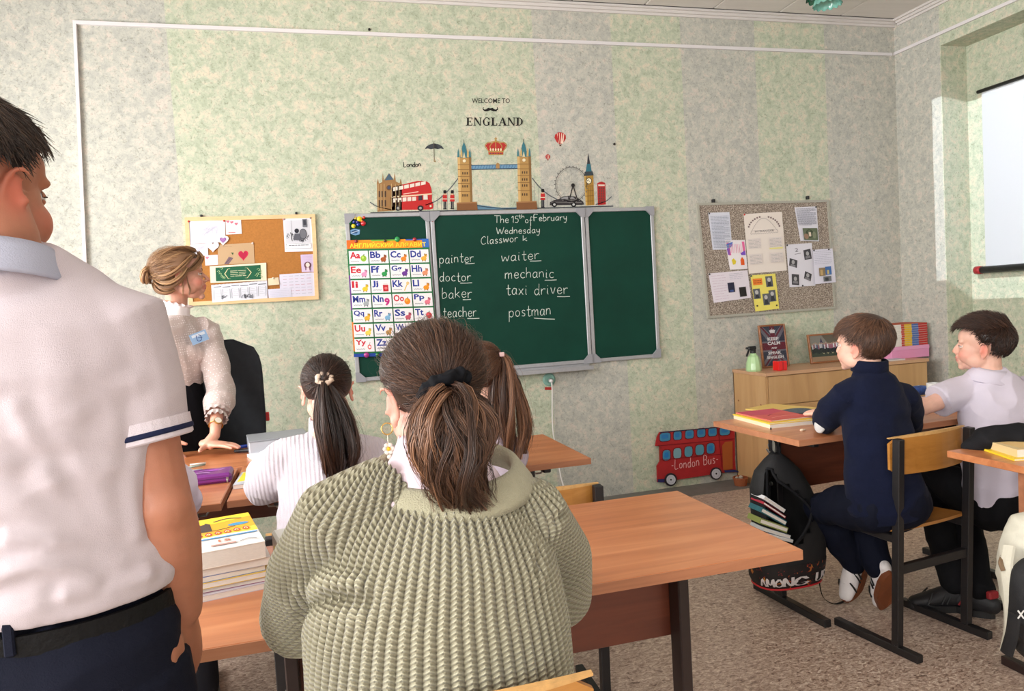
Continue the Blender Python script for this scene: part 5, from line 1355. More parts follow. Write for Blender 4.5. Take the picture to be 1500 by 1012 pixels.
def pulled_scalp(hd,tie,n,hairline,h0=.004,h1=.010,K=10,r=.0011,wave=.002,frizz=.1,tonef=None):
    """hair combed from the hairline and scalp to a tie point; tie: direction in head space"""
    tie=np.array(tie,float);tie/=np.linalg.norm(tie)
    D=np.random.normal(size=(n*6,3));D/=np.linalg.norm(D,axis=1,keepdims=True);D=D[[hairline(d)>.5 for d in D]][:n];S=len(D)
    om=np.arccos(np.clip(D @ tie,-1,1));t=np.linspace(0,1,K)
    a=np.sin((1-t)[None]*om[:,None])/np.sin(om)[:,None];b=np.sin(t[None]*om[:,None])/np.sin(om)[:,None]
    dirs=a[:,:,None]*D[:,None]+b[:,:,None]*tie
    hh=h0+(h1-h0)*t[None]*np.random.uniform(.3,1.1,(S,1))+np.random.uniform(-.001,.003,(S,1))
    fz=(np.random.random((S,1))<frizz)*np.sin(PI*t)[None]*np.random.uniform(.004,.016,(S,1));hh=hh+fz
    Pl=scalp_pt(dirs.reshape(-1,3),hh.reshape(-1)).reshape(S,K,3)
    ph=np.random.uniform(0,6,(S,1,3));Pl+=wave*np.sin(t[None,:,None]*np.random.uniform(5,12,(S,1,1))+ph)*np.sin(PI*t)[None,:,None]
    R_=r*np.random.uniform(.5,1.2,(S,1))*(1-.3*t)[None]*np.where(fz.max(1,keepdims=True)>0,.35,1)
    tone=np.random.beta(2,3,S)if tonef is None else tonef(D)
    return to_world(hd,Pl),R_*hd.k,tone
def lock_strands(guides,n,K=16,clumps=40,r=.0012,wave=.004,wfreq=9,loose=.2,tip=.5,tone0=.0,tone1=1.0,twist=1.0):
    """guides: list of (points, radii) paths; strands fill them in clumps"""
    PP,RR,TT=[],[],[]
    for pts,rad in guides:
        P_=np.array([tuple(p)for p in catmull(pts,6)]);L=len(P_);t=np.linspace(0,1,K);ti=t*(L-1);i0=np.minimum(ti.astype(int),L-2);f_=(ti-i0)[:,None];C=P_[i0]*(1-f_)+P_[i0+1]*f_
        rd=np.interp(t,np.linspace(0,1,len(rad)),rad)
        T=np.gradient(C,axis=0);T/=np.linalg.norm(T,axis=1,keepdims=True)+1e-9
        A=np.cross(T,[.3,1,.2]);A/=np.linalg.norm(A,axis=1,keepdims=True)+1e-9;B=np.cross(T,A)
        m_=n//len(guides);cl=max(3,clumps//len(guides))
        ca=np.random.uniform(0,2*PI,cl);cr=np.sqrt(np.random.random(cl))*.95;ct=np.random.random(cl);cph=np.random.uniform(0,6.28,(cl,2));ci=np.random.randint(0,cl,m_)
        cx=cr*np.cos(ca);cy=cr*np.sin(ca)
        ox=np.random.normal(0,.10,m_);oy=np.random.normal(0,.10,m_)
        conv=(1-(1-tip)*t)[None]
        tw=(t*twist)[None]*1.2
        ux=cx[ci][:,None]+ox[:,None]*conv;uy=cy[ci][:,None]+oy[:,None]*conv
        cs,sn=np.cos(tw),np.sin(tw);X=ux*cs-uy*sn;Y=ux*sn+uy*cs
        wx=wave*np.sin(wfreq*t[None]+cph[ci,0][:,None])*t[None]**.6;wy=wave*np.sin(wfreq*.8*t[None]+cph[ci,1][:,None])*t[None]**.6
        ls=(np.random.random(m_)<loose)[:,None];wx=wx+ls*wave*1.6*np.sin(np.random.uniform(2,9,(m_,1))*t[None]+np.random.uniform(0,6,(m_,1)))*t[None]
        P2=C[None]+A[None]*(X*rd+wx)[:,:,None]+B[None]*(Y*rd+wy)[:,:,None]
        end=np.random.uniform(.82,1.0,(m_,1))
        PP.append(P2);RR.append(r*np.random.uniform(.55,1.25,(m_,1))*(1-.75*t**3)[None]*np.where(ls,.55,1));TT.append(np.clip(ct[ci]*.7+np.random.normal(.12,.12,m_),0,1)*(tone1-tone0)+tone0)
    return np.concatenate(PP),np.concatenate(RR),np.concatenate(TT)
def resample(P_,R_,K):
    S,k0,_=P_.shape;t=np.linspace(0,k0-1,K);i0=np.minimum(t.astype(int),k0-2);f=t-i0
    return P_[:,i0]*(1-f)[None,:,None]+P_[:,i0+1]*f[None,:,None],R_[:,i0]*(1-f)[None]+R_[:,i0+1]*f[None]
def join_strands(sets,K=12):
    PP,RR,TT=[],[],[]
    for P_,R_,T_ in sets:
        R_=np.broadcast_to(R_,P_.shape[:2]);a,b=resample(P_,R_,K);PP.append(a);RR.append(b);TT.append(T_)
    return np.concatenate(PP),np.concatenate(RR),np.concatenate(TT)
def short_hair(hd,region,flow,n,L=(.03,.055),K=7,h0=.001,lift=.010,r=.0011,jit=.25,fringe=None):
    """cropped hair lying along a flow field; flow(dirs) -> tangent direction in head space"""
    D=np.random.normal(size=(n*6,3));D/=np.linalg.norm(D,axis=1,keepdims=True);D=D[[region(d)>.5 for d in D]][:n];S=len(D)
    P0=scalp_pt(D,h0);cur=P0.copy();F=flow(D);F=F+np.random.normal(0,jit,F.shape);Ls=np.random.uniform(L[0],L[1],(S,1))*(1-.62*((np.abs(D[:,:1])>.55)&(D[:,2:3]<.45)&(D[:,1:2]>-.5)&(D[:,1:2]<.42)));out=[cur.copy()]
    lf=np.random.uniform(.5,1.3,(S,1))*lift
    for k in range(1,K):
        N_=(cur-HC)/HR**2;N_/=np.linalg.norm(N_,axis=1,keepdims=True)
        Tg=F-N_*(F*N_).sum(1,keepdims=True);Tg/=np.linalg.norm(Tg,axis=1,keepdims=True)+1e-9
        cur=cur+Tg*(Ls/(K-1));q=cur-HC;s_=np.sqrt(((q/(HR+(h0+.002)))**2).sum(1,keepdims=True));ins=s_<1
        cur=np.where(ins,HC+q/s_,cur);out.append(cur+N_*lf*(k/(K-1))**1.2)
    P_=np.stack(out,1);t=np.linspace(0,1,K);R_=r*np.random.uniform(.6,1.2,(S,1))*(1-.8*t**2)[None]
    tone=np.clip(np.random.beta(2,3,S)+.15*(D[:,2]),0,1)
    return to_world(hd,P_),R_*hd.k,tone
# ---------------------------------------------------------------- cloth
def cloth(name,col,col2=None,rough=.9,weave=700,strength=.25,sheen=.0,fold=0):
    if name in MATS:return MATS[name]
    m=plain(name,col,rough=rough,noise=.04,nscale=9,bump=strength,bscale=weave,sheen=sheen);return m
def ribbon(m,pts,w,th,up):m.tube(pts,[(w/2,th/2)]*len(pts),8,up=up)
def person(base,label):
    return thing('person',tuple(base),label,'person',None)
# ================================================================ PERSON 1: standing boy in a white polo shirt, nearest, seen from behind
YA=1.08
def A(px,py,dy=0):return PY(px,py,YA+dy)
sp=[A(8,412),A(16,450),A(24,520),A(34,620),A(46,740),A(60,880),A(66,940)]
base=V(A(66,940).x,YA,0)
boyA=person(base,'standing boy in a white polo shirt and navy trousers at the left, seen from behind')
X=V(1,.06,0).normalized()
shR=A(172,484,.01);shL=sym(shR,sp[2],X);elR=A(239,752,-.01);wrR=A(266,890,.05)
elL=sym(elR,sp[4],X);wrL=sym(wrR,sp[5],X)+V(0,.03,0)
hdA=Head(A(-45,285,.02),head_frame(28,-2,3),.99);hdA.skin=SKIN_A
m=MB();hdA.prims(m)
m.tube([A(-34,300,.0),A(-14,350,-.01),A(2,410,.0)],[.054,.054,.052],20,hemi=True)
loft(m,[(sp[1],.11,.06),(sp[2],.15,.085),(sp[3],.145,.085),(sp[4],.13,.08),(sp[5],.14,.09)],X)
for S_,E_,W_,q in((shR,elR,wrR,1),(shL,elL,wrL,-1)):
    arm_prims(m,S_,E_,W_,(.050,.041,.043,.029))
    m.ell(E_+V(q*.004,-.012,.01),(.036,.034,.04),14,10)
    dd=(W_-E_).normalized()*.8+V(q*.08,.05,-.6)
    hand_prims(m,W_+(W_-E_).normalized()*.012,dd,(-q,.2,0),(0,1,0),.95,curl=(12,16,10),spread=.25,thumb=(.97,.12,.15))
hipR=base+V(.09,0,.86);hipL=base+V(-.09,0,.86)
for q,Hh in((1,hipR),(-1,hipL)):leg_prims(m,Hh,base+V(q*.10,.02,.47),base+V(q*.11,0,.09));foot_prims(m,base+V(q*.11,0,.09),(q*.15,1,0))
me=remesh(m,.0042,5);hdA.sculpt(me);link_mesh('body',me,SKIN_A,boyA)
hdA.eyes(boyA);BRD=plain('brow_dark',rgb(46,32,26),rough=.8);hdA.brows(boyA,BRD)
# hair
HAIR_D=hair_mat('hair_dark_brown',rgb(26,19,17),rgb(56,41,34),rgb(104,80,64))
HAIR_M=hair_mat('hair_brown',rgb(38,25,20),rgb(88,60,45),rgb(150,108,80))
HAIR_L=hair_mat('hair_light_brown',rgb(78,52,38),rgb(132,94,68),rgb(182,142,106))
HAIR_B=hair_mat('hair_dark_blond',rgb(96,66,46),rgb(158,118,82),rgb(206,168,124))
def region_short(front=.60,side=-.28,nape=-.66):
    """1 where a short haircut covers the skull"""
    def f(d):
        x,y,z=d
        lim=nape if y<-.25 else(nape+(side-nape)*min(1,(y+.25)/.35)if y<.10 else side+(front-side)*min(1,max(0,(y-.10)/.42)))
        if-.32<y<.16 and abs(x)>.78:lim=max(lim,-.17)
        return float(sstep(lim-.06,lim+.06,z))
    return f
def flow_down(part=(.0,-.35,.93),fwd=.35,dz=.15):
    c=np.array(part)
    def f(D):
        v=D-c;v[:,2]-=dz;v[:,1]+=np.where(D[:,1]>-.1,fwd,0);return v/(np.linalg.norm(v,axis=1,keepdims=True)+1e-9)
    return f
rg0_=region_short(.55,-.25,-.70);rg=lambda d:rg0_(d)*(float(sstep(-.04,.08,d[2]))if abs(d[0])>.74 and-.38<d[1]<.12 else 1)
s1=short_hair(hdA,rg,flow_down(fwd=.5,dz=.6),6000,L=(.030,.050),h0=.010,lift=.005,r=.0010)
s2=short_hair(hdA,lambda d:rg(d)*(d[1]>.3),flow_down(fwd=1.0),300,L=(.03,.05),h0=.012,lift=.010,r=.0009,jit=.4)
P_,R_,T_=join_strands([s1,s2],7)
me=strand_mesh(P_,R_,T_,cap_base(hdA,rg,.010,.1));link_mesh('hair',me,HAIR_D,boyA,label='short dark brown hair')
# polo shirt
SHA=plain('white_pique_cotton',rgb(194,182,188),rough=.85,noise=.03,nscale=8,bump=.3,bscale=900,sheen=.2)
m=MB()
loft(m,[(sp[0]+V(0,-.020,.022),.056,.060),(sp[0]+V(.002,-.016,.012),.072,.068),(sp[0]+V(.004,0,.000),.106,.074),(sp[1]+V(0,0,.0),.150,.080),(sp[1].lerp(sp[2],.5),.176,.096),(sp[2].lerp(sp[3],.3),.182,.108),(sp[3],.176,.108),(sp[4],.166,.104),(sp[5]+V(0,0,.026),.172,.114),(sp[5]+V(0,0,.004),.166,.110)],X,seg=40)
for S_,E_,q in((shR,elR,1),(shL,elL,-1)):
    a=S_-X*q*.045+V(0,0,.012);b_=S_.lerp(E_,.60)
    m.tube([a,S_,S_.lerp(E_,.3),b_],[.066,.071,.066,.060],24,hemi=False)
    m.ell(S_+V(-q*.012,0,.004),(.062,.062,.060),18,12)
me=remesh(m,.0045,7)
folds(me,.0045,6.0,(1,1,2.4),3,mask=lambda co:sstep(1.32,1.0,co[:,2])*.9+.18)
crease(me,[([A(120,610,-.1),A(170,580,-.1),A(196,560,-.06)],.012,.003),([A(60,700,-.11),A(130,770,-.11),A(200,830,-.09)],.012,.006),([A(20,600,-.11),A(90,720,-.11),A(160,800,-.1)],.011,.004),
            ([A(10,790,-.11),A(90,800,-.11),A(170,805,-.1)],.009,.006),([A(-20,850,-.11),A(60,830,-.11),A(140,850,-.1)],.010,.006),([A(-10,680,-.11),A(70,690,-.11),A(130,680,-.1)],.010,.004),
            ([A(100,870,-.11),A(170,862,-.1),A(225,840,-.06)],.010,.006),([A(150,470,-.08),A(160,540,-.09),A(172,640,-.08)],.005,-.003),([A(80,500,-.1),A(95,560,-.1),A(90,640,-.1)],.018,.002),([A(205,640,-.04),A(190,700,-.05),A(200,780,-.05)],.010,.004)])
link_mesh('polo_shirt',me,SHA,boyA)
# collar (folded), sleeve bands with a navy stripe
NAVYT=plain('navy_trim',rgb(30,36,66),rough=.8)
m=MB();cN=A(0,387,-.012);rot=Matrix.Rotation(math.radians(4),3,'Y')@ Matrix.Rotation(math.radians(-10),3,'X')
m.lathe([(.054,.018),(.059,.022),(.064,.012),(.080,-.020),(.078,-.025),(.062,-.010),(.054,.018)],tuple(cN),40,M=rot);obj('collar',m,plain('polo_collar',rgb(176,178,196),rough=.85,bump=.3,bscale=500),boyA,smooth=True)
for S_,E_,q in((shR,elR,1),(shL,elL,-1)):
    d=(E_-S_).normalized();p1=S_.lerp(E_,.615)
    m=MB();m.tube([p1-d*.028,p1-d*.002,p1],[.0625,.0615,.059],32);sv=obj('sleeve_band',m,plain('polo_band',rgb(214,204,212),rough=.85,bump=.4,bscale=600),boyA,smooth=False)
    m=MB();seg=[]
    u=Vector((0,-1,0));u=(u-d*u.dot(d)).normalized();w_=d.cross(u)
    for i in range(15):
        a=math.radians(-20+150*i/14)*(1 if q>0 else-1);seg.append(p1-d*.011+(u*math.cos(a)-w_*math.sin(a))*.0625)
    m.tube(seg,[(.0035,.0012)]*15,6,up=d);obj('stripe',m,NAVYT,sv,label='navy stripe')
# trousers and belt
TRN=cloth('navy_trousers',rgb(18,21,36),rough=.85,weave=500)
m=MB();wz=sp[5]+V(.002,0,-.002)
loft(m,[(wz+V(0,0,-.02),.150,.100),(base+V(0,0,.93),.160,.108),(base+V(0,-.01,.86),.168,.115),(base+V(0,0,.78),.165,.11)],X,seg=32)
for q in(1,-1):m.tube([base+V(q*.078,0,.84),base+V(q*.09,.01,.65),base+V(q*.10,.02,.47),base+V(q*.11,0,.10)],[.098,.088,.072,.066],20,hemi=False)
me=remesh(m,.006,5);folds(me,.005,7,(1,1,1.6),9);link_mesh('trousers',me,TRN,boyA)
BELT=plain('braided_belt',rgb(14,14,16),rough=.6,spec=.2,bump=.5,bscale=160)
m=MB();n=48;vs=[];fs=[]
for j,(dz,e)in enumerate(((-.034,.0),(-.034,.005),(-.002,.006),(-.002,.0))):
    for i in range(n):
        a=2*PI*i/n;p=wz+X*(math.cos(a)*(.153+e))+V(-X.y,X.x,0)*(math.sin(a)*(.103+e))+V(0,0,dz);vs.append(p)
for j in range(4):
    for i in range(n):j2=(j+1)%4;fs.append((j*n+i,j*n+(i+1)%n,j2*n+(i+1)%n,j2*n+i))
m.add(vs,fs);obj('belt',m,BELT,boyA,smooth=False)
for px in(10,):p=A(px,914,-.111);m=MB();m.box(p.x-.006,p.y-.002,p.z-.040,p.x+.006,p.y+.012,p.z+.002,bev=.002);obj('belt_loop',m,TRN,boyA)
for q in(1,-1):
    m=MB();f0=base+V(q*.115,.05,.035);m.tube([f0+V(0,-.10,0),f0+V(0,-.02,.006),f0+V(q*.01,.08,-.004),f0+V(q*.012,.14,-.008)],[(.034,.035),(.040,.04),(.044,.032),(.034,.024)],16,up=(1,0,0),hemi=True);me=remesh(m,.006,3);link_mesh('shoe',me,BLK,boyA)

# ================================================================ PERSON 2: girl in the chunky sage sweater, back to the camera
YG=1.10
def G(px,py,dy=0):return PY(px,py,YG+dy)
gb_=G(648,1000);base=V(gb_.x,1.0,0)
girl=person(base,'girl in a chunky sage green sweater with a messy ponytail, seen from behind')
hdG=Head(G(635,583,.07),head_frame(-12,-16,-2),.93);hdG.skin=SKIN_F
X=V(1,-.02,0).normalized()
neck=G(648,672,.045)
gs=[G(648,700,.02),G(646,740,.0),G(644,800,-.02),G(646,880,-.06),G(650,960,-.09),G(652,1040,-.10),G(656,1130,-.10)]
shl=G(490,778,.0);shr=G(780,768,.0);ell_=G(448,884,.14);elr=G(806,856,.18);wrl=G(560,870,.36);wrr=G(720,860,.40)
m=MB();hdG.prims(m)
m.tube([hdG.w(0,-.02,-.03),neck,G(648,720,.02)],[.050,.050,.06],18,hemi=True)
loft(m,[(gs[1],.12,.06),(gs[2],.14,.08),(gs[4],.12,.08),(gs[5],.13,.09),(gs[6],.15,.10)],X)
for S_,E_,W_,q in((shl,ell_,wrl,-1),(shr,elr,wrr,1)):
    arm_prims(m,S_,E_,W_,(.042,.034,.034,.023));hand_prims(m,W_,(W_-E_).normalized(),(0,0,-1),(0,1,0),.86,curl=(12,14,10))
hz_=gs[6].z
for q in(1,-1):
    kn=V(gs[6].x+q*.10,1.42,.47);leg_prims(m,gs[6]+V(q*.09,0,-.03),kn,V(kn.x,1.45,.09));foot_prims(m,V(kn.x,1.45,.09),(0,1,0),.9)
me=remesh(m,.0042,5);hdG.sculpt(me);link_mesh('body',me,SKIN_F,girl);hdG.eyes(girl);hdG.brows(girl,BRD)
# blouse under the sweater
BLO=plain('pink_white_blouse',rgb(228,208,218),rough=.75,noise=.03,nscale=12,bump=.15,bscale=700)
m=MB();m.tube([G(640,640,.05),G(640,664,.045),G(643,700,.02),G(646,760,-.005)],[(.060,.058),(.068,.062),(.094,.072),(.125,.078)],28,up=X,hemi=False)
me=remesh(m,.0038,5);folds(me,.0045,14,(1.6,1.6,.6),5)
link_mesh('blouse',me,BLO,girl)
m=MB();cB=G(641,652,.05);m.lathe([(.056,.016),(.060,.020),(.064,.008),(.074,-.020),(.071,-.024),(.060,-.006),(.056,.016)],tuple(cB),36,M=Matrix.Rotation(math.radians(14),3,'X'));obj('blouse_collar',m,BLO,girl,smooth=True)
# sweater: one knitted surface with real ribs
m=MB()
loft(m,[(G(648,726,.0),.122,.088),(G(648,742,.0),.132,.092),(G(647,764,-.004),.152,.100),(G(645,800,-.012),.172,.114),(G(643,850,-.03),.184,.124),(G(644,920,-.05),.192,.130),(G(650,1000,-.07),.190,.134),(G(656,1080,-.08),.192,.138),(G(660,1130,-.08),.188,.132)],X,seg=48)
for S_,E_,W_,q in((shl,ell_,wrl,-1),(shr,elr,wrr,1)):
    m.tube([S_+V(-q*.085,-.0,.052),S_+V(-q*.01,0,.012),S_.lerp(E_,.5)+V(q*.010,-.01,0),E_+V(q*.006,-.01,-.012),E_.lerp(W_,.45),W_],[.052,.068,.070,.066,.056,.040],28,hemi=True)
base_neck=[(G(648,722,.0))]
me=remesh(m,.0044,14)
cc=G(654,706,.03)
co=get_co(me);ex=((co[:,0]-cc.x)/.106)**2+((co[:,1]-cc.y)/.092)**2;zp=cc.z-.004+(co[:,1]-cc.y)*.22
ins=(ex<1)&(co[:,2]>zp-.06);co[ins,2]=np.minimum(co[ins,2],zp[ins]-.03*(1-ex[ins])-.004);set_co(me,co)
o_=bpy.data.objects.new('work',me);COL.objects.link(o_);md_=o_.modifiers.new('s','SUBSURF');md_.levels=1;md_.subdivision_type='CATMULL_CLARK'
dg=bpy.context.evaluated_depsgraph_get();dg.update();me2=bpy.data.meshes.new_from_object(o_.evaluated_get(dg));bpy.data.objects.remove(o_);me=me2
co=get_co(me);no=get_no(me)
cx=np.interp(co[:,2],[gs[5].z,gs[3].z,gs[0].z],[gs[5].x,gs[3].x,gs[0].x]);cy=YG-.01+.06
ang=np.arctan2(co[:,0]-cx,-(co[:,1]-cy)*1.25+.05)
uu=ang*.345;vv_=co[:,2]
# the scooped band: inside the neckline ring the sweater stops
# drop hollows and slow folds first, then ribs
fold_=np.array([mnoise.noise(Vector((p[0]*5,p[1]*5,p[2]*3+4)))for p in co]);co=co+no*(fold_*.007)[:,None]
rib=np.cos(2*PI*uu/.0178);ribh=.0026*np.sign(rib)*np.abs(rib)**.7
co=co+no*ribh[:,None];set_co(me,co)
crease(me,[([G(452,700,-.04),G(500,752,-.09),G(520,830,-.12),G(512,900,-.13)],.007,-.004),([G(838,745,-.03),G(800,780,-.08),G(786,840,-.12)],.007,-.004),([G(430,870,-.02),G(470,850,-.08),G(520,850,-.12)],.012,.005),([G(440,910,.0),G(480,880,-.08),G(540,880,-.12)],.012,-.005)])
uvl=me.uv_layers.new(name='knit');li=np.empty(len(me.loops),dtype=np.int32);me.loops.foreach_get('vertex_index',li)
uvl.data.foreach_set('uv',np.stack([uu[li],vv_[li]],1).ravel().astype(np.float32))
KN,nt,b=_nt('sage_chunky_knit')
uv=N(nt,'ShaderNodeUVMap',uv_map='knit');sp_=N(nt,'ShaderNodeSeparateXYZ');nt.links.new(uv.outputs[0],sp_.inputs[0])
def kmath(op,a,b_=None,c=None):
    n=N(nt,'ShaderNodeMath',operation=op)
    for i,x in enumerate((a,b_,c)):
        if x is None:continue
        if isinstance(x,(int,float)):n.inputs[i].default_value=x
        else:nt.links.new(x,n.inputs[i])
    return n.outputs[0]
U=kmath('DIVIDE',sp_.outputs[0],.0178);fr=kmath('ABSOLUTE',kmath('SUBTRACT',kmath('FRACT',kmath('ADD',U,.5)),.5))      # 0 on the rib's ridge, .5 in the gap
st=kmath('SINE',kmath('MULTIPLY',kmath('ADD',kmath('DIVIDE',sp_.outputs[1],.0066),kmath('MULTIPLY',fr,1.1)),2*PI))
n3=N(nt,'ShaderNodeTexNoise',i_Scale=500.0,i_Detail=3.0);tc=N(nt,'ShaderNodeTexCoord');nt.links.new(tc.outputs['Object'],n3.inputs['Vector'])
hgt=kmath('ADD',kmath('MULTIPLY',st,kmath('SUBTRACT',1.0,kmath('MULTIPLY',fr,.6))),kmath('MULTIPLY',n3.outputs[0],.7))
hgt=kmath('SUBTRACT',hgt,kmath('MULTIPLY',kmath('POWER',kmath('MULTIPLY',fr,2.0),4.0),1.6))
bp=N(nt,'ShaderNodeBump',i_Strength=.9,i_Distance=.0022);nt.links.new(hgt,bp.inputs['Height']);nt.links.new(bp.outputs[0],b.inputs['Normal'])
rr_=ramp(nt,kmath('ADD',kmath('MULTIPLY',hgt,.3),.5),[(0.0,rgb(92,84,64)),(.35,rgb(146,140,116)),(1.0,rgb(186,181,156))]);nt.links.new(rr_.outputs[0],b.inputs['Base Color'])  # shade between ribs and stitches painted in: base colour darkens with depth
b.inputs['Roughness'].default_value=.95;b.inputs['Sheen Weight'].default_value=.25
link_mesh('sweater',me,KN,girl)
# broad knitted neckband
KB=plain('sage_fine_knit',rgb(168,163,138),rough=.95,noise=.06,nscale=60,bump=.8,bscale=420,sheen=.2)
ring_o=[cc+V(.112*math.cos(a),.098*math.sin(a),.012+.094*math.sin(a)*.22)for a in[math.radians(60-300*i/14)for i in range(15)]]
m=MB();pts=catmull(ring_o,6);vs=[];fs=[]
for i,p in enumerate(pts):
    o_=(p-cc);o_.z=0;o_.normalize();t_=i/(len(pts)-1)
    prof_=[(-.008,.014),(-.002,.020),(.005,.016),(.026,-.012),(.027,-.024),(.010,-.022),(-.008,.0)]
    for(a,z)in prof_:vs.append(p+o_*a+V(0,0,z*1.05))
for i in range(len(pts)-1):
    for k in range(7):fs.append((i*7+k,i*7+(k+1)%7,(i+1)*7+(k+1)%7,(i+1)*7+k))
fs+=[tuple(range(7))[::-1],tuple((len(pts)-1)*7+k for k in range(7))]
m.add(vs,fs);obj('neckband',m,KB,girl,smooth=True)
TRK=cloth('dark_trousers',rgb(26,26,32),rough=.85)
m=MB();m.ell(gs[6]+V(0,0,-.03),(.165,.13,.10),24,14)
for q in(1,-1):
    kn=V(gs[6].x+q*.10,1.42,.47);m.tube([gs[6]+V(q*.08,0,-.03),kn,V(kn.x,1.45,.10)],[.085,.066,.05],18,hemi=True)
me=remesh(m,.008,4);link_mesh('trousers',me,TRK,girl)
for q in(1,-1):
    m=MB();f0=V(gs[6].x+q*.10,1.50,.035);m.tube([f0+V(0,-.09,0),f0+V(0,.0,.0),f0+V(0,.10,-.006)],[(.032,.034),(.038,.032),(.032,.024)],14,up=(1,0,0),hemi=True);me=remesh(m,.007,3);link_mesh('shoe',me,BLK,girl)
# hair: combed back, tied low, big wavy ponytail
def region_long(front=.50,side=-.18):
    def f(d):
        x,y,z=d;lim=-.72 if y<-.12 else(-.72+(side+.72)*min(1,(y+.12)/.22)if y<.10 else side+(front-side)*min(1,max(0,(y-.10)/.42)))
        if-.2<y<.15 and abs(x)>.85:lim=max(lim,-.08)
        return float(sstep(lim-.06,lim+.06,z))
    return f
rl=region_long()
tie_w=G(652,572,-.035)
tie_l=np.array(hdG.R.transposed()@(tie_w-hdG.c))/hdG.k-HC;tie_d=tie_l/np.linalg.norm(tie_l)
sc=pulled_scalp(hdG,tie_d,5600,rl,h0=.006,h1=.018,r=.0010,wave=.0042,frizz=.16)
fly=pulled_scalp(hdG,tie_d,160,rl,h0=.012,h1=.02,r=.00035,wave=.008,frizz=1.0)
T0=tie_w
g1=[([T0,G(634,590,-.06),G(624,626,-.075),G(626,668,-.08),G(655,712,-.078),G(690,742,-.07)],[.010,.017,.019,.022,.018,.008]),
      ([T0,G(645,585,-.075),G(636,632,-.10),G(646,690,-.10),G(668,742,-.08)],[.012,.022,.026,.026,.010]),
      ([T0,G(668,584,-.075),G(668,640,-.105),G(664,700,-.10),G(697,752,-.075)],[.012,.024,.026,.026,.008]),
      ([T0,G(695,592,-.055),G(714,630,-.065),G(694,684,-.075),G(706,740,-.07)],[.010,.020,.020,.020,.008]),
      ([T0,G(655,602,-.09),G(690,655,-.105),G(672,705,-.105),G(702,748,-.085)],[.010,.020,.022,.020,.007]),
      ([T0,G(640,600,-.085),G(626,650,-.10),G(642,700,-.10),G(655,725,-.085)],[.010,.018,.020,.016,.006])]
lk=lock_strands(g1,7200,K=16,clumps=96,r=.0010,wave=.009,wfreq=10,loose=.18,tip=.55)
lk2=lock_strands([(g[0],[q*1.25 for q in g[1]])for g in g1],200,K=16,clumps=90,r=.0004,wave=.010,wfreq=7,loose=.8,tip=1)
P_,R_,T_=join_strands([sc,fly,lk,lk2],15)
me=strand_mesh(P_,R_,T_,cap_base(hdG,rl,.013,.12));link_mesh('hair',me,HAIR_M,girl,label='messy brown hair in a thick low ponytail')
SCR_=plain('black_velvet_scrunchie',rgb(9,10,15),rough=.85,noise=.3,nscale=60)
m=MB();pts=[];ax=(G(650,640,-.06)-T0).normalized();u_=ax.orthogonal().normalized();w_=ax.cross(u_)
for i in range(25):
    a=2*PI*i/24;pts.append(T0+V(-.002,-.012,.008)+(V(1,0,0.30)*math.cos(a))*.030+(V(.0,-.7,.55))*(math.sin(a)*.022))
m.tube(pts,[.0110+.003*math.sin(i*2.6)for i in range(25)],12);me=remesh(m,.003,2);folds(me,.003,60,seed=2);link_mesh('scrunchie',me,SCR_,girl,label='black velvet scrunchie')
# hoop earring with a daisy
GOLD=plain('gold_metal',rgb(214,178,110),rough=.25,metal=.9);PEARL=plain('pearl_white',rgb(236,228,214),rough=.25,coat=.5)
m=MB();ec=G(567,628,.04);m.tube([ec+V(math.cos(a)*.0085,.003*math.sin(a),math.sin(a)*.0085)for a in[2*PI*i/20 for i in range(21)]],.0012,6,cap=False)
er=obj('earring',m,GOLD,girl,smooth=True,label='gold hoop earring with a dangling daisy')
m=MB();fc=G(569,657,.035)
for i in range(6):a=2*PI*i/6;m.ell(fc+V(math.cos(a)*.0055,-.001,math.sin(a)*.0062),(.0036,.0018,.0036),8,6)
m.tube([ec+V(0,0,-.009),fc],.0006,4);m.ell(fc+V(.001,0,-.013),(.004,.002,.004),8,6);obj('daisy_petals',m,PEARL,er,smooth=True,kind='stuff')
m=MB();m.ell(fc+V(0,-.003,0),.0030,10,8);obj('daisy_centre',m,plain('daisy_yellow',rgb(236,190,40),rough=.4),er,smooth=True)
# ================================================================ PERSON 3: girl in the fluffy white sweater, dark ponytail
def seated(label,y,hd,skin,neck,spine,shl,shr,ell,elr,wrl,wrr,X,kneel,kneer,ankl,ankr,k=.9,vox=.0048,eyes=(80,54,38),handdir=None,curl=(12,14,10),footd=((0,1,0),(0,1,0)),hand_n=((0,0,-1),(0,0,-1)),hand_s=((0,1,0),(0,1,0)),feet=True):
    base=V(spine[-1].x,spine[-1].y,0);t=person(base,label);hd.skin=skin
    m=MB();hd.prims(m);m.tube([hd.w(0,-.02,-.03),neck,spine[0]],[.048*k/.9,.047*k/.9,.055],16,hemi=True)
    n=len(spine);loft(m,[(p,w_,d_)for p,(w_,d_)in zip(spine,((.07,.042),(.105,.058),(.115,.072),(.12,.085),(.13,.09))[:n])],X)
    for q,(S_,E_,W_)in enumerate(((shl,ell,wrl),(shr,elr,wrr))):
        arm_prims(m,S_,E_,W_,(.038,.031,.032,.021));dd=(W_-E_).normalized()if handdir is None or handdir[q]is None else Vector(handdir[q])
        hand_prims(m,W_,dd,hand_n[q],hand_s[q],k,curl=curl)
    pel=spine[-1]
    for q,(K_,A_)in enumerate(((kneel,ankl),(kneer,ankr))):
        sg=-1 if q==0 else 1;leg_prims(m,pel+X*sg*.075+V(0,0,-.02),K_,A_,(.066,.044,.046,.028))
        if feet:foot_prims(m,A_,footd[q],.85)
    me=remesh(m,vox,4);hd.sculpt(me);link_mesh('body',me,skin,t);hd.eyes(t,eyes);hd.brows(t,BRD)
    return t
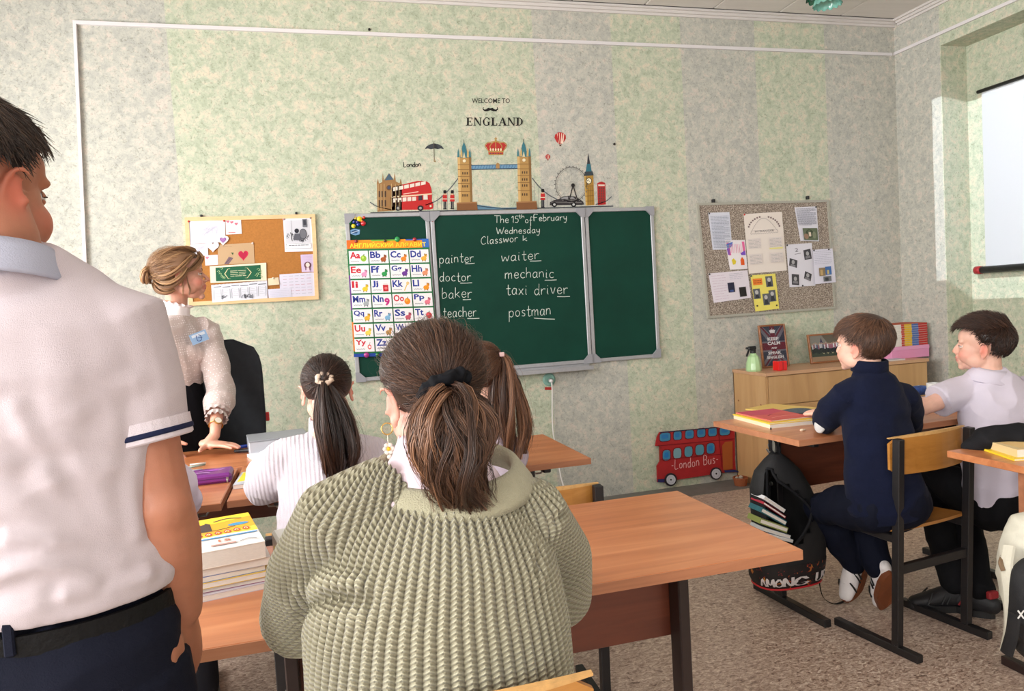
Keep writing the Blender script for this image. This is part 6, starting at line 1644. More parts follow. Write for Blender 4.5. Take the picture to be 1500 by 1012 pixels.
def trousers(t,pel,X,knees,ankles,mat,k=1.0,vox=.008,seed=1):
    m=MB();m.ell(pel+V(0,0,-.01),(.135*k,.115*k,.095*k),22,14)
    for q,(K_,A_)in enumerate(zip(knees,ankles)):
        sg=-1 if q==0 else 1;m.tube([pel+X*sg*.07*k+V(0,0,-.02),(pel+X*sg*.07*k).lerp(K_,.55),K_,K_.lerp(A_,.4),A_],[.083*k,.074*k,.062*k,.058*k,.048*k],18,hemi=True)
    me=remesh(m,vox,4);folds(me,.006,9,seed=seed);return link_mesh('trousers',me,mat,t)
def shoe_simple(t,A_,d,mat,k=.9,label=None):
    d=Vector(d).normalized();m=MB();m.tube([A_-d*.045*k+V(0,0,-.035),A_+d*.0+V(0,0,-.030),A_+d*.08*k+V(0,0,-.042),A_+d*.15*k+V(0,0,-.050)],[(.034,.040),(.038,.044),(.040,.030),(.032,.022)],16,up=(-d.y,d.x,0),hemi=True)
    me=remesh(m,.006,3);return link_mesh('shoe',me,mat,t,label=label)
YW=2.2
def W(px,py,dy=0):return PY(px,py,YW+dy)
X0=V(1,0,0)
FLUFF=plain('fluffy_white_knit',rgb(206,198,208),rough=1.0,noise=.04,nscale=30,sheen=.25)
_nt_=FLUFF.node_tree;tc=N(_nt_,'ShaderNodeTexCoord');wv=N(_nt_,'ShaderNodeTexWave',i_Scale=26.0,i_Distortion=.6);wv.bands_direction='X';_nt_.links.new(tc.outputs['Object'],wv.inputs['Vector'])
nz_=N(_nt_,'ShaderNodeTexNoise',i_Scale=260.0,i_Detail=4.0);_nt_.links.new(tc.outputs['Object'],nz_.inputs['Vector']);ad=N(_nt_,'ShaderNodeMath',operation='ADD');_nt_.links.new(wv.outputs['Fac'],ad.inputs[0]);_nt_.links.new(nz_.outputs[0],ad.inputs[1])
bp=N(_nt_,'ShaderNodeBump',i_Strength=.7,i_Distance=.003);_nt_.links.new(ad.outputs[0],bp.inputs['Height']);_nt_.links.new(bp.outputs[0],_nt_.nodes['Principled BSDF'].inputs['Normal'])
hd3=Head(W(479,574,.02),head_frame(-2,-6,0),.87)
sp3=[W(481,640,-.01),W(482,668,-.01),W(482,710,-.02),W(482,750,-.05),W(484,800,-.07)]
shl,shr=W(414,676),W(546,670);ell,elr=W(392,722,.17),W(560,712,.2);wrl,wrr=V(ell.x+.14,ell.y+.13,.775),V(elr.x-.12,elr.y+.14,.775);ell.z=elr.z=.79
kz=.47;kn=[V(sp3[-1].x-.09,2.58,kz),V(sp3[-1].x+.09,2.58,kz)];an=[V(kn[0].x,2.60,.09),V(kn[1].x,2.60,.09)]
g3=seated('girl in a fluffy white sweater with a long dark ponytail, at the front row desk',YW,hd3,SKIN_F,W(480,622,0),sp3,shl,shr,ell,elr,wrl,wrr,X0,kn[0],kn[1],an[0],an[1])
def sweater(t,name,rings,arms,mat,vox=.006,sm=8,fold=(.006,9,3),X=X0,extra=None):
    m=MB();loft(m,rings,X,seg=36)
    for pts,rad in arms:m.tube(pts,rad,22,hemi=True)
    if extra:extra(m)
    me=remesh(m,vox,sm);folds(me,fold[0],fold[1],(1,1,1.5),fold[2]);return link_mesh(name,me,mat,t)
sweater(g3,'sweater',[(W(481,628,0),.040,.040),(W(481,638,0),.085,.058),(W(482,654,-.005),.128,.082),(W(482,690,-.01),.142,.100),(W(482,730,-.03),.142,.105),(W(483,775,-.05),.145,.11)],
        [([shl+V(.05,0,.02),shl,shl.lerp(ell,.5)+V(-.012,0,0),ell+V(-.01,0,0),ell.lerp(wrl,.5),wrl],[.055,.064,.068,.062,.050,.034]),([shr+V(-.05,0,.02),shr,shr.lerp(elr,.5)+V(.012,0,0),elr+V(.01,0,0),elr.lerp(wrr,.5),wrr],[.055,.064,.068,.062,.050,.034])],FLUFF,vox=.0055)
m=MB();m.lathe([(.050,-.02),(.056,-.016),(.052,.022),(.046,.024),(.046,-.02)],tuple(W(480,622,.0)),30,M=Matrix.Rotation(math.radians(8),3,'X'));obj('turtleneck',m,FLUFF,g3,smooth=True)
trousers(g3,sp3[-1],X0,kn,an,TRK,.95)
for a in an:shoe_simple(g3,a,(0,1,0),BLK)
rl3=region_long()
def pony(t,hd,tie_px,guides,mat,n=3800,clumps=50,rsc=.0012,nsc=3200,wave=.006,frizz=.06,label=None,base_h=.010,h1=.014):
    tw=tie_px;tl=np.array(hd.R.transposed()@(tw-hd.c))/hd.k-HC;td=tl/np.linalg.norm(tl)
    a=pulled_scalp(hd,td,nsc,rl3,h0=.005,h1=h1,r=rsc,wave=.002,frizz=frizz)
    b_=lock_strands(guides,n,K=14,clumps=clumps,r=rsc,wave=wave,wfreq=7,loose=.12,tip=.5);c=lock_strands([(g[0],[q*1.4 for q in g[1]])for g in guides],90,K=14,clumps=60,r=.0005,wave=.02,wfreq=4,loose=.8,tip=1)
    P_,R_,T_=join_strands([a,b_,c],13);me=strand_mesh(P_,R_,T_,cap_base(hd,rl3,base_h,.12));return link_mesh('hair',me,mat,t,label=label)
T3=W(475,556,-.06)
HAIR_3=hair_mat('hair_chestnut',rgb(24,15,12),rgb(54,34,26),rgb(98,64,46))
pony(g3,hd3,T3,[([T3,W(474,572,-.09),W(482,610,-.11),W(490,660,-.12),W(494,712,-.11)],[.008,.020,.032,.034,.012]),([T3,W(490,580,-.085),W(505,620,-.10),W(516,660,-.11),W(514,690,-.11)],[.008,.016,.024,.026,.010]),([T3,W(470,580,-.085),W(468,620,-.10),W(482,665,-.115),W(488,705,-.11)],[.008,.014,.018,.022,.010])],HAIR_3,label='long dark chestnut ponytail')
m=MB();pts=[T3+V(math.cos(a)*.019,-.018+.006*math.sin(a),.004+math.sin(a)*.013)for a in[2*PI*i/20 for i in range(21)]];m.tube(pts,[.0075+.002*math.sin(i*2.4)for i in range(21)],10,cap=False);obj('scrunchie',m,plain('beige_satin',rgb(206,182,162),rough=.45,bump=.4,bscale=120),g3,smooth=True,label='beige scrunchie')
# ================================================================ PERSON 4: girl with the light brown ponytail behind the nearest girl
YP=2.24
def Q(px,py,dy=0):return PY(px,py,YP+dy)
hd4=Head(Q(704,556,.02),head_frame(6,-4,0),.86)
sp4=[Q(708,628,-.01),Q(709,655,-.01),Q(710,700,-.02),Q(711,745,-.05),Q(712,800,-.06)]
shl,shr=Q(650,668),Q(752,668);ell,elr=Q(640,705,.17),Q(752,704,.17);ell.z=elr.z=.79;wrl,wrr=V(ell.x+.12,ell.y+.13,.775),V(elr.x-.16,elr.y+.11,.775)
kn=[V(sp4[-1].x-.09,2.60,kz),V(sp4[-1].x+.09,2.60,kz)];an=[V(kn[0].x,2.62,.09),V(kn[1].x,2.62,.09)]
g4=seated('girl with a long light brown ponytail, mostly hidden behind the girl in green',YP,hd4,SKIN_F,Q(706,608,0),sp4,shl,shr,ell,elr,wrl,wrr,X0,kn[0],kn[1],an[0],an[1])
sweater(g4,'blouse',[(Q(707,616,0),.044,.044),(Q(708,630,0),.080,.055),(Q(709,645,-.005),.112,.072),(Q(710,690,-.01),.122,.088),(Q(711,730,-.03),.122,.092),(Q(712,775,-.05),.13,.10)],
        [([shl+V(.04,0,.02),shl,shl.lerp(ell,.5),ell,wrl],[.044,.050,.050,.046,.032]),([shr+V(-.04,0,.02),shr,shr.lerp(elr,.5),elr,wrr],[.044,.050,.050,.046,.032])],plain('lilac_grey_cotton',rgb(196,184,200),rough=.85,noise=.04),vox=.006)
trousers(g4,sp4[-1],X0,kn,an,TRK,.95)
for a in an:shoe_simple(g4,a,(0,1,0),BLK)
T4=Q(733,519,-.02)
HAIR_4=hair_mat('hair_fair_brown',rgb(52,32,24),rgb(110,74,54),rgb(160,116,84))
pony(g4,hd4,T4,[([T4,Q(742,535,-.05),Q(748,580,-.07),Q(752,625,-.075),Q(750,672,-.075)],[.008,.022,.036,.040,.020]),([T4,Q(730,540,-.05),Q(728,585,-.065),Q(732,630,-.07),Q(738,668,-.07)],[.008,.016,.024,.026,.012]),([T4,Q(750,545,-.05),Q(764,590,-.06),Q(768,630,-.065),Q(766,664,-.065)],[.006,.012,.018,.020,.010])],HAIR_4,n=3400,wave=.008,frizz=.10,label='long light brown ponytail')
m=MB();m.box(T4.x-.010,T4.y-.030,T4.z-.006,T4.x+.006,T4.y-.018,T4.z+.008,bev=.002);obj('hair_clip',m,plain('pearl_pink',rgb(226,190,190),rough=.2,coat=.5),g4)
# ================================================================ PERSON 5: pupil in white almost wholly hidden behind the standing boy
YH=2.16
def Hh(px,py,dy=0):return PY(px,py,YH+dy)
hd5=Head(Hh(170,592,.05),head_frame(6,-10,0),.86)
sp5=[Hh(176,655,0),Hh(177,680,-.01),Hh(178,725,-.02),Hh(180,770,-.05),Hh(182,815,-.06)]
shl,shr=Hh(118,700),Hh(232,688);ell,elr=Hh(108,750,.17),Hh(266,728,.12);ell.z=elr.z=.79;wrl,wrr=V(ell.x+.12,ell.y+.13,.775),V(elr.x-.13,elr.y+.14,.775)
kn=[V(sp5[-1].x-.09,2.52,kz),V(sp5[-1].x+.09,2.52,kz)];an=[V(kn[0].x,2.54,.09),V(kn[1].x,2.54,.09)]
g5=seated('pupil in white, only an elbow visible beside the standing boy\'s arm',YH,hd5,SKIN_F,Hh(174,638,0),sp5,shl,shr,ell,elr,wrl,wrr,X0,kn[0],kn[1],an[0],an[1],vox=.006)
WSH=plain('white_cotton_shirt',rgb(206,198,212),rough=.8,noise=.03,nscale=10,bump=.15,bscale=700,sheen=.1)
sweater(g5,'jumper',[(Hh(175,646,0),.044,.044),(Hh(176,660,0),.080,.055),(Hh(177,676,-.005),.118,.075),(Hh(178,715,-.01),.128,.09),(Hh(180,755,-.03),.128,.095),(Hh(182,800,-.05),.13,.10)],
        [([shl+V(.04,0,.02),shl,shl.lerp(ell,.5),ell,wrl],[.046,.054,.056,.050,.034]),([shr+V(-.04,0,.02),shr,shr.lerp(elr,.5)+V(.01,0,0),elr+V(.004,0,0),wrr],[.046,.056,.062,.056,.036])],WSH,vox=.006)
trousers(g5,sp5[-1],X0,kn,an,TRK,.95)
for a in an:shoe_simple(g5,a,(0,1,0),BLK)
s1=short_hair(hd5,region_short(.5,-.25,-.7),flow_down(),1500,r=.002,h0=.01);me=strand_mesh(s1[0],s1[1],s1[2],cap_base(hd5,region_short(.5,-.25,-.7),.011,.1));link_mesh('hair',me,HAIR_M,g5)
# ================================================================ PERSON 6: teacher, in profile, leaning on the desk
YT=3.66
def Tt(px,py,dy=0):return PY(px,py,YT+dy)
F6=V(.84,-.54,0).normalized();X6=V(F6.y,-F6.x,0)        # her facing and her right side
hd6=Head(Tt(265.5,406,-.02),head_frame(80,2,0),1.02,kid=False);hd6.skin=SKIN_T
s6=[Tt(256,462),Tt(257,484),Tt(261,520),Tt(263,560),Tt(265,600,-.02),Tt(266,630,-.02)]
base=V(s6[-1].x,s6[-1].y,0)
tch=person(base,'woman teacher in a white dotted blouse and black skirt, one hand on the desk')
shF=s6[1]-X6*.165+V(0,0,-.0);shN=s6[1]+X6*.165
shF=Tt(303,482,.06);
hnd=PZ(317,655,.768);wrF=hnd+V(-.002,.03,.075);elF=Tt(325,566,.0);elF.y=(shF.y+wrF.y)/2+.02
elN=shN+V(-.06,-.04,-.27);wrN=elN+V(.12,-.10,-.20)
m=MB();hd6.prims(m);m.tube([hd6.w(0,-.025,-.03),Tt(259,446),s6[0]],[.050,.046,.056],18,hemi=True)
loft(m,[(s6[0],.075,.045),(s6[1],.13,.070),(s6[2],.125,.09),(s6[3],.105,.075),(s6[4],.13,.09),(s6[5],.155,.11)],X6)
arm_prims(m,shF,elF,wrF,(.042,.034,.034,.023));arm_prims(m,shN,elN,wrN,(.042,.034,.034,.023))
hand_prims(m,wrN,(wrN-elN).normalized(),(0,1,0),(.8,0,0),.92)
hd_=(V(.93,.02,-.22)).normalized()
m.tube([wrF,wrF+V(-.004,-.006,-.026),hnd+V(-.030,.006,.024)],[.023,.023,.022],14,hemi=True)
hand_prims(m,hnd+V(-.038,.010,.018),(.84,-.42,-.04),(0,0,-1),(-.5,-.85,0),1.0,curl=(2,5,4),spread=1.9,thumb=(.05,1.0,.12),thumb_curl=0)
for q in(1,-1):leg_prims(m,s6[5]+X6*q*.08,V(base.x,base.y,.48)+X6*q*.09,V(base.x,base.y,.09)+X6*q*.09,(.085,.055,.055,.034));foot_prims(m,V(base.x,base.y,.09)+X6*q*.09,F6)
me=remesh(m,.0036,4);hd6.sculpt(me);link_mesh('body',me,SKIN_T,tch);hd6.eyes(tch,(80,70,60));hd6.brows(tch,plain('brow_brown',rgb(74,52,40),rough=.8))
BL6,nt,b=_nt('white_dotted_chiffon')
tc=N(nt,'ShaderNodeTexCoord');mp=N(nt,'ShaderNodeMapping');mp.inputs['Rotation'].default_value=(0.1,.2,.78);nt.links.new(tc.outputs['Object'],mp.inputs[0])
vo=N(nt,'ShaderNodeTexVoronoi',i_Scale=92.0,i_Randomness=.25);nt.links.new(mp.outputs[0],vo.inputs['Vector'])
r=ramp(nt,vo.outputs['Distance'],[(.20,rgb(232,224,224)),(.30,rgb(196,180,176))]);nt.links.new(r.outputs[0],b.inputs['Base Color']);b.inputs['Roughness'].default_value=.6;b.inputs['Sheen Weight'].default_value=.3
bp=N(nt,'ShaderNodeBump',i_Strength=.4,i_Distance=.002);bp.invert=True;nt.links.new(vo.outputs['Distance'],bp.inputs['Height']);nt.links.new(bp.outputs[0],b.inputs['Normal'])
m=MB();loft(m,[(s6[0]+V(0,0,.0),.072,.058),(s6[0]+V(0,0,-.018),.112,.072),(s6[1],.165,.094),(s6[2],.150,.112),(s6[3]+V(0,0,.03),.128,.100),(s6[3]+V(0,0,-.02),.112,.086)],X6,seg=36)
m.ell(s6[2]+F6*.055+V(0,0,.01),(.085,.075,.065),18,12)
m.tube([shF+X6*.05+V(0,0,.014),shF,shF.lerp(elF,.5)+V(.006,0,0),elF+V(.006,0,-.01),elF.lerp(wrF,.35)+V(.004,0,0),elF.lerp(wrF,.58)],[.052,.058,.060,.062,.068,.056],24)
m.tube([shN-X6*.05+V(0,0,.014),shN,shN.lerp(elN,.5),elN,elN.lerp(wrN,.5),elN.lerp(wrN,.8)],[.052,.058,.060,.062,.066,.045],20)
me=remesh(m,.0046,6);folds(me,.0055,13,(1,1,.7),4);link_mesh('blouse',me,BL6,tch)
# gathered cuff with a frill, ruffled high collar
def frill(name,c,ax,r0,r1,h,n,amp,mat,parent,th=.0012,seg=96,tilt=None):
    ax=Vector(ax).normalized();u=ax.orthogonal().normalized();w_=ax.cross(u);m=MB();vs=[];Rn=5
    for side in(0,1):
        for i in range(Rn+1):
            t_=i/Rn
            for k in range(seg):
                a=2*PI*k/seg;r=r0+(r1-r0)*t_+amp*t_*math.sin(n*a)-side*th;z=h*t_+amp*.6*t_*math.cos(n*a*1.0+1)
                vs.append(Vector(c)+u*(r*math.cos(a))+w_*(r*math.sin(a))+ax*z)
    fs=[]
    for side in(0,1):
        for i in range(Rn):
            for k in range(seg):
                k2=(k+1)%seg;o=side*(Rn+1)*seg;q=(o+i*seg+k,o+i*seg+k2,o+(i+1)*seg+k2,o+(i+1)*seg+k);fs.append(q if side==0 else q[::-1])
    m.add(vs,fs);return obj(name,m,mat,parent,smooth=True)
frill('cuff_frill',elF.lerp(wrF,.52),wrF-elF,.052,.050,.034,11,.003,BL6,tch)
frill('cuff_frill',elF.lerp(wrF,.66),wrF-elF,.040,.047,.030,13,.004,BL6,tch)
LACE=plain('white_ruffle',rgb(236,228,230),rough=.7,sheen=.3)
nk=Tt(257,459,.0);nax=(Tt(261,440)-nk).normalized()
frill('collar_band',nk+nax*-.012,nax,.064,.056,.050,9,.0012,LACE,tch);frill('collar_ruffle',nk+nax*.034,nax,.054,.066,.014,14,.005,LACE,tch)
# badge
bc=Tt(293,494,-.155)
Nb=V(.62,-.78,.12).normalized();ub=Nb.cross(V(0,0,1)).normalized()*-1;ub=(ub+V(0,0,.30)).normalized();vb=Nb.cross(ub)
if vb.z<0:vb=-vb
cen=s6[2]+F6*.128-X6*.04+V(0,0,.066)
cen=Tt(291.5,494,-.0);cen=cen+(V(0,0,CAMH)-cen).normalized()*.105
Nb=(V(0,0,CAMH)-cen).normalized().lerp(F6,.35).normalized();ub=V(0,0,1).cross(Nb).normalized();ub=(ub+V(0,0,.32)).normalized();vb=Nb.cross(ub)
m=MB();m.prism([cen+ub*a+vb*c for a,c in((-.038,-.024),(.038,-.024),(.038,.024),(-.038,.024))],Nb*.003);bdg=obj('name_badge',m,flat((150,184,222)),tch,label='light blue badge on the chest')
dc=Decal(lambda x,y,l:cen+ub*x+vb*y+Nb*(.003+l));dc.rect(-.030,.006,.030,.018,(214,226,240)).line([(-.010,.012),(-.012,-.012),(.004,-.014),(.008,.004),(.0,.012)],.003,(44,70,140),smooth=True).line([(-.006,.0),(.012,-.006)],.002,(44,70,140));dc.done('print',bdg)
SKB=cloth('black_skirt',rgb(16,16,22),rough=.85)
m=MB();loft(m,[(s6[3]+V(0,0,.004),.108,.084),(s6[4],.138,.104),(s6[5],.165,.125),(V(base.x,base.y,.62),.17,.14),(V(base.x,base.y,.44),.165,.14)],X6,seg=32,hemi=False);me=remesh(m,.007,4);folds(me,.004,8,(1,1,.4),7);link_mesh('skirt',me,SKB,tch)
for q in(1,-1):shoe_simple(tch,V(base.x,base.y,.09)+X6*q*.09,F6,BLK,1.05)
# watch
wd=(wrF-elF).normalized();wc=wrF-wd*.022;m=MB();u=wd.orthogonal().normalized();w_=wd.cross(u)
m.tube([wc+u*math.cos(a)*.0275+w_*math.sin(a)*.0275 for a in[2*PI*i/28 for i in range(29)]],[(.0018,.005)]*29,6,up=None,cap=False);wt=obj('wristwatch',m,GOLD,tch,smooth=True,label='gold bracelet wristwatch')
fd=(V(0,0,CAMH)-wc).normalized();fd=(fd-wd*fd.dot(wd)).normalized();fd=(fd+w_.cross(V(0,0,0))+V(.25,0,0)).normalized();q_=fd.to_track_quat('Z','Y').to_matrix()
m=MB();m.lathe([(.0165,.026),(.0165,.034),(.0145,.035)],tuple(wc),24,M=q_);obj('case',m,GOLD,wt,smooth=False);m=MB();m.lathe([(.0145,.0352),(0,.0356)],tuple(wc),24,M=q_);obj('dial',m,PEARL,wt)
# hair gathered into a low roll with a small bun, loose strand at the ear
rl6=region_long(.42,-.22)
def rl6b(d):return max(rl6(d),float(sstep(-.75,-.6,d[2])*(d[1]<.12)*(d[1]>-2)*1.0)*(1 if d[1]<.05 else .0))
tiel=np.array([0,-.93,-.10]);sc=pulled_scalp(hd6,tiel,3600,rl6,h0=.008,h1=.022,r=.0011,wave=.003,frizz=.08)
Hl=lambda x,y,z:hd6.w(x,y,z)
gl=[]
for q in(1,-1):
    gl+=[([Hl(q*.055,.050,.085),Hl(q*.084,.020,.055),Hl(q*.088,-.025,.018),Hl(q*.070,-.072,.0),Hl(q*.02,-.112,.015)],[.012,.018,.020,.020,.010]),
           ([Hl(q*.078,.025,.035),Hl(q*.088,.0,.000),Hl(q*.082,-.040,-.030),Hl(q*.060,-.080,-.030),Hl(q*.015,-.108,-.005)],[.010,.016,.020,.020,.010]),
           ([Hl(q*.060,-.035,-.050),Hl(q*.055,-.065,-.058),Hl(q*.030,-.095,-.045),Hl(0,-.112,-.015)],[.012,.018,.020,.010]),
           ([Hl(q*.020,.070,.112),Hl(q*.050,.020,.122),Hl(q*.060,-.040,.100),Hl(q*.045,-.090,.060),Hl(q*.01,-.112,.02)],[.012,.022,.024,.020,.010])]
lk=lock_strands(gl,3600,K=12,clumps=90,r=.0011,wave=.003,wfreq=5,loose=.1,tip=.6)
bun=lock_strands([([Hl(0,-.105,.03),Hl(.02,-.135,.045),Hl(.024,-.150,.01),Hl(0,-.145,-.02),Hl(-.022,-.135,.005),Hl(-.012,-.138,.04),Hl(.012,-.142,.03)],[.012,.016,.018,.018,.016,.014,.010])],700,K=14,clumps=14,r=.0012,wave=.002,loose=.1,tip=.9)
ls=lock_strands([([Hl(.076,.022,.0),Hl(.080,.024,-.03),Hl(.074,.028,-.060),Hl(.066,.022,-.085)],[.004,.005,.004,.002]),([Hl(.078,.004,-.02),Hl(.074,.0,-.055),Hl(.062,-.004,-.085)],[.004,.004,.002])],120,K=10,clumps=6,r=.0008,wave=.002,loose=.3)
fr_=lock_strands([([Hl(.010,.082,.108),Hl(.045,.088,.075),Hl(.070,.060,.040),Hl(.082,.025,.020)],[.006,.014,.014,.008])],420,K=10,clumps=12,r=.0009,wave=.002,loose=.1)
P_,R_,T_=join_strands([sc,lk,bun,ls,fr_],13)
bs=cap_base(hd6,rl6,.014,.2);me=strand_mesh(P_,R_,T_,bs);link_mesh('hair',me,HAIR_B,tch,label='dark blond hair pinned up in a small bun')

# ================================================================ PERSON 7: boy in the navy jumper
YN=2.24
def Nn(px,py,dy=0):return PY(px,py,YN+dy)
hd7=Head(Nn(1263,508,.02),head_frame(-22,2,-2),.90)
X7=V(1,.0,0).normalized();X7=V(math.cos(.10),math.sin(.10),0)
s7=[Nn(1278,556,-.01),Nn(1280,590,-.01),Nn(1286,650,-.03),Nn(1294,700,-.05),Nn(1302,738,-.06)]
shl,shr=Nn(1238,580,.0),Nn(1322,582,.0)
ell=PZ(1208,619,.785);elr=Nn(1336,648,.12)
wrl=PZ(1207,604,.785);wrr=V(elr.x-.12,2.56,.80);elr.z=max(elr.z,.74)
knl=PY(1203,744,2.50);knr=V(knl.x+.20,2.52,knl.z);toeL=PZ(1243,884,.004);toeR=PZ(1300,900,.004);hlL=toeL+V(.10,.02,.155);hlR=toeR+V(-.02,-.05,.185);anl=hlL+V(-.8,-.25,.62).normalized()*.075+(toeL-hlL)*.16;anr=hlR+V(.1,.9,.3).normalized()*.075+(toeR-hlR)*.16
b7=seated('boy in a navy zip-neck jumper sitting sideways on a plywood chair',YN,hd7,SKIN_F,Nn(1272,538,.0),s7,shl,shr,ell,elr,wrl,wrr,X7,knl,knr,anl,anr,k=.85,vox=.0042,handdir=(PZ(1184,600,.78)-wrl,None),feet=False)
NAVY=plain('navy_fleece',rgb(13,19,42),rough=.95,noise=.12,nscale=16,bump=.4,bscale=260,sheen=.02)
m=MB();loft(m,[(Nn(1273,538,0),.054,.052),(Nn(1274,546,0),.064,.057),(Nn(1277,555,-.006),.090,.068),(Nn(1279,570,-.01),.118,.078),(Nn(1282,600,-.012),.136,.095),(Nn(1287,650,-.03),.138,.104),(Nn(1295,705,-.05),.146,.112),(Nn(1301,738,-.06),.158,.126),(Nn(1303,750,-.06),.152,.120)],X7,seg=40)
for S_,E_,W_,q in((shl,ell,wrl,-1),(shr,elr,wrr,1)):m.tube([S_+V(-q*.045,0,.018),S_,S_.lerp(E_,.5)+V(q*.008,0,.004),E_,E_.lerp(W_,.5),E_.lerp(W_,.95)],[.050,.056,.054,.048,.042,.034],22,hemi=True)
me=remesh(m,.005,5);folds(me,.006,9,(1,1,1.4),12)
crease(me,[([Nn(1225,590,-.05),Nn(1245,610,-.08),Nn(1262,640,-.1)],.010,.006),([Nn(1215,600,-.02),Nn(1235,625,-.06),Nn(1255,665,-.1)],.009,-.005),([Nn(1330,600,-.06),Nn(1310,640,-.1),Nn(1290,700,-.12)],.014,.005)])
link_mesh('jumper',me,NAVY,b7)
m=MB();m.lathe([(.056,-.022),(.064,-.018),(.061,.022),(.055,.026),(.051,.020),(.052,-.02)],tuple(Nn(1274,536,.0)),36,M=Matrix.Rotation(math.radians(6),3,'X'));obj('collar',m,NAVY,b7,smooth=True)
m=MB();dd=(PZ(1192,619,.79)-ell).normalized();Mx=(V(0,0,CAMH)-ell).normalized().lerp(V(-1,0,0),.5).normalized();m.ell(ell+Mx*.040+V(0,0,-.01),(.022,.010,.028),16,10,M=Mx.to_track_quat('Y','Z').to_matrix());obj('elbow_patch',m,plain('grey_white_patch',rgb(196,194,192),rough=.9,bump=.6,bscale=300),b7,smooth=True,label='pale grey elbow patch')
NTR=plain('navy_track_trousers',rgb(12,16,32),rough=.85,noise=.1,nscale=14,bump=.2,bscale=300)
trousers(b7,s7[-1]+V(0,.0,.015),X7,(knl,knr),(anl,anr),NTR,1.10,vox=.0055,seed=21)
def sneaker(t,heel,toe,up,mats,k=1.0,label=None):
    """low trainer: sole slab, upper, side stripes and laces; heel and toe points at the sole"""
    heel,toe=Vector(heel),Vector(toe);d=(toe-heel).normalized();L=(toe-heel).length;up=Vector(up);up=(up-d*up.dot(d)).normalized();s_=d.cross(up)
    P_=lambda a,b_,c:heel+d*(a*L)+s_*b_+up*c
    sole=MB();out=[]
    for i in range(28):
        a=2*PI*i/28;u=.5-.5*math.cos(a);wd_=(.034+.010*math.sin(PI*min(1,u*1.15))-.004*math.exp(-((u-.42)/.12)**2))*k
        out.append((u,math.sin(a)*wd_*(1 if abs(math.sin(a))>.01 else 1)))
    lo=[P_(u,b_,.0+(.012*max(0,u-.8)/.2))for u,b_ in out];sole.prism(lo,up*.026);o1=obj('sole',sole,mats[1],t,label=label[1]if label else None)
    m=MB();m.tube([P_(.06,0,.05),P_(.2,0,.055),P_(.42,0,.050),P_(.65,0,.040),P_(.86,0,.032)],[(.030*k,.038*k),(.034*k,.050*k),(.037*k,.040*k),(.040*k,.028*k),(.032*k,.020*k)],20,up=s_,hemi=True)
    me=remesh(m,.004,3);o2=link_mesh('shoe_upper',me,mats[0],t,label=label[0]if label else None)
    for(u0,q)in((.42,1),(.50,1),(.42,-1),(.50,-1),(.72,1),(.72,-1)):
        m=MB();pts=[P_(u0,q*.040*k,.034),P_(u0-.05,q*.036*k,.055),P_(u0-.10,q*.026*k,.075)];m.tube(pts,[.0035,.004,.003],6);obj('side_stripe',m,mats[2],o2)
    for j in range(5):a=.36+.075*j;hgt_=.094-.075*(a-.30);m=MB();m.tube([P_(a,-.018,hgt_-.006),P_(a,0,hgt_),P_(a,.018,hgt_-.006)],.003,6);obj('lace',m,mats[3],o2)
    return o2
SW=plain('white_leather',rgb(228,222,222),rough=.4,noise=.03);GUM=plain('gum_sole',rgb(122,66,36),rough=.5,noise=.08)
toeL=PZ(1243,884,.004);sneaker(b7,toeL+V(.10,.02,.155),toeL+V(-.005,0,0),(-.8,-.25,.62),(SW,GUM,BLK,SW),.95,('white trainer','brown gum sole'))
toeR=PZ(1300,900,.004);sneaker(b7,toeR+V(-.02,-.05,.185),toeR+V(.0,.02,0),(.1,.9,.3),(SW,GUM,BLK,SW),.95,('white trainer','brown gum sole'))
rg7=region_short(.46,-.30,-.66)
s1=short_hair(hd7,rg7,flow_down((.0,-.55,.80),.55),5200,L=(.035,.065),h0=.013,lift=.006,r=.0011);s2=short_hair(hd7,lambda d:rg7(d)*(d[1]>.25)*(d[2]>.2),flow_down((.0,-.3,.9),1.2),700,L=(.05,.072),h0=.014,lift=.010,r=.001,jit=.2)
P_,R_,T_=join_strands([s1,s2],7);me=strand_mesh(P_,R_,T_,cap_base(hd7,rg7,.012,.15,hfun=lambda d:.011+.008*float(sstep(.4,.9,d[2]))));link_mesh('hair',me,HAIR_M,b7,label='short brown bowl-cut hair')

# ================================================================ PERSON 8: boy in the white short-sleeved shirt
YQ=2.30
def Ww(px,py,dy=0):return PY(px,py,YQ+dy)
hd8=Head(Ww(1439,509,.02),head_frame(-38,3,-2),.93)
X8=V(math.cos(-.25),math.sin(-.25),0)
s8=[Ww(1456,556,-.01),Ww(1460,585,-.02),Ww(1464,640,-.05),Ww(1470,690,-.09),Ww(1476,735,-.10)]
shl,shr=Ww(1412,572,.04),Ww(1512,572,-.04)
ell=PZ(1338,603,.79);wrl=V(ell.x-.13,ell.y+.14,.775);elr=V(shr.x+.03,shr.y+.20,.80);wrr=V(elr.x-.14,elr.y+.18,.775)
knl=PY(1352,742,2.56);knl.z=.50;knr=V(knl.x+.22,2.62,.50);anl=PZ(1398,860,.09);anr=PZ(1436,868,.09)
b8=seated('boy in a white short-sleeved shirt at the right, looking left',YQ,hd8,SKIN_F,Ww(1448,540,.0),s8,shl,shr,ell,elr,wrl,wrr,X8,knl,knr,anl,anr,k=.88,vox=.0042,feet=False)
m=MB();loft(m,[(Ww(1449,540,0),.052,.050),(Ww(1450,547,0),.066,.058),(Ww(1453,556,-.006),.096,.072),(Ww(1457,570,-.01),.125,.080),(Ww(1461,600,-.02),.145,.098),(Ww(1465,650,-.05),.148,.105),(Ww(1470,700,-.08),.150,.112),(Ww(1474,732,-.09),.153,.118),(Ww(1476,748,-.09),.148,.113)],X8,seg=40)
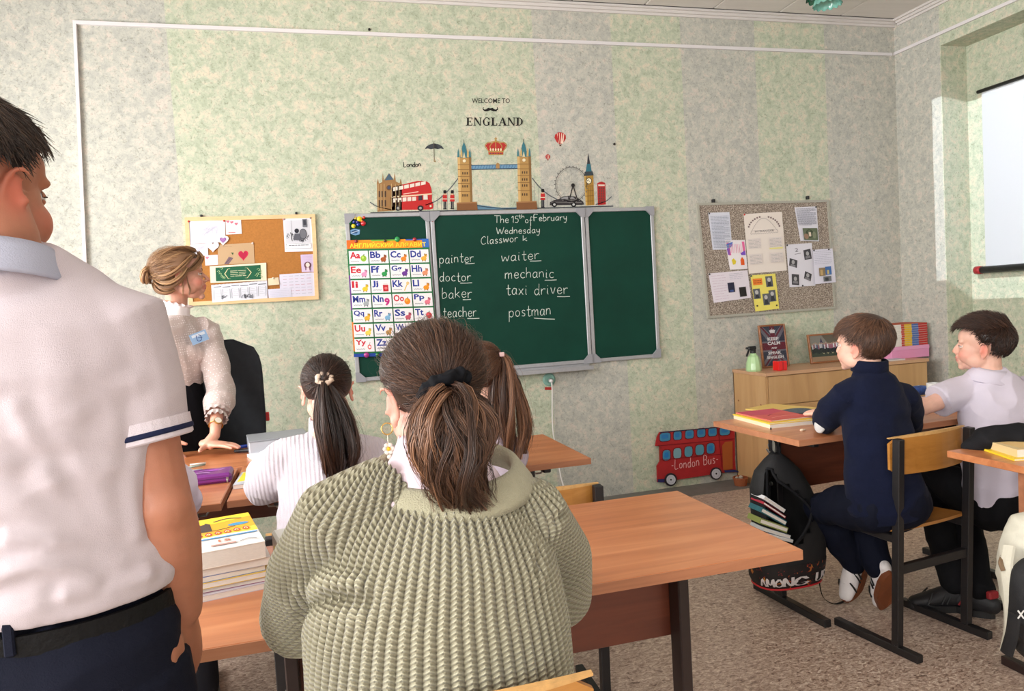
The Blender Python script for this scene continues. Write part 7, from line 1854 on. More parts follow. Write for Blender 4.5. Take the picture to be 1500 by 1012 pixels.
for S_,E_,q,f_ in((shl,ell,-1,.52),(shr,elr,1,.6)):m.tube([S_-X8*q*.045+V(0,0,.018),S_,S_.lerp(E_,.3),S_.lerp(E_,f_)],[.052,.060,.064,.066],24)
me=remesh(m,.0045,5);folds(me,.006,10,(1,1,1.2),17)
crease(me,[([Ww(1416,606,-.05),Ww(1440,630,-.13),Ww(1475,655,-.15)],.008,.006),([Ww(1414,600,-.05),Ww(1445,605,-.12),Ww(1490,610,-.14)],.008,.006),([Ww(1412,612,-.04),Ww(1425,650,-.12),Ww(1445,690,-.15)],.008,.006),([Ww(1420,578,-.08),Ww(1460,578,-.12),Ww(1500,568,-.12)],.004,-.004)])
link_mesh('shirt',me,WSH,b8)
m=MB();m.lathe([(.052,.012),(.058,.018),(.066,.006),(.088,-.030),(.085,-.036),(.062,-.012),(.052,.012)],tuple(Ww(1450,545,.0)),36,M=Matrix.Rotation(math.radians(10),3,'X')@ Matrix.Rotation(math.radians(6),3,'Y'));obj('collar',m,WSH,b8,smooth=True)
BTR=cloth('black_trousers',rgb(14,14,17),rough=.85)
trousers(b8,s8[-1]+V(0,.0,.0),X8,(knl,knr),(anl+V(0,0,.02),anr+V(0,0,.02)),BTR,1.04,vox=.006,seed=5)
REDP=plain('red_strap',rgb(140,30,36),rough=.6);DK=plain('black_trainer',rgb(24,23,26),rough=.6,noise=.2,nscale=40)
for A_,q in((anl,0),(anr,1)):
    d=V(-.75,.35,0)if q==0 else V(-.3,.7,0);d.normalize();h_=A_-d*.05;h_.z=.002;sneaker(b8,h_,h_+d*.225,(0,0,1),(DK,BLK,REDP if q else BLK,BLK),1.0,('black trainer',None))
m=MB();m.box(anr.x-.028,anr.y-.068,.088,anr.x+.018,anr.y-.045,.118,bev=.006);obj('red_pull_tab',m,REDP,b8)
rg8=region_short(.50,-.24,-.62)
s1=short_hair(hd8,rg8,flow_down((.0,-.55,.70),.1),4600,L=(.018,.032),h0=.010,lift=.007,r=.0011)
s2=short_hair(hd8,lambda d:float(d[2]>.50)*rg8(d),lambda D:np.tile(np.array([[0.0,.9,.25]]),(len(D),1)),2400,L=(.045,.064),h0=.016,lift=.020,r=.0011,jit=.16)
P_,R_,T_=join_strands([s1,s2],7);me=strand_mesh(P_,R_,T_,cap_base(hd8,rg8,.010,.15,hfun=lambda d:.008+.012*float(sstep(.45,.8,d[2]))));link_mesh('hair',me,HAIR_3,b8,label='short brown hair brushed up in front')
# ================================================================ THINGS ON DESKS, CABINET AND FLOOR
PAGE=plain('book_pages',rgb(226,220,212),rough=.9,noise=.08,nscale=90,stretch=(1,1,12))
def book(label,c,w,d,h,rot,cover,group=None,soft=False,draw=None,cat='book',name='book',tilt=None,edge=None):
    """closed book lying flat; c = centre of its underside; spine on -x"""
    t=local_thing(name,label,cat,group)
    m=MB();cv=.0012 if soft else .0022
    m.box(-w/2,-d/2,0,w/2,d/2,cv);m.box(-w/2,-d/2,h-cv,w/2,d/2,h);m.box(-w/2,-d/2,cv,-w/2+cv,d/2,h-cv)
    obj('cover',m,plain('cover_%d_%d_%d'%cover,rgb(*cover),rough=.45,noise=.05,nscale=12),t)
    m=MB();i=.0005 if soft else .003;m.box(-w/2+cv,-d/2+i,cv,w/2-i,d/2-i,h-cv);obj('pages',m,plain('edge_%d_%d_%d'%edge,rgb(*edge),rough=.8)if edge else PAGE,t)
    if draw:
        dc=Decal(lambda u,v,l:V(-w/2+w*u,d/2-d*v,h+l),lift=.0003,step=.00006);draw(dc);dc.done('cover_print',t)
    t.location=c;t.rotation_euler=(0,0,rot)if tilt is None else(tilt[0],tilt[1],rot)
    return t
# ---- stack on the nearest desk
zs_=.74
nr=PZ(398,858,zs_+.002);nlft=PZ(293,880,zs_+.002);ang=math.atan2(nr.y-nlft.y,nr.x-nlft.x)
bw,bd=.205,.270
def place(off,w,d,rot,inset=0.0):
    """centre of a book whose near right corner is at nr"""
    c,s_=math.cos(rot),math.sin(rot);lx,ly=-w/2-inset,d/2+inset
    return V(nr.x+lx*c-ly*s_+off[0],nr.y+lx*s_+ly*c+off[1],0)
z=zs_;specs=[(.013,(196,190,200),'grey-covered exercise book at the bottom of the stack beside the standing boy',.02,(.004,-.004)),(.010,(150,80,110),'thin exercise book with a dark pink cover second from the bottom of the stack',-.03,(-.004,.002)),(.012,(224,190,90),'yellow-edged exercise book in the middle of the stack beside the standing boy',.0,(.0,.0)),(.012,(120,140,190),'blue checked exercise book just below the thick workbook in the stack',.03,(-.010,.004)),(.016,(214,206,204),'white worn booklet directly under the yellow workbook',-.01,(.002,.002))]
for h,col,lab,r_,off in specs:
    p=place(off,bw*.96,bd*.95,ang+r_);p.z=z;book(lab,p,bw*.96,bd*.95,h,ang+r_,col,soft=True,group='exercise books stacked on the nearest desk');z+=h+.0003
def d_work(dc):
    dc.rect(0,0,1,.62,(236,170,50));dc.poly([(0,.05),(.5,0),(1,.0),(1,.12),(.6,.2),(.2,.12),(0,.24)],(246,212,60));dc.poly([(0,.5),(.25,.46),(.6,.54),(1,.46),(1,.66),(0,.70)],(246,214,80));dc.rect(0,.66,1,1,(226,222,220))
    dc.poly([(.0,.60),(.3,.62),(.7,.58),(1,.62),(1,.67),(0,.72)],(226,222,220))
    dc.poly([(.18,.42),(.18,.22),(.22,.16),(.26,.21),(.32,.2),(.38,.14),(.44,.2),(.5,.18),(.52,.14),(.56,.2),(.56,.42)],(78,66,60)).rect(.33,.3,.42,.42,(180,130,60))
    dc.line([(.05,.44),(.3,.42),(.6,.43),(.8,.38)],.018,(110,90,60),smooth=True).line([(.6,.15),(.75,.1),(.9,.16)],.03,(110,90,60),smooth=True).ell(.84,.33,.11,.045,(80,150,190))
    for i in range(9):x=.1+i*.095;dc.line([(x,.56-.004*i),(x+.03,.50-.004*i),(x+.06,.56-.004*i),(x+.03,.59-.004*i),(x,.56-.004*i)],.018,(190,70,50),smooth=True).line([(x+.01,.56-.004*i),(x+.03,.52-.004*i),(x+.05,.56-.004*i)],.008,(250,236,210),smooth=True)
    dc.rect(.36,.655,.98,.685,(90,150,200));dc.text('15',.58,.74,.70,.81,(200,120,90),bold=.02);dc.rect(.5,.86,.74,.9,(190,150,140));dc.line([(.78,.88),(.86,.84),(.94,.88)],.01,(90,80,80),smooth=True)
p=place((-.006,-.002),bw,bd,ang+.02);p.z=z;book('thick well-thumbed yellow and white workbook with a castle picture, on top of the stack',p,bw,bd,.034,ang+.02,(236,226,214),soft=True,draw=d_work)
# translucent box beside the stack
c=PZ(416,826,.742);t=local_thing('plastic_box','frosted plastic box with a yellow front standing right of the book stack','box')
m=MB();m.box(-.018,-.045,0,.022,.055,.062,bev=.006);obj('box_body',m,plain('frosted_plastic',rgb(206,208,200),rough=.3,coat=.2),t);m=MB();m.box(-.0195,-.0462,.003,.0225,.02,.034,bev=.001);obj('yellow_band',m,plain('yellow_plastic',rgb(216,200,80),rough=.4),t)
t.location=(c.x,c.y+.03,.74);t.rotation_euler=(0,0,ang)
# ---- front row desks
def boxpx(px,py,z):return PZ(px,py,z)
c0=boxpx(292,713,.741);c1=boxpx(338,706,.741)
t=local_thing('pencil_case','purple zipped pencil case with white print on the left front desk','pencil case');L_=(c1-c0).length
PUR=plain('purple_vinyl',rgb(120,44,130),rough=.35,coat=.3,noise=.08)
m=MB();m.box(-.19,0,0,0,.125,.034,bev=.008);obj('case_body',m,PUR,t);m=MB();m.box(-.191,-.001,.0165,.001,.126,.0185);obj('zip',m,plain('dark_purple_zip',rgb(70,26,84),rough=.6),t)
dc=Decal(lambda u,v,l:V(-.19+.19*u,.125-.125*v,.034+l));dc.line([(.15,.3),(.3,.5),(.5,.35),(.7,.5),(.85,.3)],.04,(196,130,206),smooth=True).line([(.2,.7),(.45,.62),(.62,.74)],.05,(214,180,226),smooth=True).ell(.66,.4,.1,.13,(160,80,176));dc.done('print',t)
m=MB();m.box(-.018,-.006,.010,-.010,.004,.020);m.ell((-.014,-.008,.008),(.003,.002,.007),8,6);obj('zip_pull',m,BOLT,t)
t.location=(c1.x+.004,c1.y,.741);t.rotation_euler=(0,0,.03)
c=boxpx(345,716,.741);p=V(c.x+.075,c.y+.10,.7405)
def d_fold(dc):dc.rect(.02,.02,.98,.98,(196,198,206));dc.poly([(.05,.05),(.35,.05),(.3,.7),(.05,.8)],(236,206,60));dc.poly([(.3,.1),(.95,.1),(.95,.75),(.36,.78)],(176,200,150));dc.rect(.45,.25,.85,.5,(206,214,190));dc.line([(.1,.9),(.9,.88)],.02,(150,150,160))
book('grey folder with a yellow and green cover beside the purple pencil case',p,.155,.21,.014,-.05,(186,188,196),soft=True,draw=d_fold,cat='folder',name='folder')
c=boxpx(349,700,.7555);book('small pale green booklet lying on the grey folder',V(c.x+.075,c.y+.05,.7548),.10,.14,.010,.12,(176,196,158),soft=True,cat='booklet',name='booklet')
c=boxpx(378,676,.741);book('white notebook sticking out behind the fluffy white sweater',V(c.x+.05,c.y+.06,.7405),.15,.20,.012,.3,(226,226,232),soft=True,cat='notebook',name='notebook')
# grey printer-like box on the teacher's desk end
gl_=PZ(366,668,.742);t=local_thing('document_box','grey box of stacked paper trays at the right end of the teacher\'s desk','box')
m=MB();m.box(0,0,0,.24,.20,.058,bev=.003);obj('box_body',m,plain('light_grey_plastic',rgb(180,182,190),rough=.5),t)
for k in range(6):m=MB();m.box(-.0015,.003,.006+k*.0085,.241,.197,.0085+k*.0085);obj('tray_edge',m,plain('grey_tray_edge',rgb(140,142,150),rough=.5),t)
m=MB();m.box(-.002,-.002,.058,.242,.202,.064,bev=.002);obj('lid',m,plain('grey_lid',rgb(140,144,150),rough=.5),t)
t.location=(gl_.x,gl_.y,.7395);t.rotation_euler=(0,0,.12)
for(px,py,col,lab,dx,dy)in((352,654,(30,70,180),'blue marker pen lying by the teacher\'s hand',.06,.02),(345,660,(24,24,30),'black marker pen next to the blue one by the teacher\'s hand',.05,-.015)):
    c=PZ(px,py,.75);m=MB();a=V(c.x,c.y,.7485);b_=a+V(dx,dy,0)*1.6;m.tube([a,a.lerp(b_,.65),a.lerp(b_,.68),b_],[.0075,.0075,.0085,.0085],12,hemi=True);tag(obj('marker_pen',m,plain('marker_%d'%col[2],rgb(*col),rough=.35),smooth=True),lab,'marker')
for i,(px,py,a)in enumerate(((284,690,.3),(287,684,1.0),(290,680,.1))):
    c=PZ(px,py,.742);m=MB();m.tube([V(c.x-.03,c.y,.7435),V(c.x+.03,c.y+.03*a,.7435)],.0035,8);tag(obj('pen',m,flat(((190,196,200),(150,170,160),(210,206,200))[i]),smooth=True),('pale grey pen nearest the purple pencil case','pen of pale green plastic lying crosswise behind the grey one','off-white pen farthest behind the purple pencil case')[i],'pen','pens beside the purple pencil case')
# ---- desk of the boy in navy
def d3(px,py,z=.741):return PZ(px,py,z)
a1,a2,a3=d3(1067,611),d3(1136,630),d3(1183,621)
ev=(a2-a1);rt=math.atan2(ev.y,ev.x)+PI/2;L1=min(.30,ev.length)
cen=(a1+a2)/2;nrm_=V(-ev.y,ev.x,0).normalized();nrm_=nrm_ if nrm_.x>0 else-nrm_
cb_=cen+nrm_*.105
book('thick cream and yellow workbook lying under the red magazine and yellow exercise book',V(cb_.x,cb_.y,.7402),.205,L1-.005,.016,rt,(236,222,190),soft=True,draw=lambda dc:dc.rect(.0,.0,1,1,(232,196,80)))
book('yellow exercise book directly under the red magazine',V(cb_.x-.004,cb_.y+.004,.7565),.20,L1-.012,.005,rt+.02,(240,204,60),soft=True)
def d_red(dc):dc.rect(0,0,1,1,(206,96,90));dc.poly([(0,0),(1,0),(1,.3),(.4,.5),(0,.4)],(196,80,100));dc.line([(.3,.6),(.5,.5),(.7,.62)],.03,(150,50,60),smooth=True).line([(.2,.8),(.6,.72),(.9,.8)],.02,(230,160,150),smooth=True)
book('red magazine with curled corners on top of the stack beside the boy in navy',V(cb_.x+.012,cb_.y+.02,.7618),.19,L1-.035,.005,rt+.05,(206,110,104),soft=True,draw=d_red,cat='magazine',name='magazine')
c=d3(1150,602);book('open yellow folder lying behind the red magazine',V(c.x+.02,c.y+.05,.7402),.20,.26,.006,.35,(226,190,100),soft=True,cat='folder',name='folder')
c=d3(1172,603,.75);m=MB();m.ell((c.x,c.y+.03,.7475),(.085,.055,.012),20,10);tag(obj('fabric_pouch',m,plain('grey_blue_felt',rgb(92,102,110),rough=.95,noise=.15,nscale=50,bump=.4,bscale=300),smooth=True),'flat grey-blue felt pouch beside the hand of the boy in navy','pouch')
c=d3(1175,630.5,.742);m=MB();m.ell((c.x,c.y,.744),(.010,.006,.005),8,6);m.ell((c.x+.012,c.y+.002,.7435),(.006,.005,.004),8,6);tag(obj('crumpled_scrap',m,plain('cream_scrap',rgb(226,206,180),rough=.8),smooth=False),'tiny cream paper scrap near the front edge of the boy in navy\'s desk','scrap')
c=d3(1350,579,.742);t=thing('pencil_case',(c.x,c.y,.741),'blue patterned pencil case on the desk between the two boys','pencil case')
m=MB();m.ell((c.x,c.y+.02,.764),(.085,.036,.025),22,12);me=remesh(m,.004,3);link_mesh('case_body',me,plain('blue_patterned_fabric',rgb(34,66,130),rough=.6,noise=.6,nscale=60),t)
m=MB();m.tube([(c.x-.08,c.y+.02,.768),(c.x,c.y+.016,.789),(c.x+.08,c.y+.02,.768)],.002,6);obj('zip',m,plain('pale_zip',rgb(150,170,200),rough=.5),t)
c=PY(1390,582,2.66);book('yellow-covered book under the forearm of the boy in the white shirt',V(c.x,c.y+.04,.7402),.18,.24,.012,.2,(220,180,110),soft=True)
c=PY(1368,583,2.70);book('thin white and red exercise book beside the blue pencil case',V(c.x-.01,c.y+.02,.7524),.16,.20,.006,-.15,(226,222,230),soft=True,cat='exercise book',name='exercise_book',draw=lambda dc:dc.line([(.1,.2),(.9,.5)],.06,(190,90,110)))
c=PY(1367,569,2.86);m=MB();m.lathe([(.0,0),(.026,0),(.029,.07),(.0265,.07),(.024,.004),(0,.004)],(c.x,c.y,.7402),24);tag(obj('cup',m,plain('white_cup',rgb(210,208,206),rough=.4),smooth=False),'plain white cup at the far edge of the boys\' desk','cup')
# ---- desk at the picture's right edge: yellow folders in plastic, black jacket
c=PZ(1443,664,.741)
book('yellow folder sticking out under the plastic sleeve on the right-hand desk',V(c.x+.16,c.y-.06,.7402),.30,.22,.006,-.33,(240,206,50),soft=True,cat='folder',name='folder')
t=book('cream workbook in a clear plastic sleeve on top of the yellow folder',V(c.x+.17,c.y-.05,.7464),.28,.20,.024,-.30,(226,200,150),soft=True,draw=lambda dc:(dc.poly([(.3,.1),(.95,.1),(.95,.6),(.5,.7)],(150,170,176)),dc.poly([(.05,.2),(.3,.12),(.35,.8),(.08,.9)],(224,190,130)),dc.line([(.1,.15),(.5,.3),(.9,.2)],.02,(232,232,226),smooth=True)))
JK=plain('black_quilted_fabric',rgb(24,24,27),rough=.8,noise=.15,nscale=20,bump=.3,bscale=120)
m=MB();pj_=[PZ(1424,660,.75),PZ(1436,650,.75)];jy=1.86
m.tube([PY(1420,656,1.93),PY(1440,645,1.90),PY(1470,640,1.88),PY(1510,641,1.84),PY(1560,650,1.80)],[(.022,.024),(.045,.040),(.055,.046),(.055,.046),(.05,.04)],18,hemi=True)
me=remesh(m,.006,5);co=get_co(me);co[:,2]=np.maximum(co[:,2],.7405);set_co(me,co);folds(me,.006,14,seed=8)
t=thing('jacket',(2.15,1.88,.741),'black jacket heaped at the far side of the right-hand desk','jacket');link_mesh('jacket_fabric',me,JK,t)
# ---- cabinet top
def cab(px,py,y):return PY(px,py,y)
zt=cz1
t=thing('spray_bottle',(cab(1103,538,4.27).x,4.27,zt),'pale green spray bottle with a black trigger head on the cabinet','spray bottle')
bx_,by_=cab(1104,538,4.27).x,4.27;sc_=240.0*4.48/4.27
GB=plain('pale_green_bottle',rgb(178,214,158),rough=.35,coat=.3)
m=MB();m.lathe([(0,0),(.048,0),(.051,.012),(.046,.055),(.036,.095),(.021,.112),(.018,.125),(0,.125)],(bx_,by_,zt),10);obj('bottle',m,GB,t)
m=MB();m.lathe([(.019,.0),(.019,.018),(.013,.026),(0,.026)],(bx_,by_,zt+.118),16);m.box(bx_-.038,by_-.011,zt+.140,bx_+.022,by_+.011,zt+.166,bev=.006);m.box(bx_-.052,by_-.006,zt+.148,bx_-.036,by_+.006,zt+.162,bev=.002)
m.bar((bx_-.030,by_,zt+.145),(bx_-.050,by_,zt+.100),.012,.008);obj('trigger_head',m,BLK,t)
dc=Decal(lambda x,y,l:V(bx_+x,by_-.0485-l,zt+y));dc.rect(.004,.050,.030,.054,(236,240,232)).rect(.004,.042,.034,.045,(236,240,232));
FRW=wood('picture_frame_wood',rgb(120,70,34),rgb(146,90,48),rgb(166,108,62),'X',2)
def framed(label,px,base_py,y,w,h,lean,yaw,draw,fw=.012,bgc=(60,64,84)):
    t=local_thing('picture_frame',label,'framed picture')
    for(x0,z0,x1,z1)in((-w/2,0,-w/2+fw,h),(w/2-fw,0,w/2,h),(-w/2+fw,0,w/2-fw,fw),(-w/2+fw,h-fw,w/2-fw,h)):m=MB();m.box(x0,-.010,z0,x1,.008,z1,bev=.002);obj('frame_rail',m,FRW,t)
    m=MB();m.box(-w/2+fw,-.003,fw,w/2-fw,.006,h-fw);obj('picture',m,flat(bgc),t)
    dc=Decal(lambda u,v,l:V(-w/2+fw+(w-2*fw)*u,-.0032-l,h-fw-(h-2*fw)*v),lift=.0002,step=.00008);draw(dc);dc.done('print',t)
    m=MB();m.box(-w/2+fw,-.0062,fw,w/2-fw,-.0056,h-fw);g=plain('picture_glass',rgb(255,255,255),rough=.04);g.node_tree.nodes['Principled BSDF'].inputs['Transmission Weight'].default_value=1.0;g.node_tree.nodes['Principled BSDF'].inputs['IOR'].default_value=1.2;obj('glass',m,g,t)
    p=PY(px,base_py,y);t.location=(p.x,y,zt+.001);t.rotation_euler=(lean,0,yaw);return t
def d_keep(dc):
    dc.poly([(0,0),(.12,0),(.5,.28),(.88,0),(1,0),(1,.12),(.72,.38),(1,.38),(1,.64),(.72,.64),(1,.9),(1,1),(.86,1),(.5,.74),(.14,1),(0,1),(0,.9),(.28,.64),(0,.64),(0,.38),(.28,.38),(0,.12)],(120,116,128))
    dc.rect(0,.42,1,.60,(112,32,52)).rect(.40,0,.60,1,(112,32,52));dc.poly([(0,0),(.08,0),(.42,.26),(.36,.30)],(110,40,58)).poly([(1,0),(.92,0),(.58,.26),(.64,.30)],(110,40,58)).poly([(0,1),(.08,1),(.42,.76),(.36,.72)],(110,40,58)).poly([(1,1),(.92,1),(.58,.76),(.64,.72)],(110,40,58))
    Wt=(232,228,230)
    dc.rect(.40,.150,.60,.175,Wt).poly([(.39,.145),(.36,.09),(.42,.11),(.44,.075),(.48,.105),(.5,.06),(.52,.105),(.56,.075),(.58,.11),(.64,.09),(.61,.145)],Wt).ell(.5,.05,.012,.010,Wt)
    for s_,y0,y1,a,b_ in(('KEEP',.28,.36,.26,.74),('CALM',.39,.475,.24,.78),('AND',.53,.575,.38,.62),('SPEAK',.64,.715,.22,.78),('ENGLISH',.75,.825,.16,.86)):dc.text(s_,a,y0,b_,y1,Wt,bold=.035)
framed('framed poster reading KEEP CALM AND SPEAK ENGLISH on the cabinet',1137,538,4.36,.205,.295,-.14,-.02,d_keep)
def d_group(dc):
    dc.rect(0,0,1,.42,(150,148,140)).poly([(.35,0),(1,0),(1,.32),(.5,.32)],(110,104,92)).rect(0,.42,1,.85,(66,78,66)).rect(0,.82,1,1,(168,140,112));dc.poly([(.28,.3),(.32,.08),(.36,.3)],(60,50,90));random.seed(6)
    for i in range(22):
        x=.06+i*.042;y_=.34+random.uniform(-.03,.03);c=random.choice([(226,226,232),(200,204,214),(170,110,130),(90,96,130)])
        dc.rect(x-.017,y_,x+.017,y_+.16,c).ell(x,y_-.03,.014,.03,(206,170,150)).rect(x-.015,y_+.16,x+.015,y_+.34,(40,44,54))
    for x in(.3,.42,.55):dc.poly([(x,.66),(x+.04,.70),(x+.08,.66),(x+.04,.73)],(226,214,170))
framed('framed landscape group photograph on the cabinet, half hidden by the boy in navy',1216,531,4.36,.31,.205,-.16,-.02,d_group,bgc=(130,134,128))
rc=cab(1143,539,4.18);t=thing('red_cube',(rc.x,4.18,zt),'small glossy red cube in front of the poster on the cabinet','cube')
m=MB();m.box(rc.x-.034,4.15,zt,rc.x+.034,4.215,zt+.062,bev=.004);obj('cube_body',m,plain('glossy_red_plastic',rgb(226,22,30),rough=.18,coat=.6),t);m=MB();m.box(rc.x-.002,4.1492,zt+.002,rc.x+.002,4.150,zt+.06);obj('seam',m,plain('dark_red_seam',rgb(150,10,18),rough=.4),t)
# stack of multicoloured books on a pink box
pk0,pk1=cab(1303,523,4.22),cab(1358,520,4.22)
t=thing('pink_box',((pk0.x+pk1.x)/2,4.3,zt),'pink cardboard box under the stack of books on the cabinet','box')
m=MB();m.box(pk0.x,4.20,zt,pk1.x,4.42,zt+.082,bev=.002);obj('box_body',m,plain('pink_card',rgb(226,150,190),rough=.6),t);m=MB();m.box(pk0.x-.002,4.198,zt+.058,pk1.x+.002,4.422,zt+.084,bev=.002);obj('lid',m,plain('pink_card_lid',rgb(230,160,198),rough=.6),t)
z=zt+.0845;nb=10
for i in range(nb):
    hb=.0142+.001*(i%3);w_=pk1.x-pk0.x-.004;x0=pk0.x+.002+random.uniform(-.003,.003);t=thing('book',(x0+w_/2,4.3,z),['lowest','second','third','fourth','fifth','sixth','seventh','eighth','ninth','topmost'][i]+' textbook of the striped stack on the pink box, counted from below','book','textbooks stacked on the pink box')
    m=MB();m.box(x0,4.21,z,x0+w_,4.41,z+hb,bev=.0015);obj('pages',m,PAGE,t)
    for(a,b_,col)in((.30,.38,(190,70,60)),(.38,.58,(218,176,50)),(.58,.76,(84,110,170)),(.76,1.0,(184,52,48))):
        m=MB();m.box(x0+w_*a,4.2092,z+.001,x0+w_*b_,4.2099,z+hb-.001);obj('spine_band',m,flat(col),t)
    if i==nb-1:m=MB();m.box(x0-.001,4.2085,z+hb,x0+w_+.001,4.411,z+hb+.0015);obj('cover',m,flat((190,90,60)),t)
    z+=hb+.0003
c=cab(1303,526,4.17);book('thin stack of papers in front of the pink box on the cabinet',V(c.x+.0,4.16,zt+.0002),.17,.08,.008,.02,(196,196,206),soft=True,cat='papers',name='papers')
c=cab(1244,545,4.13);m=MB();m.tube([(c.x-.05,4.125,zt+.004),(c.x+.05,4.13,zt+.004)],.004,8);tag(obj('pencil',m,plain('ochre_pencil',rgb(190,150,60),rough=.5),smooth=True),'ochre pencil lying on the cabinet\'s front edge','pencil')
# pot on the floor by the wall
c=PZ(1085,711,.002);t=thing('clay_pot',(c.x,c.y,0),'small terracotta pot on the floor between the cardboard bus and cabinet','pot')
m=MB();m.lathe([(0,0),(.040,0),(.047,.045),(.050,.045),(.050,.055),(.043,.055),(.040,.040),(0,.040)],(c.x,c.y,.0045),24);obj('pot_body',m,plain('terracotta',rgb(150,86,56),rough=.8,noise=.1),t)
m=MB();random.seed(9)
for i in range(14):a=random.uniform(0,6.28);r_=random.uniform(0,.03);m.ell((c.x+r_*math.cos(a),c.y+r_*math.sin(a),.052+random.uniform(0,.012)),(.011,.010,.009),8,6)
obj('pebbles',m,plain('grey_pebbles',rgb(176,164,150),rough=.8),t,kind='stuff')

# ================================================================ BACKPACKS
BPF=plain('black_nylon',rgb(22,22,25),rough=.7,noise=.12,nscale=18,bump=.35,bscale=500)
BY=2.56
def Bk(px,py,dy=0):return PY(px,py,BY+dy)
t=thing('backpack',tuple(Bk(1160,850)),'open black backpack with a printed base, full of books, hanging at a desk end','backpack')
# shell: rings from base to top with an opening cut at the front left
rows=[(1152,850,50,.085),(1152,838,56,.098),(1153,812,58,.100),(1156,780,56,.096),(1150,745,52,.090),(1142,712,45,.080),(1138,688,34,.060),(1137,672,18,.038),(1136,664,8,.02)]
def px2m(w,y=BY):return w/372.0
S_out,S_in=[],[]
nseg=36
def shell_pt(r,k,inset=0.0):
    px,py,hw,dp=r;c=Bk(px,py);a=2*PI*k/nseg;e=.75
    ca,sa=math.cos(a),math.sin(a);x=(abs(ca)**e)*(1 if ca>0 else-1);y=(abs(sa)**e)*(1 if sa>0 else-1)
    return V(c.x+(px2m(hw)-inset)*x,c.y+(dp-inset)*y,c.z)
def lerp_row(t_):
    f_=t_*(len(rows)-1);i=min(int(f_),len(rows)-2);f_-=i;return tuple(rows[i][q]*(1-f_)+rows[i+1][q]*f_ for q in range(4))
NR=40;open_=lambda i,k:.30<i/NR<.80 and(2*PI*k/nseg)>math.radians(200)and(2*PI*k/nseg)<math.radians(200+95*(1-abs(i/NR-.5)/.42))
m=MB();vs=[]
for side in(0,.006):
    for i in range(NR+1):
        for k in range(nseg):vs.append(shell_pt(lerp_row(i/NR),k,side))
fs=[];K_=(NR+1)*nseg
for i in range(NR):
    for k in range(nseg):
        if open_(i,k):continue
        k2=(k+1)%nseg;a,b_,c,d=i*nseg+k,i*nseg+k2,(i+1)*nseg+k2,(i+1)*nseg+k
        fs.append((a,b_,c,d));fs.append((a+K_,d+K_,c+K_,b_+K_))
fs.append(tuple(range(nseg))[::-1]);fs.append(tuple(NR*nseg+k for k in range(nseg)))
m.add(vs,fs);obj('bag_shell',m,BPF,t,smooth=True)
# zip edge around the opening
edge_pts=[]
ks=[k for k in range(nseg)if any(open_(i,k)for i in range(NR))]
up_=[];dn_=[]
for k in ks:
    ii=[i for i in range(NR)if open_(i,k)];up_.append(shell_pt(lerp_row((max(ii)+1)/NR),k));dn_.append(shell_pt(lerp_row(min(ii)/NR),k))
m=MB();loop=up_+dn_[::-1];m.tube(loop+[loop[0]],.006,8,cap=False);obj('zip_edge',m,JK,t,smooth=True)
# printed base band
m=MB();vs=[];fs=[]
bnd=[0.0,.06,.12,.19,.25]
for i in bnd:
    for k in range(nseg):r=lerp_row(i*.9+.01);vs.append(shell_pt(r,k,-.003))
for i in range(len(bnd)-1):
    for k in range(nseg):k2=(k+1)%nseg;fs.append((i*nseg+k,i*nseg+k2,(i+1)*nseg+k2,(i+1)*nseg+k))
m.add(vs,fs);PRM,nt,b=_nt('splattered_print')
tc=N(nt,'ShaderNodeTexCoord');n1=N(nt,'ShaderNodeTexNoise',i_Scale=38.0,i_Detail=5.0,i_Distortion=1.0);nt.links.new(tc.outputs['Object'],n1.inputs['Vector'])
r_=ramp(nt,n1.outputs[0],[(0.0,rgb(20,16,18)),(.60,rgb(24,18,20)),(.64,rgb(150,30,30)),(.70,rgb(190,150,40)),(.78,rgb(60,100,50))]);nt.links.new(r_.outputs[0],b.inputs['Base Color']);b.inputs['Roughness'].default_value=.6
obj('printed_base',m,PRM,t,smooth=True,label='printed base panel with white lettering')
m=MB();m.tube([shell_pt(lerp_row(.012),k,-.004)for k in range(nseg)]+[shell_pt(lerp_row(.012),0,-.004)],.004,6,cap=False);obj('red_piping',m,plain('red_piping',rgb(190,30,40),rough=.5),t,smooth=True)
def bagfn(u,v,l):
    k=18.0+(u)*17;r=lerp_row(.03+.19*(1-v));a=2*PI*k/nseg;c=Bk(r[0],r[1]);e=.75;ca,sa=math.cos(a),math.sin(a)
    return V(c.x+(px2m(r[2])+.004+l)*(abs(ca)**e)*(1 if ca>0 else-1),c.y+(r[3]+.004+l)*(abs(sa)**e)*(1 if sa>0 else-1),c.z)
dc=Decal(bagfn,lift=.0008);SF['A']=(.5,[[(0,0),(.25,1),(.5,0)],[(.1,.4),(.4,.4)]]);SF['M']=(.6,[[(0,0),(.05,1),(.3,.3),(.55,1),(.6,0)]]);SF['O']=(.55,[[(.28,1),(.02,.7),(.02,.3),(.28,0),(.52,.3),(.52,.7),(.28,1)]]);SF['N']=(.5,[[(0,0),(0,1),(.5,0),(.5,1)]]);SF['G']=(.55,[[(.5,.8),(.28,1),(.04,.7),(.04,.3),(.28,0),(.5,.2),(.5,.45),(.3,.45)]]);SF['U']=(.5,[[(0,1),(.02,.25),(.25,0),(.48,.25),(.5,1)]]);SF['S']=(.45,[[(.42,.85),(.2,1),(.04,.78),(.22,.52),(.42,.28),(.22,0),(.02,.14)]]);SF['X']=(.5,[[(0,1),(.5,0)],[(.5,1),(0,0)]]);SF['I']=(.15,[[(.07,1),(.07,0)]])
hand(dc,'AMONG US',.10,.86,.80,.80,.5,.028,(214,206,206),gap=.12)
dc.done('lettering',t)
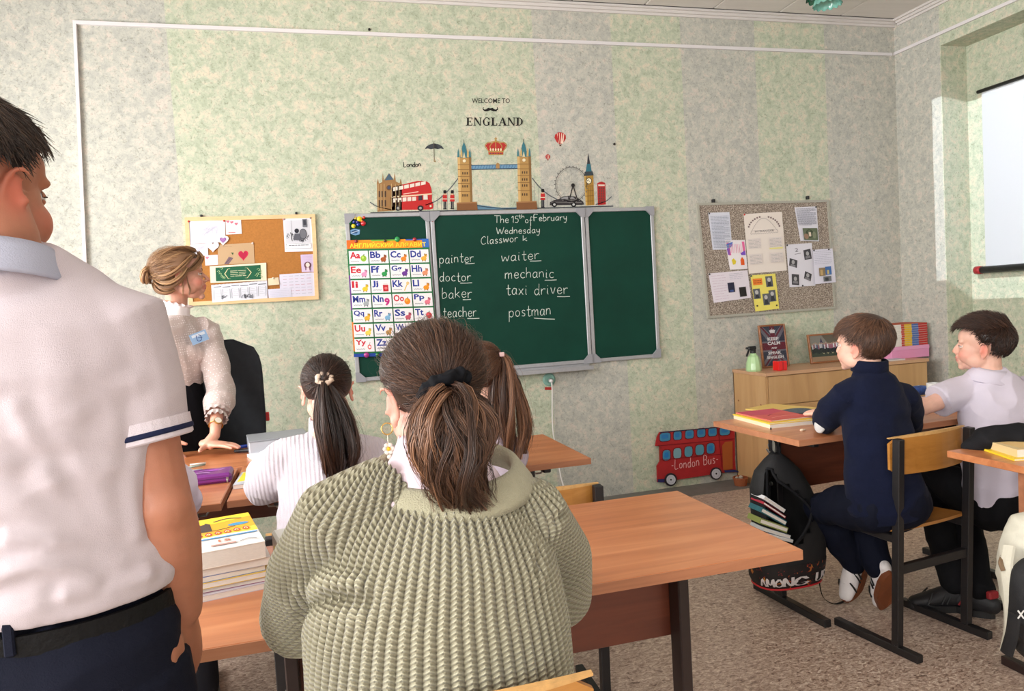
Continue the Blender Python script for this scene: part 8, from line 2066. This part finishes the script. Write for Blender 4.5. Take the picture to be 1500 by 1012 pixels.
# straps and top loop
m=MB();ribbon(m,catmull([Bk(1136,668,0),Bk(1128,655,0),Bk(1131,640,.0),Bk(1140,655,0),Bk(1140,668,0)],4),.022,.004,(0,1,0));obj('carry_loop',m,JK,t)
m=MB();ribbon(m,catmull([Bk(1162,690,.06),Bk(1185,730,.06),Bk(1200,770,.05),Bk(1204,800,.04),Bk(1192,825,.03)],5),.045,.010,(0,-1,0));obj('shoulder_strap',m,JK,t)
fl=PZ(1222,885,.004);m=MB();ribbon(m,catmull([Bk(1200,795,.02),Bk(1204,820,-.01),Bk(1200,845,-.02),V(fl.x-.03,fl.y+.03,.03),V(fl.x,fl.y,.006),V(fl.x+.07,fl.y+.01,.005)],6),.014,.002,(.3,1,0));obj('loose_strap',m,JK,t)
m=MB();hk=Bk(1130,648,.0);m.tube([hk,hk+V(-.0,0,.06)],.003,6);obj('hook_loop',m,BLK,t)
# school books standing in the bag's mouth, each a thing
for i,(x0,y0,x1,y1,th,col,lab)in enumerate(((1118,728,1148,748,.014,(226,226,230),'white book at the top of the pile in the backpack'),(1117,736,1149,757,.009,(170,40,60),'crimson book second from the top in the backpack'),(1114,746,1150,766,.020,(40,100,110),'teal and green picture book in the middle of the backpack'),(1112,762,1152,776,.022,(140,150,80),'olive green book under the teal one in the backpack'),(1116,774,1156,786,.014,(210,212,216),'pale grey book below the olive one in the backpack'),(1120,782,1160,792,.012,(236,236,238),'thin white book at the bottom of the visible pile in the backpack'))):
    a,b_=Bk(x0,y0,-.058),Bk(x1,y1,-.058);d=(b_-a);L_=d.length;t2=thing('book',tuple((a+b_)/2),lab,'book','books in the open backpack')
    m=MB();m.bar(a,b_,.085,th,up=(0,0,1));m.v=[(v[0],v[1]+.035,v[2])for v in m.v];obj('cover',m,plain('bagbook_%d'%i,rgb(*col),rough=.5,noise=.25 if i==2 else 0,nscale=40),t2)
    m=MB();m.bar(a+d*.02,b_-d*.02,.084,th*.6,up=(0,0,1));m.v=[(v[0],v[1]+.0338,v[2])for v in m.v];obj('pages',m,PAGE,t2)
# black and cream backpack hanging at the right-hand desk
t=thing('backpack',(2.08,1.50,.30),'black and cream backpack with a white letter print, cropped by the right edge','backpack')
RY=1.50
def Rk(px,py,dy=0):return PY(px,py,RY+dy)
CRM=plain('cream_nylon',rgb(206,202,186),rough=.7,noise=.05,bump=.3,bscale=400)
m=MB();m.tube([Rk(1520,880),Rk(1520,860),Rk(1519,820),Rk(1518,790)],[(.085,.08),(.095,.09),(.095,.09),(.085,.075)],24,up=(1,0,0),hemi=True);me=remesh(m,.006,6);folds(me,.005,16,seed=3);link_mesh('bag_body',me,CRM,t)
m=MB();m.tube([Rk(1526,930,-.06),Rk(1524,890,-.08),Rk(1522,846,-.085)],[(.080,.05),(.088,.055),(.080,.045)],22,up=(1,0,0),hemi=True);me=remesh(m,.006,5);folds(me,.004,18,seed=6);link_mesh('front_pocket',me,BPF,t)
m=MB();ribbon(m,catmull([Rk(1478,800,-.03),Rk(1474,830,-.05),Rk(1478,870,-.06),Rk(1480,920,-.06),Rk(1474,955,-.05)],5),.030,.012,(.4,-1,0));obj('shoulder_strap',m,CRM,t)
m=MB();m.tube(catmull([Rk(1470,812,-.02),Rk(1466,824,-.04),Rk(1470,836,-.05)],5),.006,8);obj('side_loop',m,plain('tan_webbing',rgb(120,96,70),rough=.7),t)
m=MB();ribbon(m,catmull([Rk(1486,900,-.13),Rk(1482,930,-.12),Rk(1474,958,-.10)],5),.03,.008,(.2,-1,0));obj('compression_strap',m,BPF,t)
dc=Decal(lambda x,y,l:Rk(x,y,-.150-l));dc.line([(1491,894),(1500,906)],2.4,(230,230,230)).line([(1500,894),(1491,906)],2.4,(230,230,230));dc.done('lettering',t)
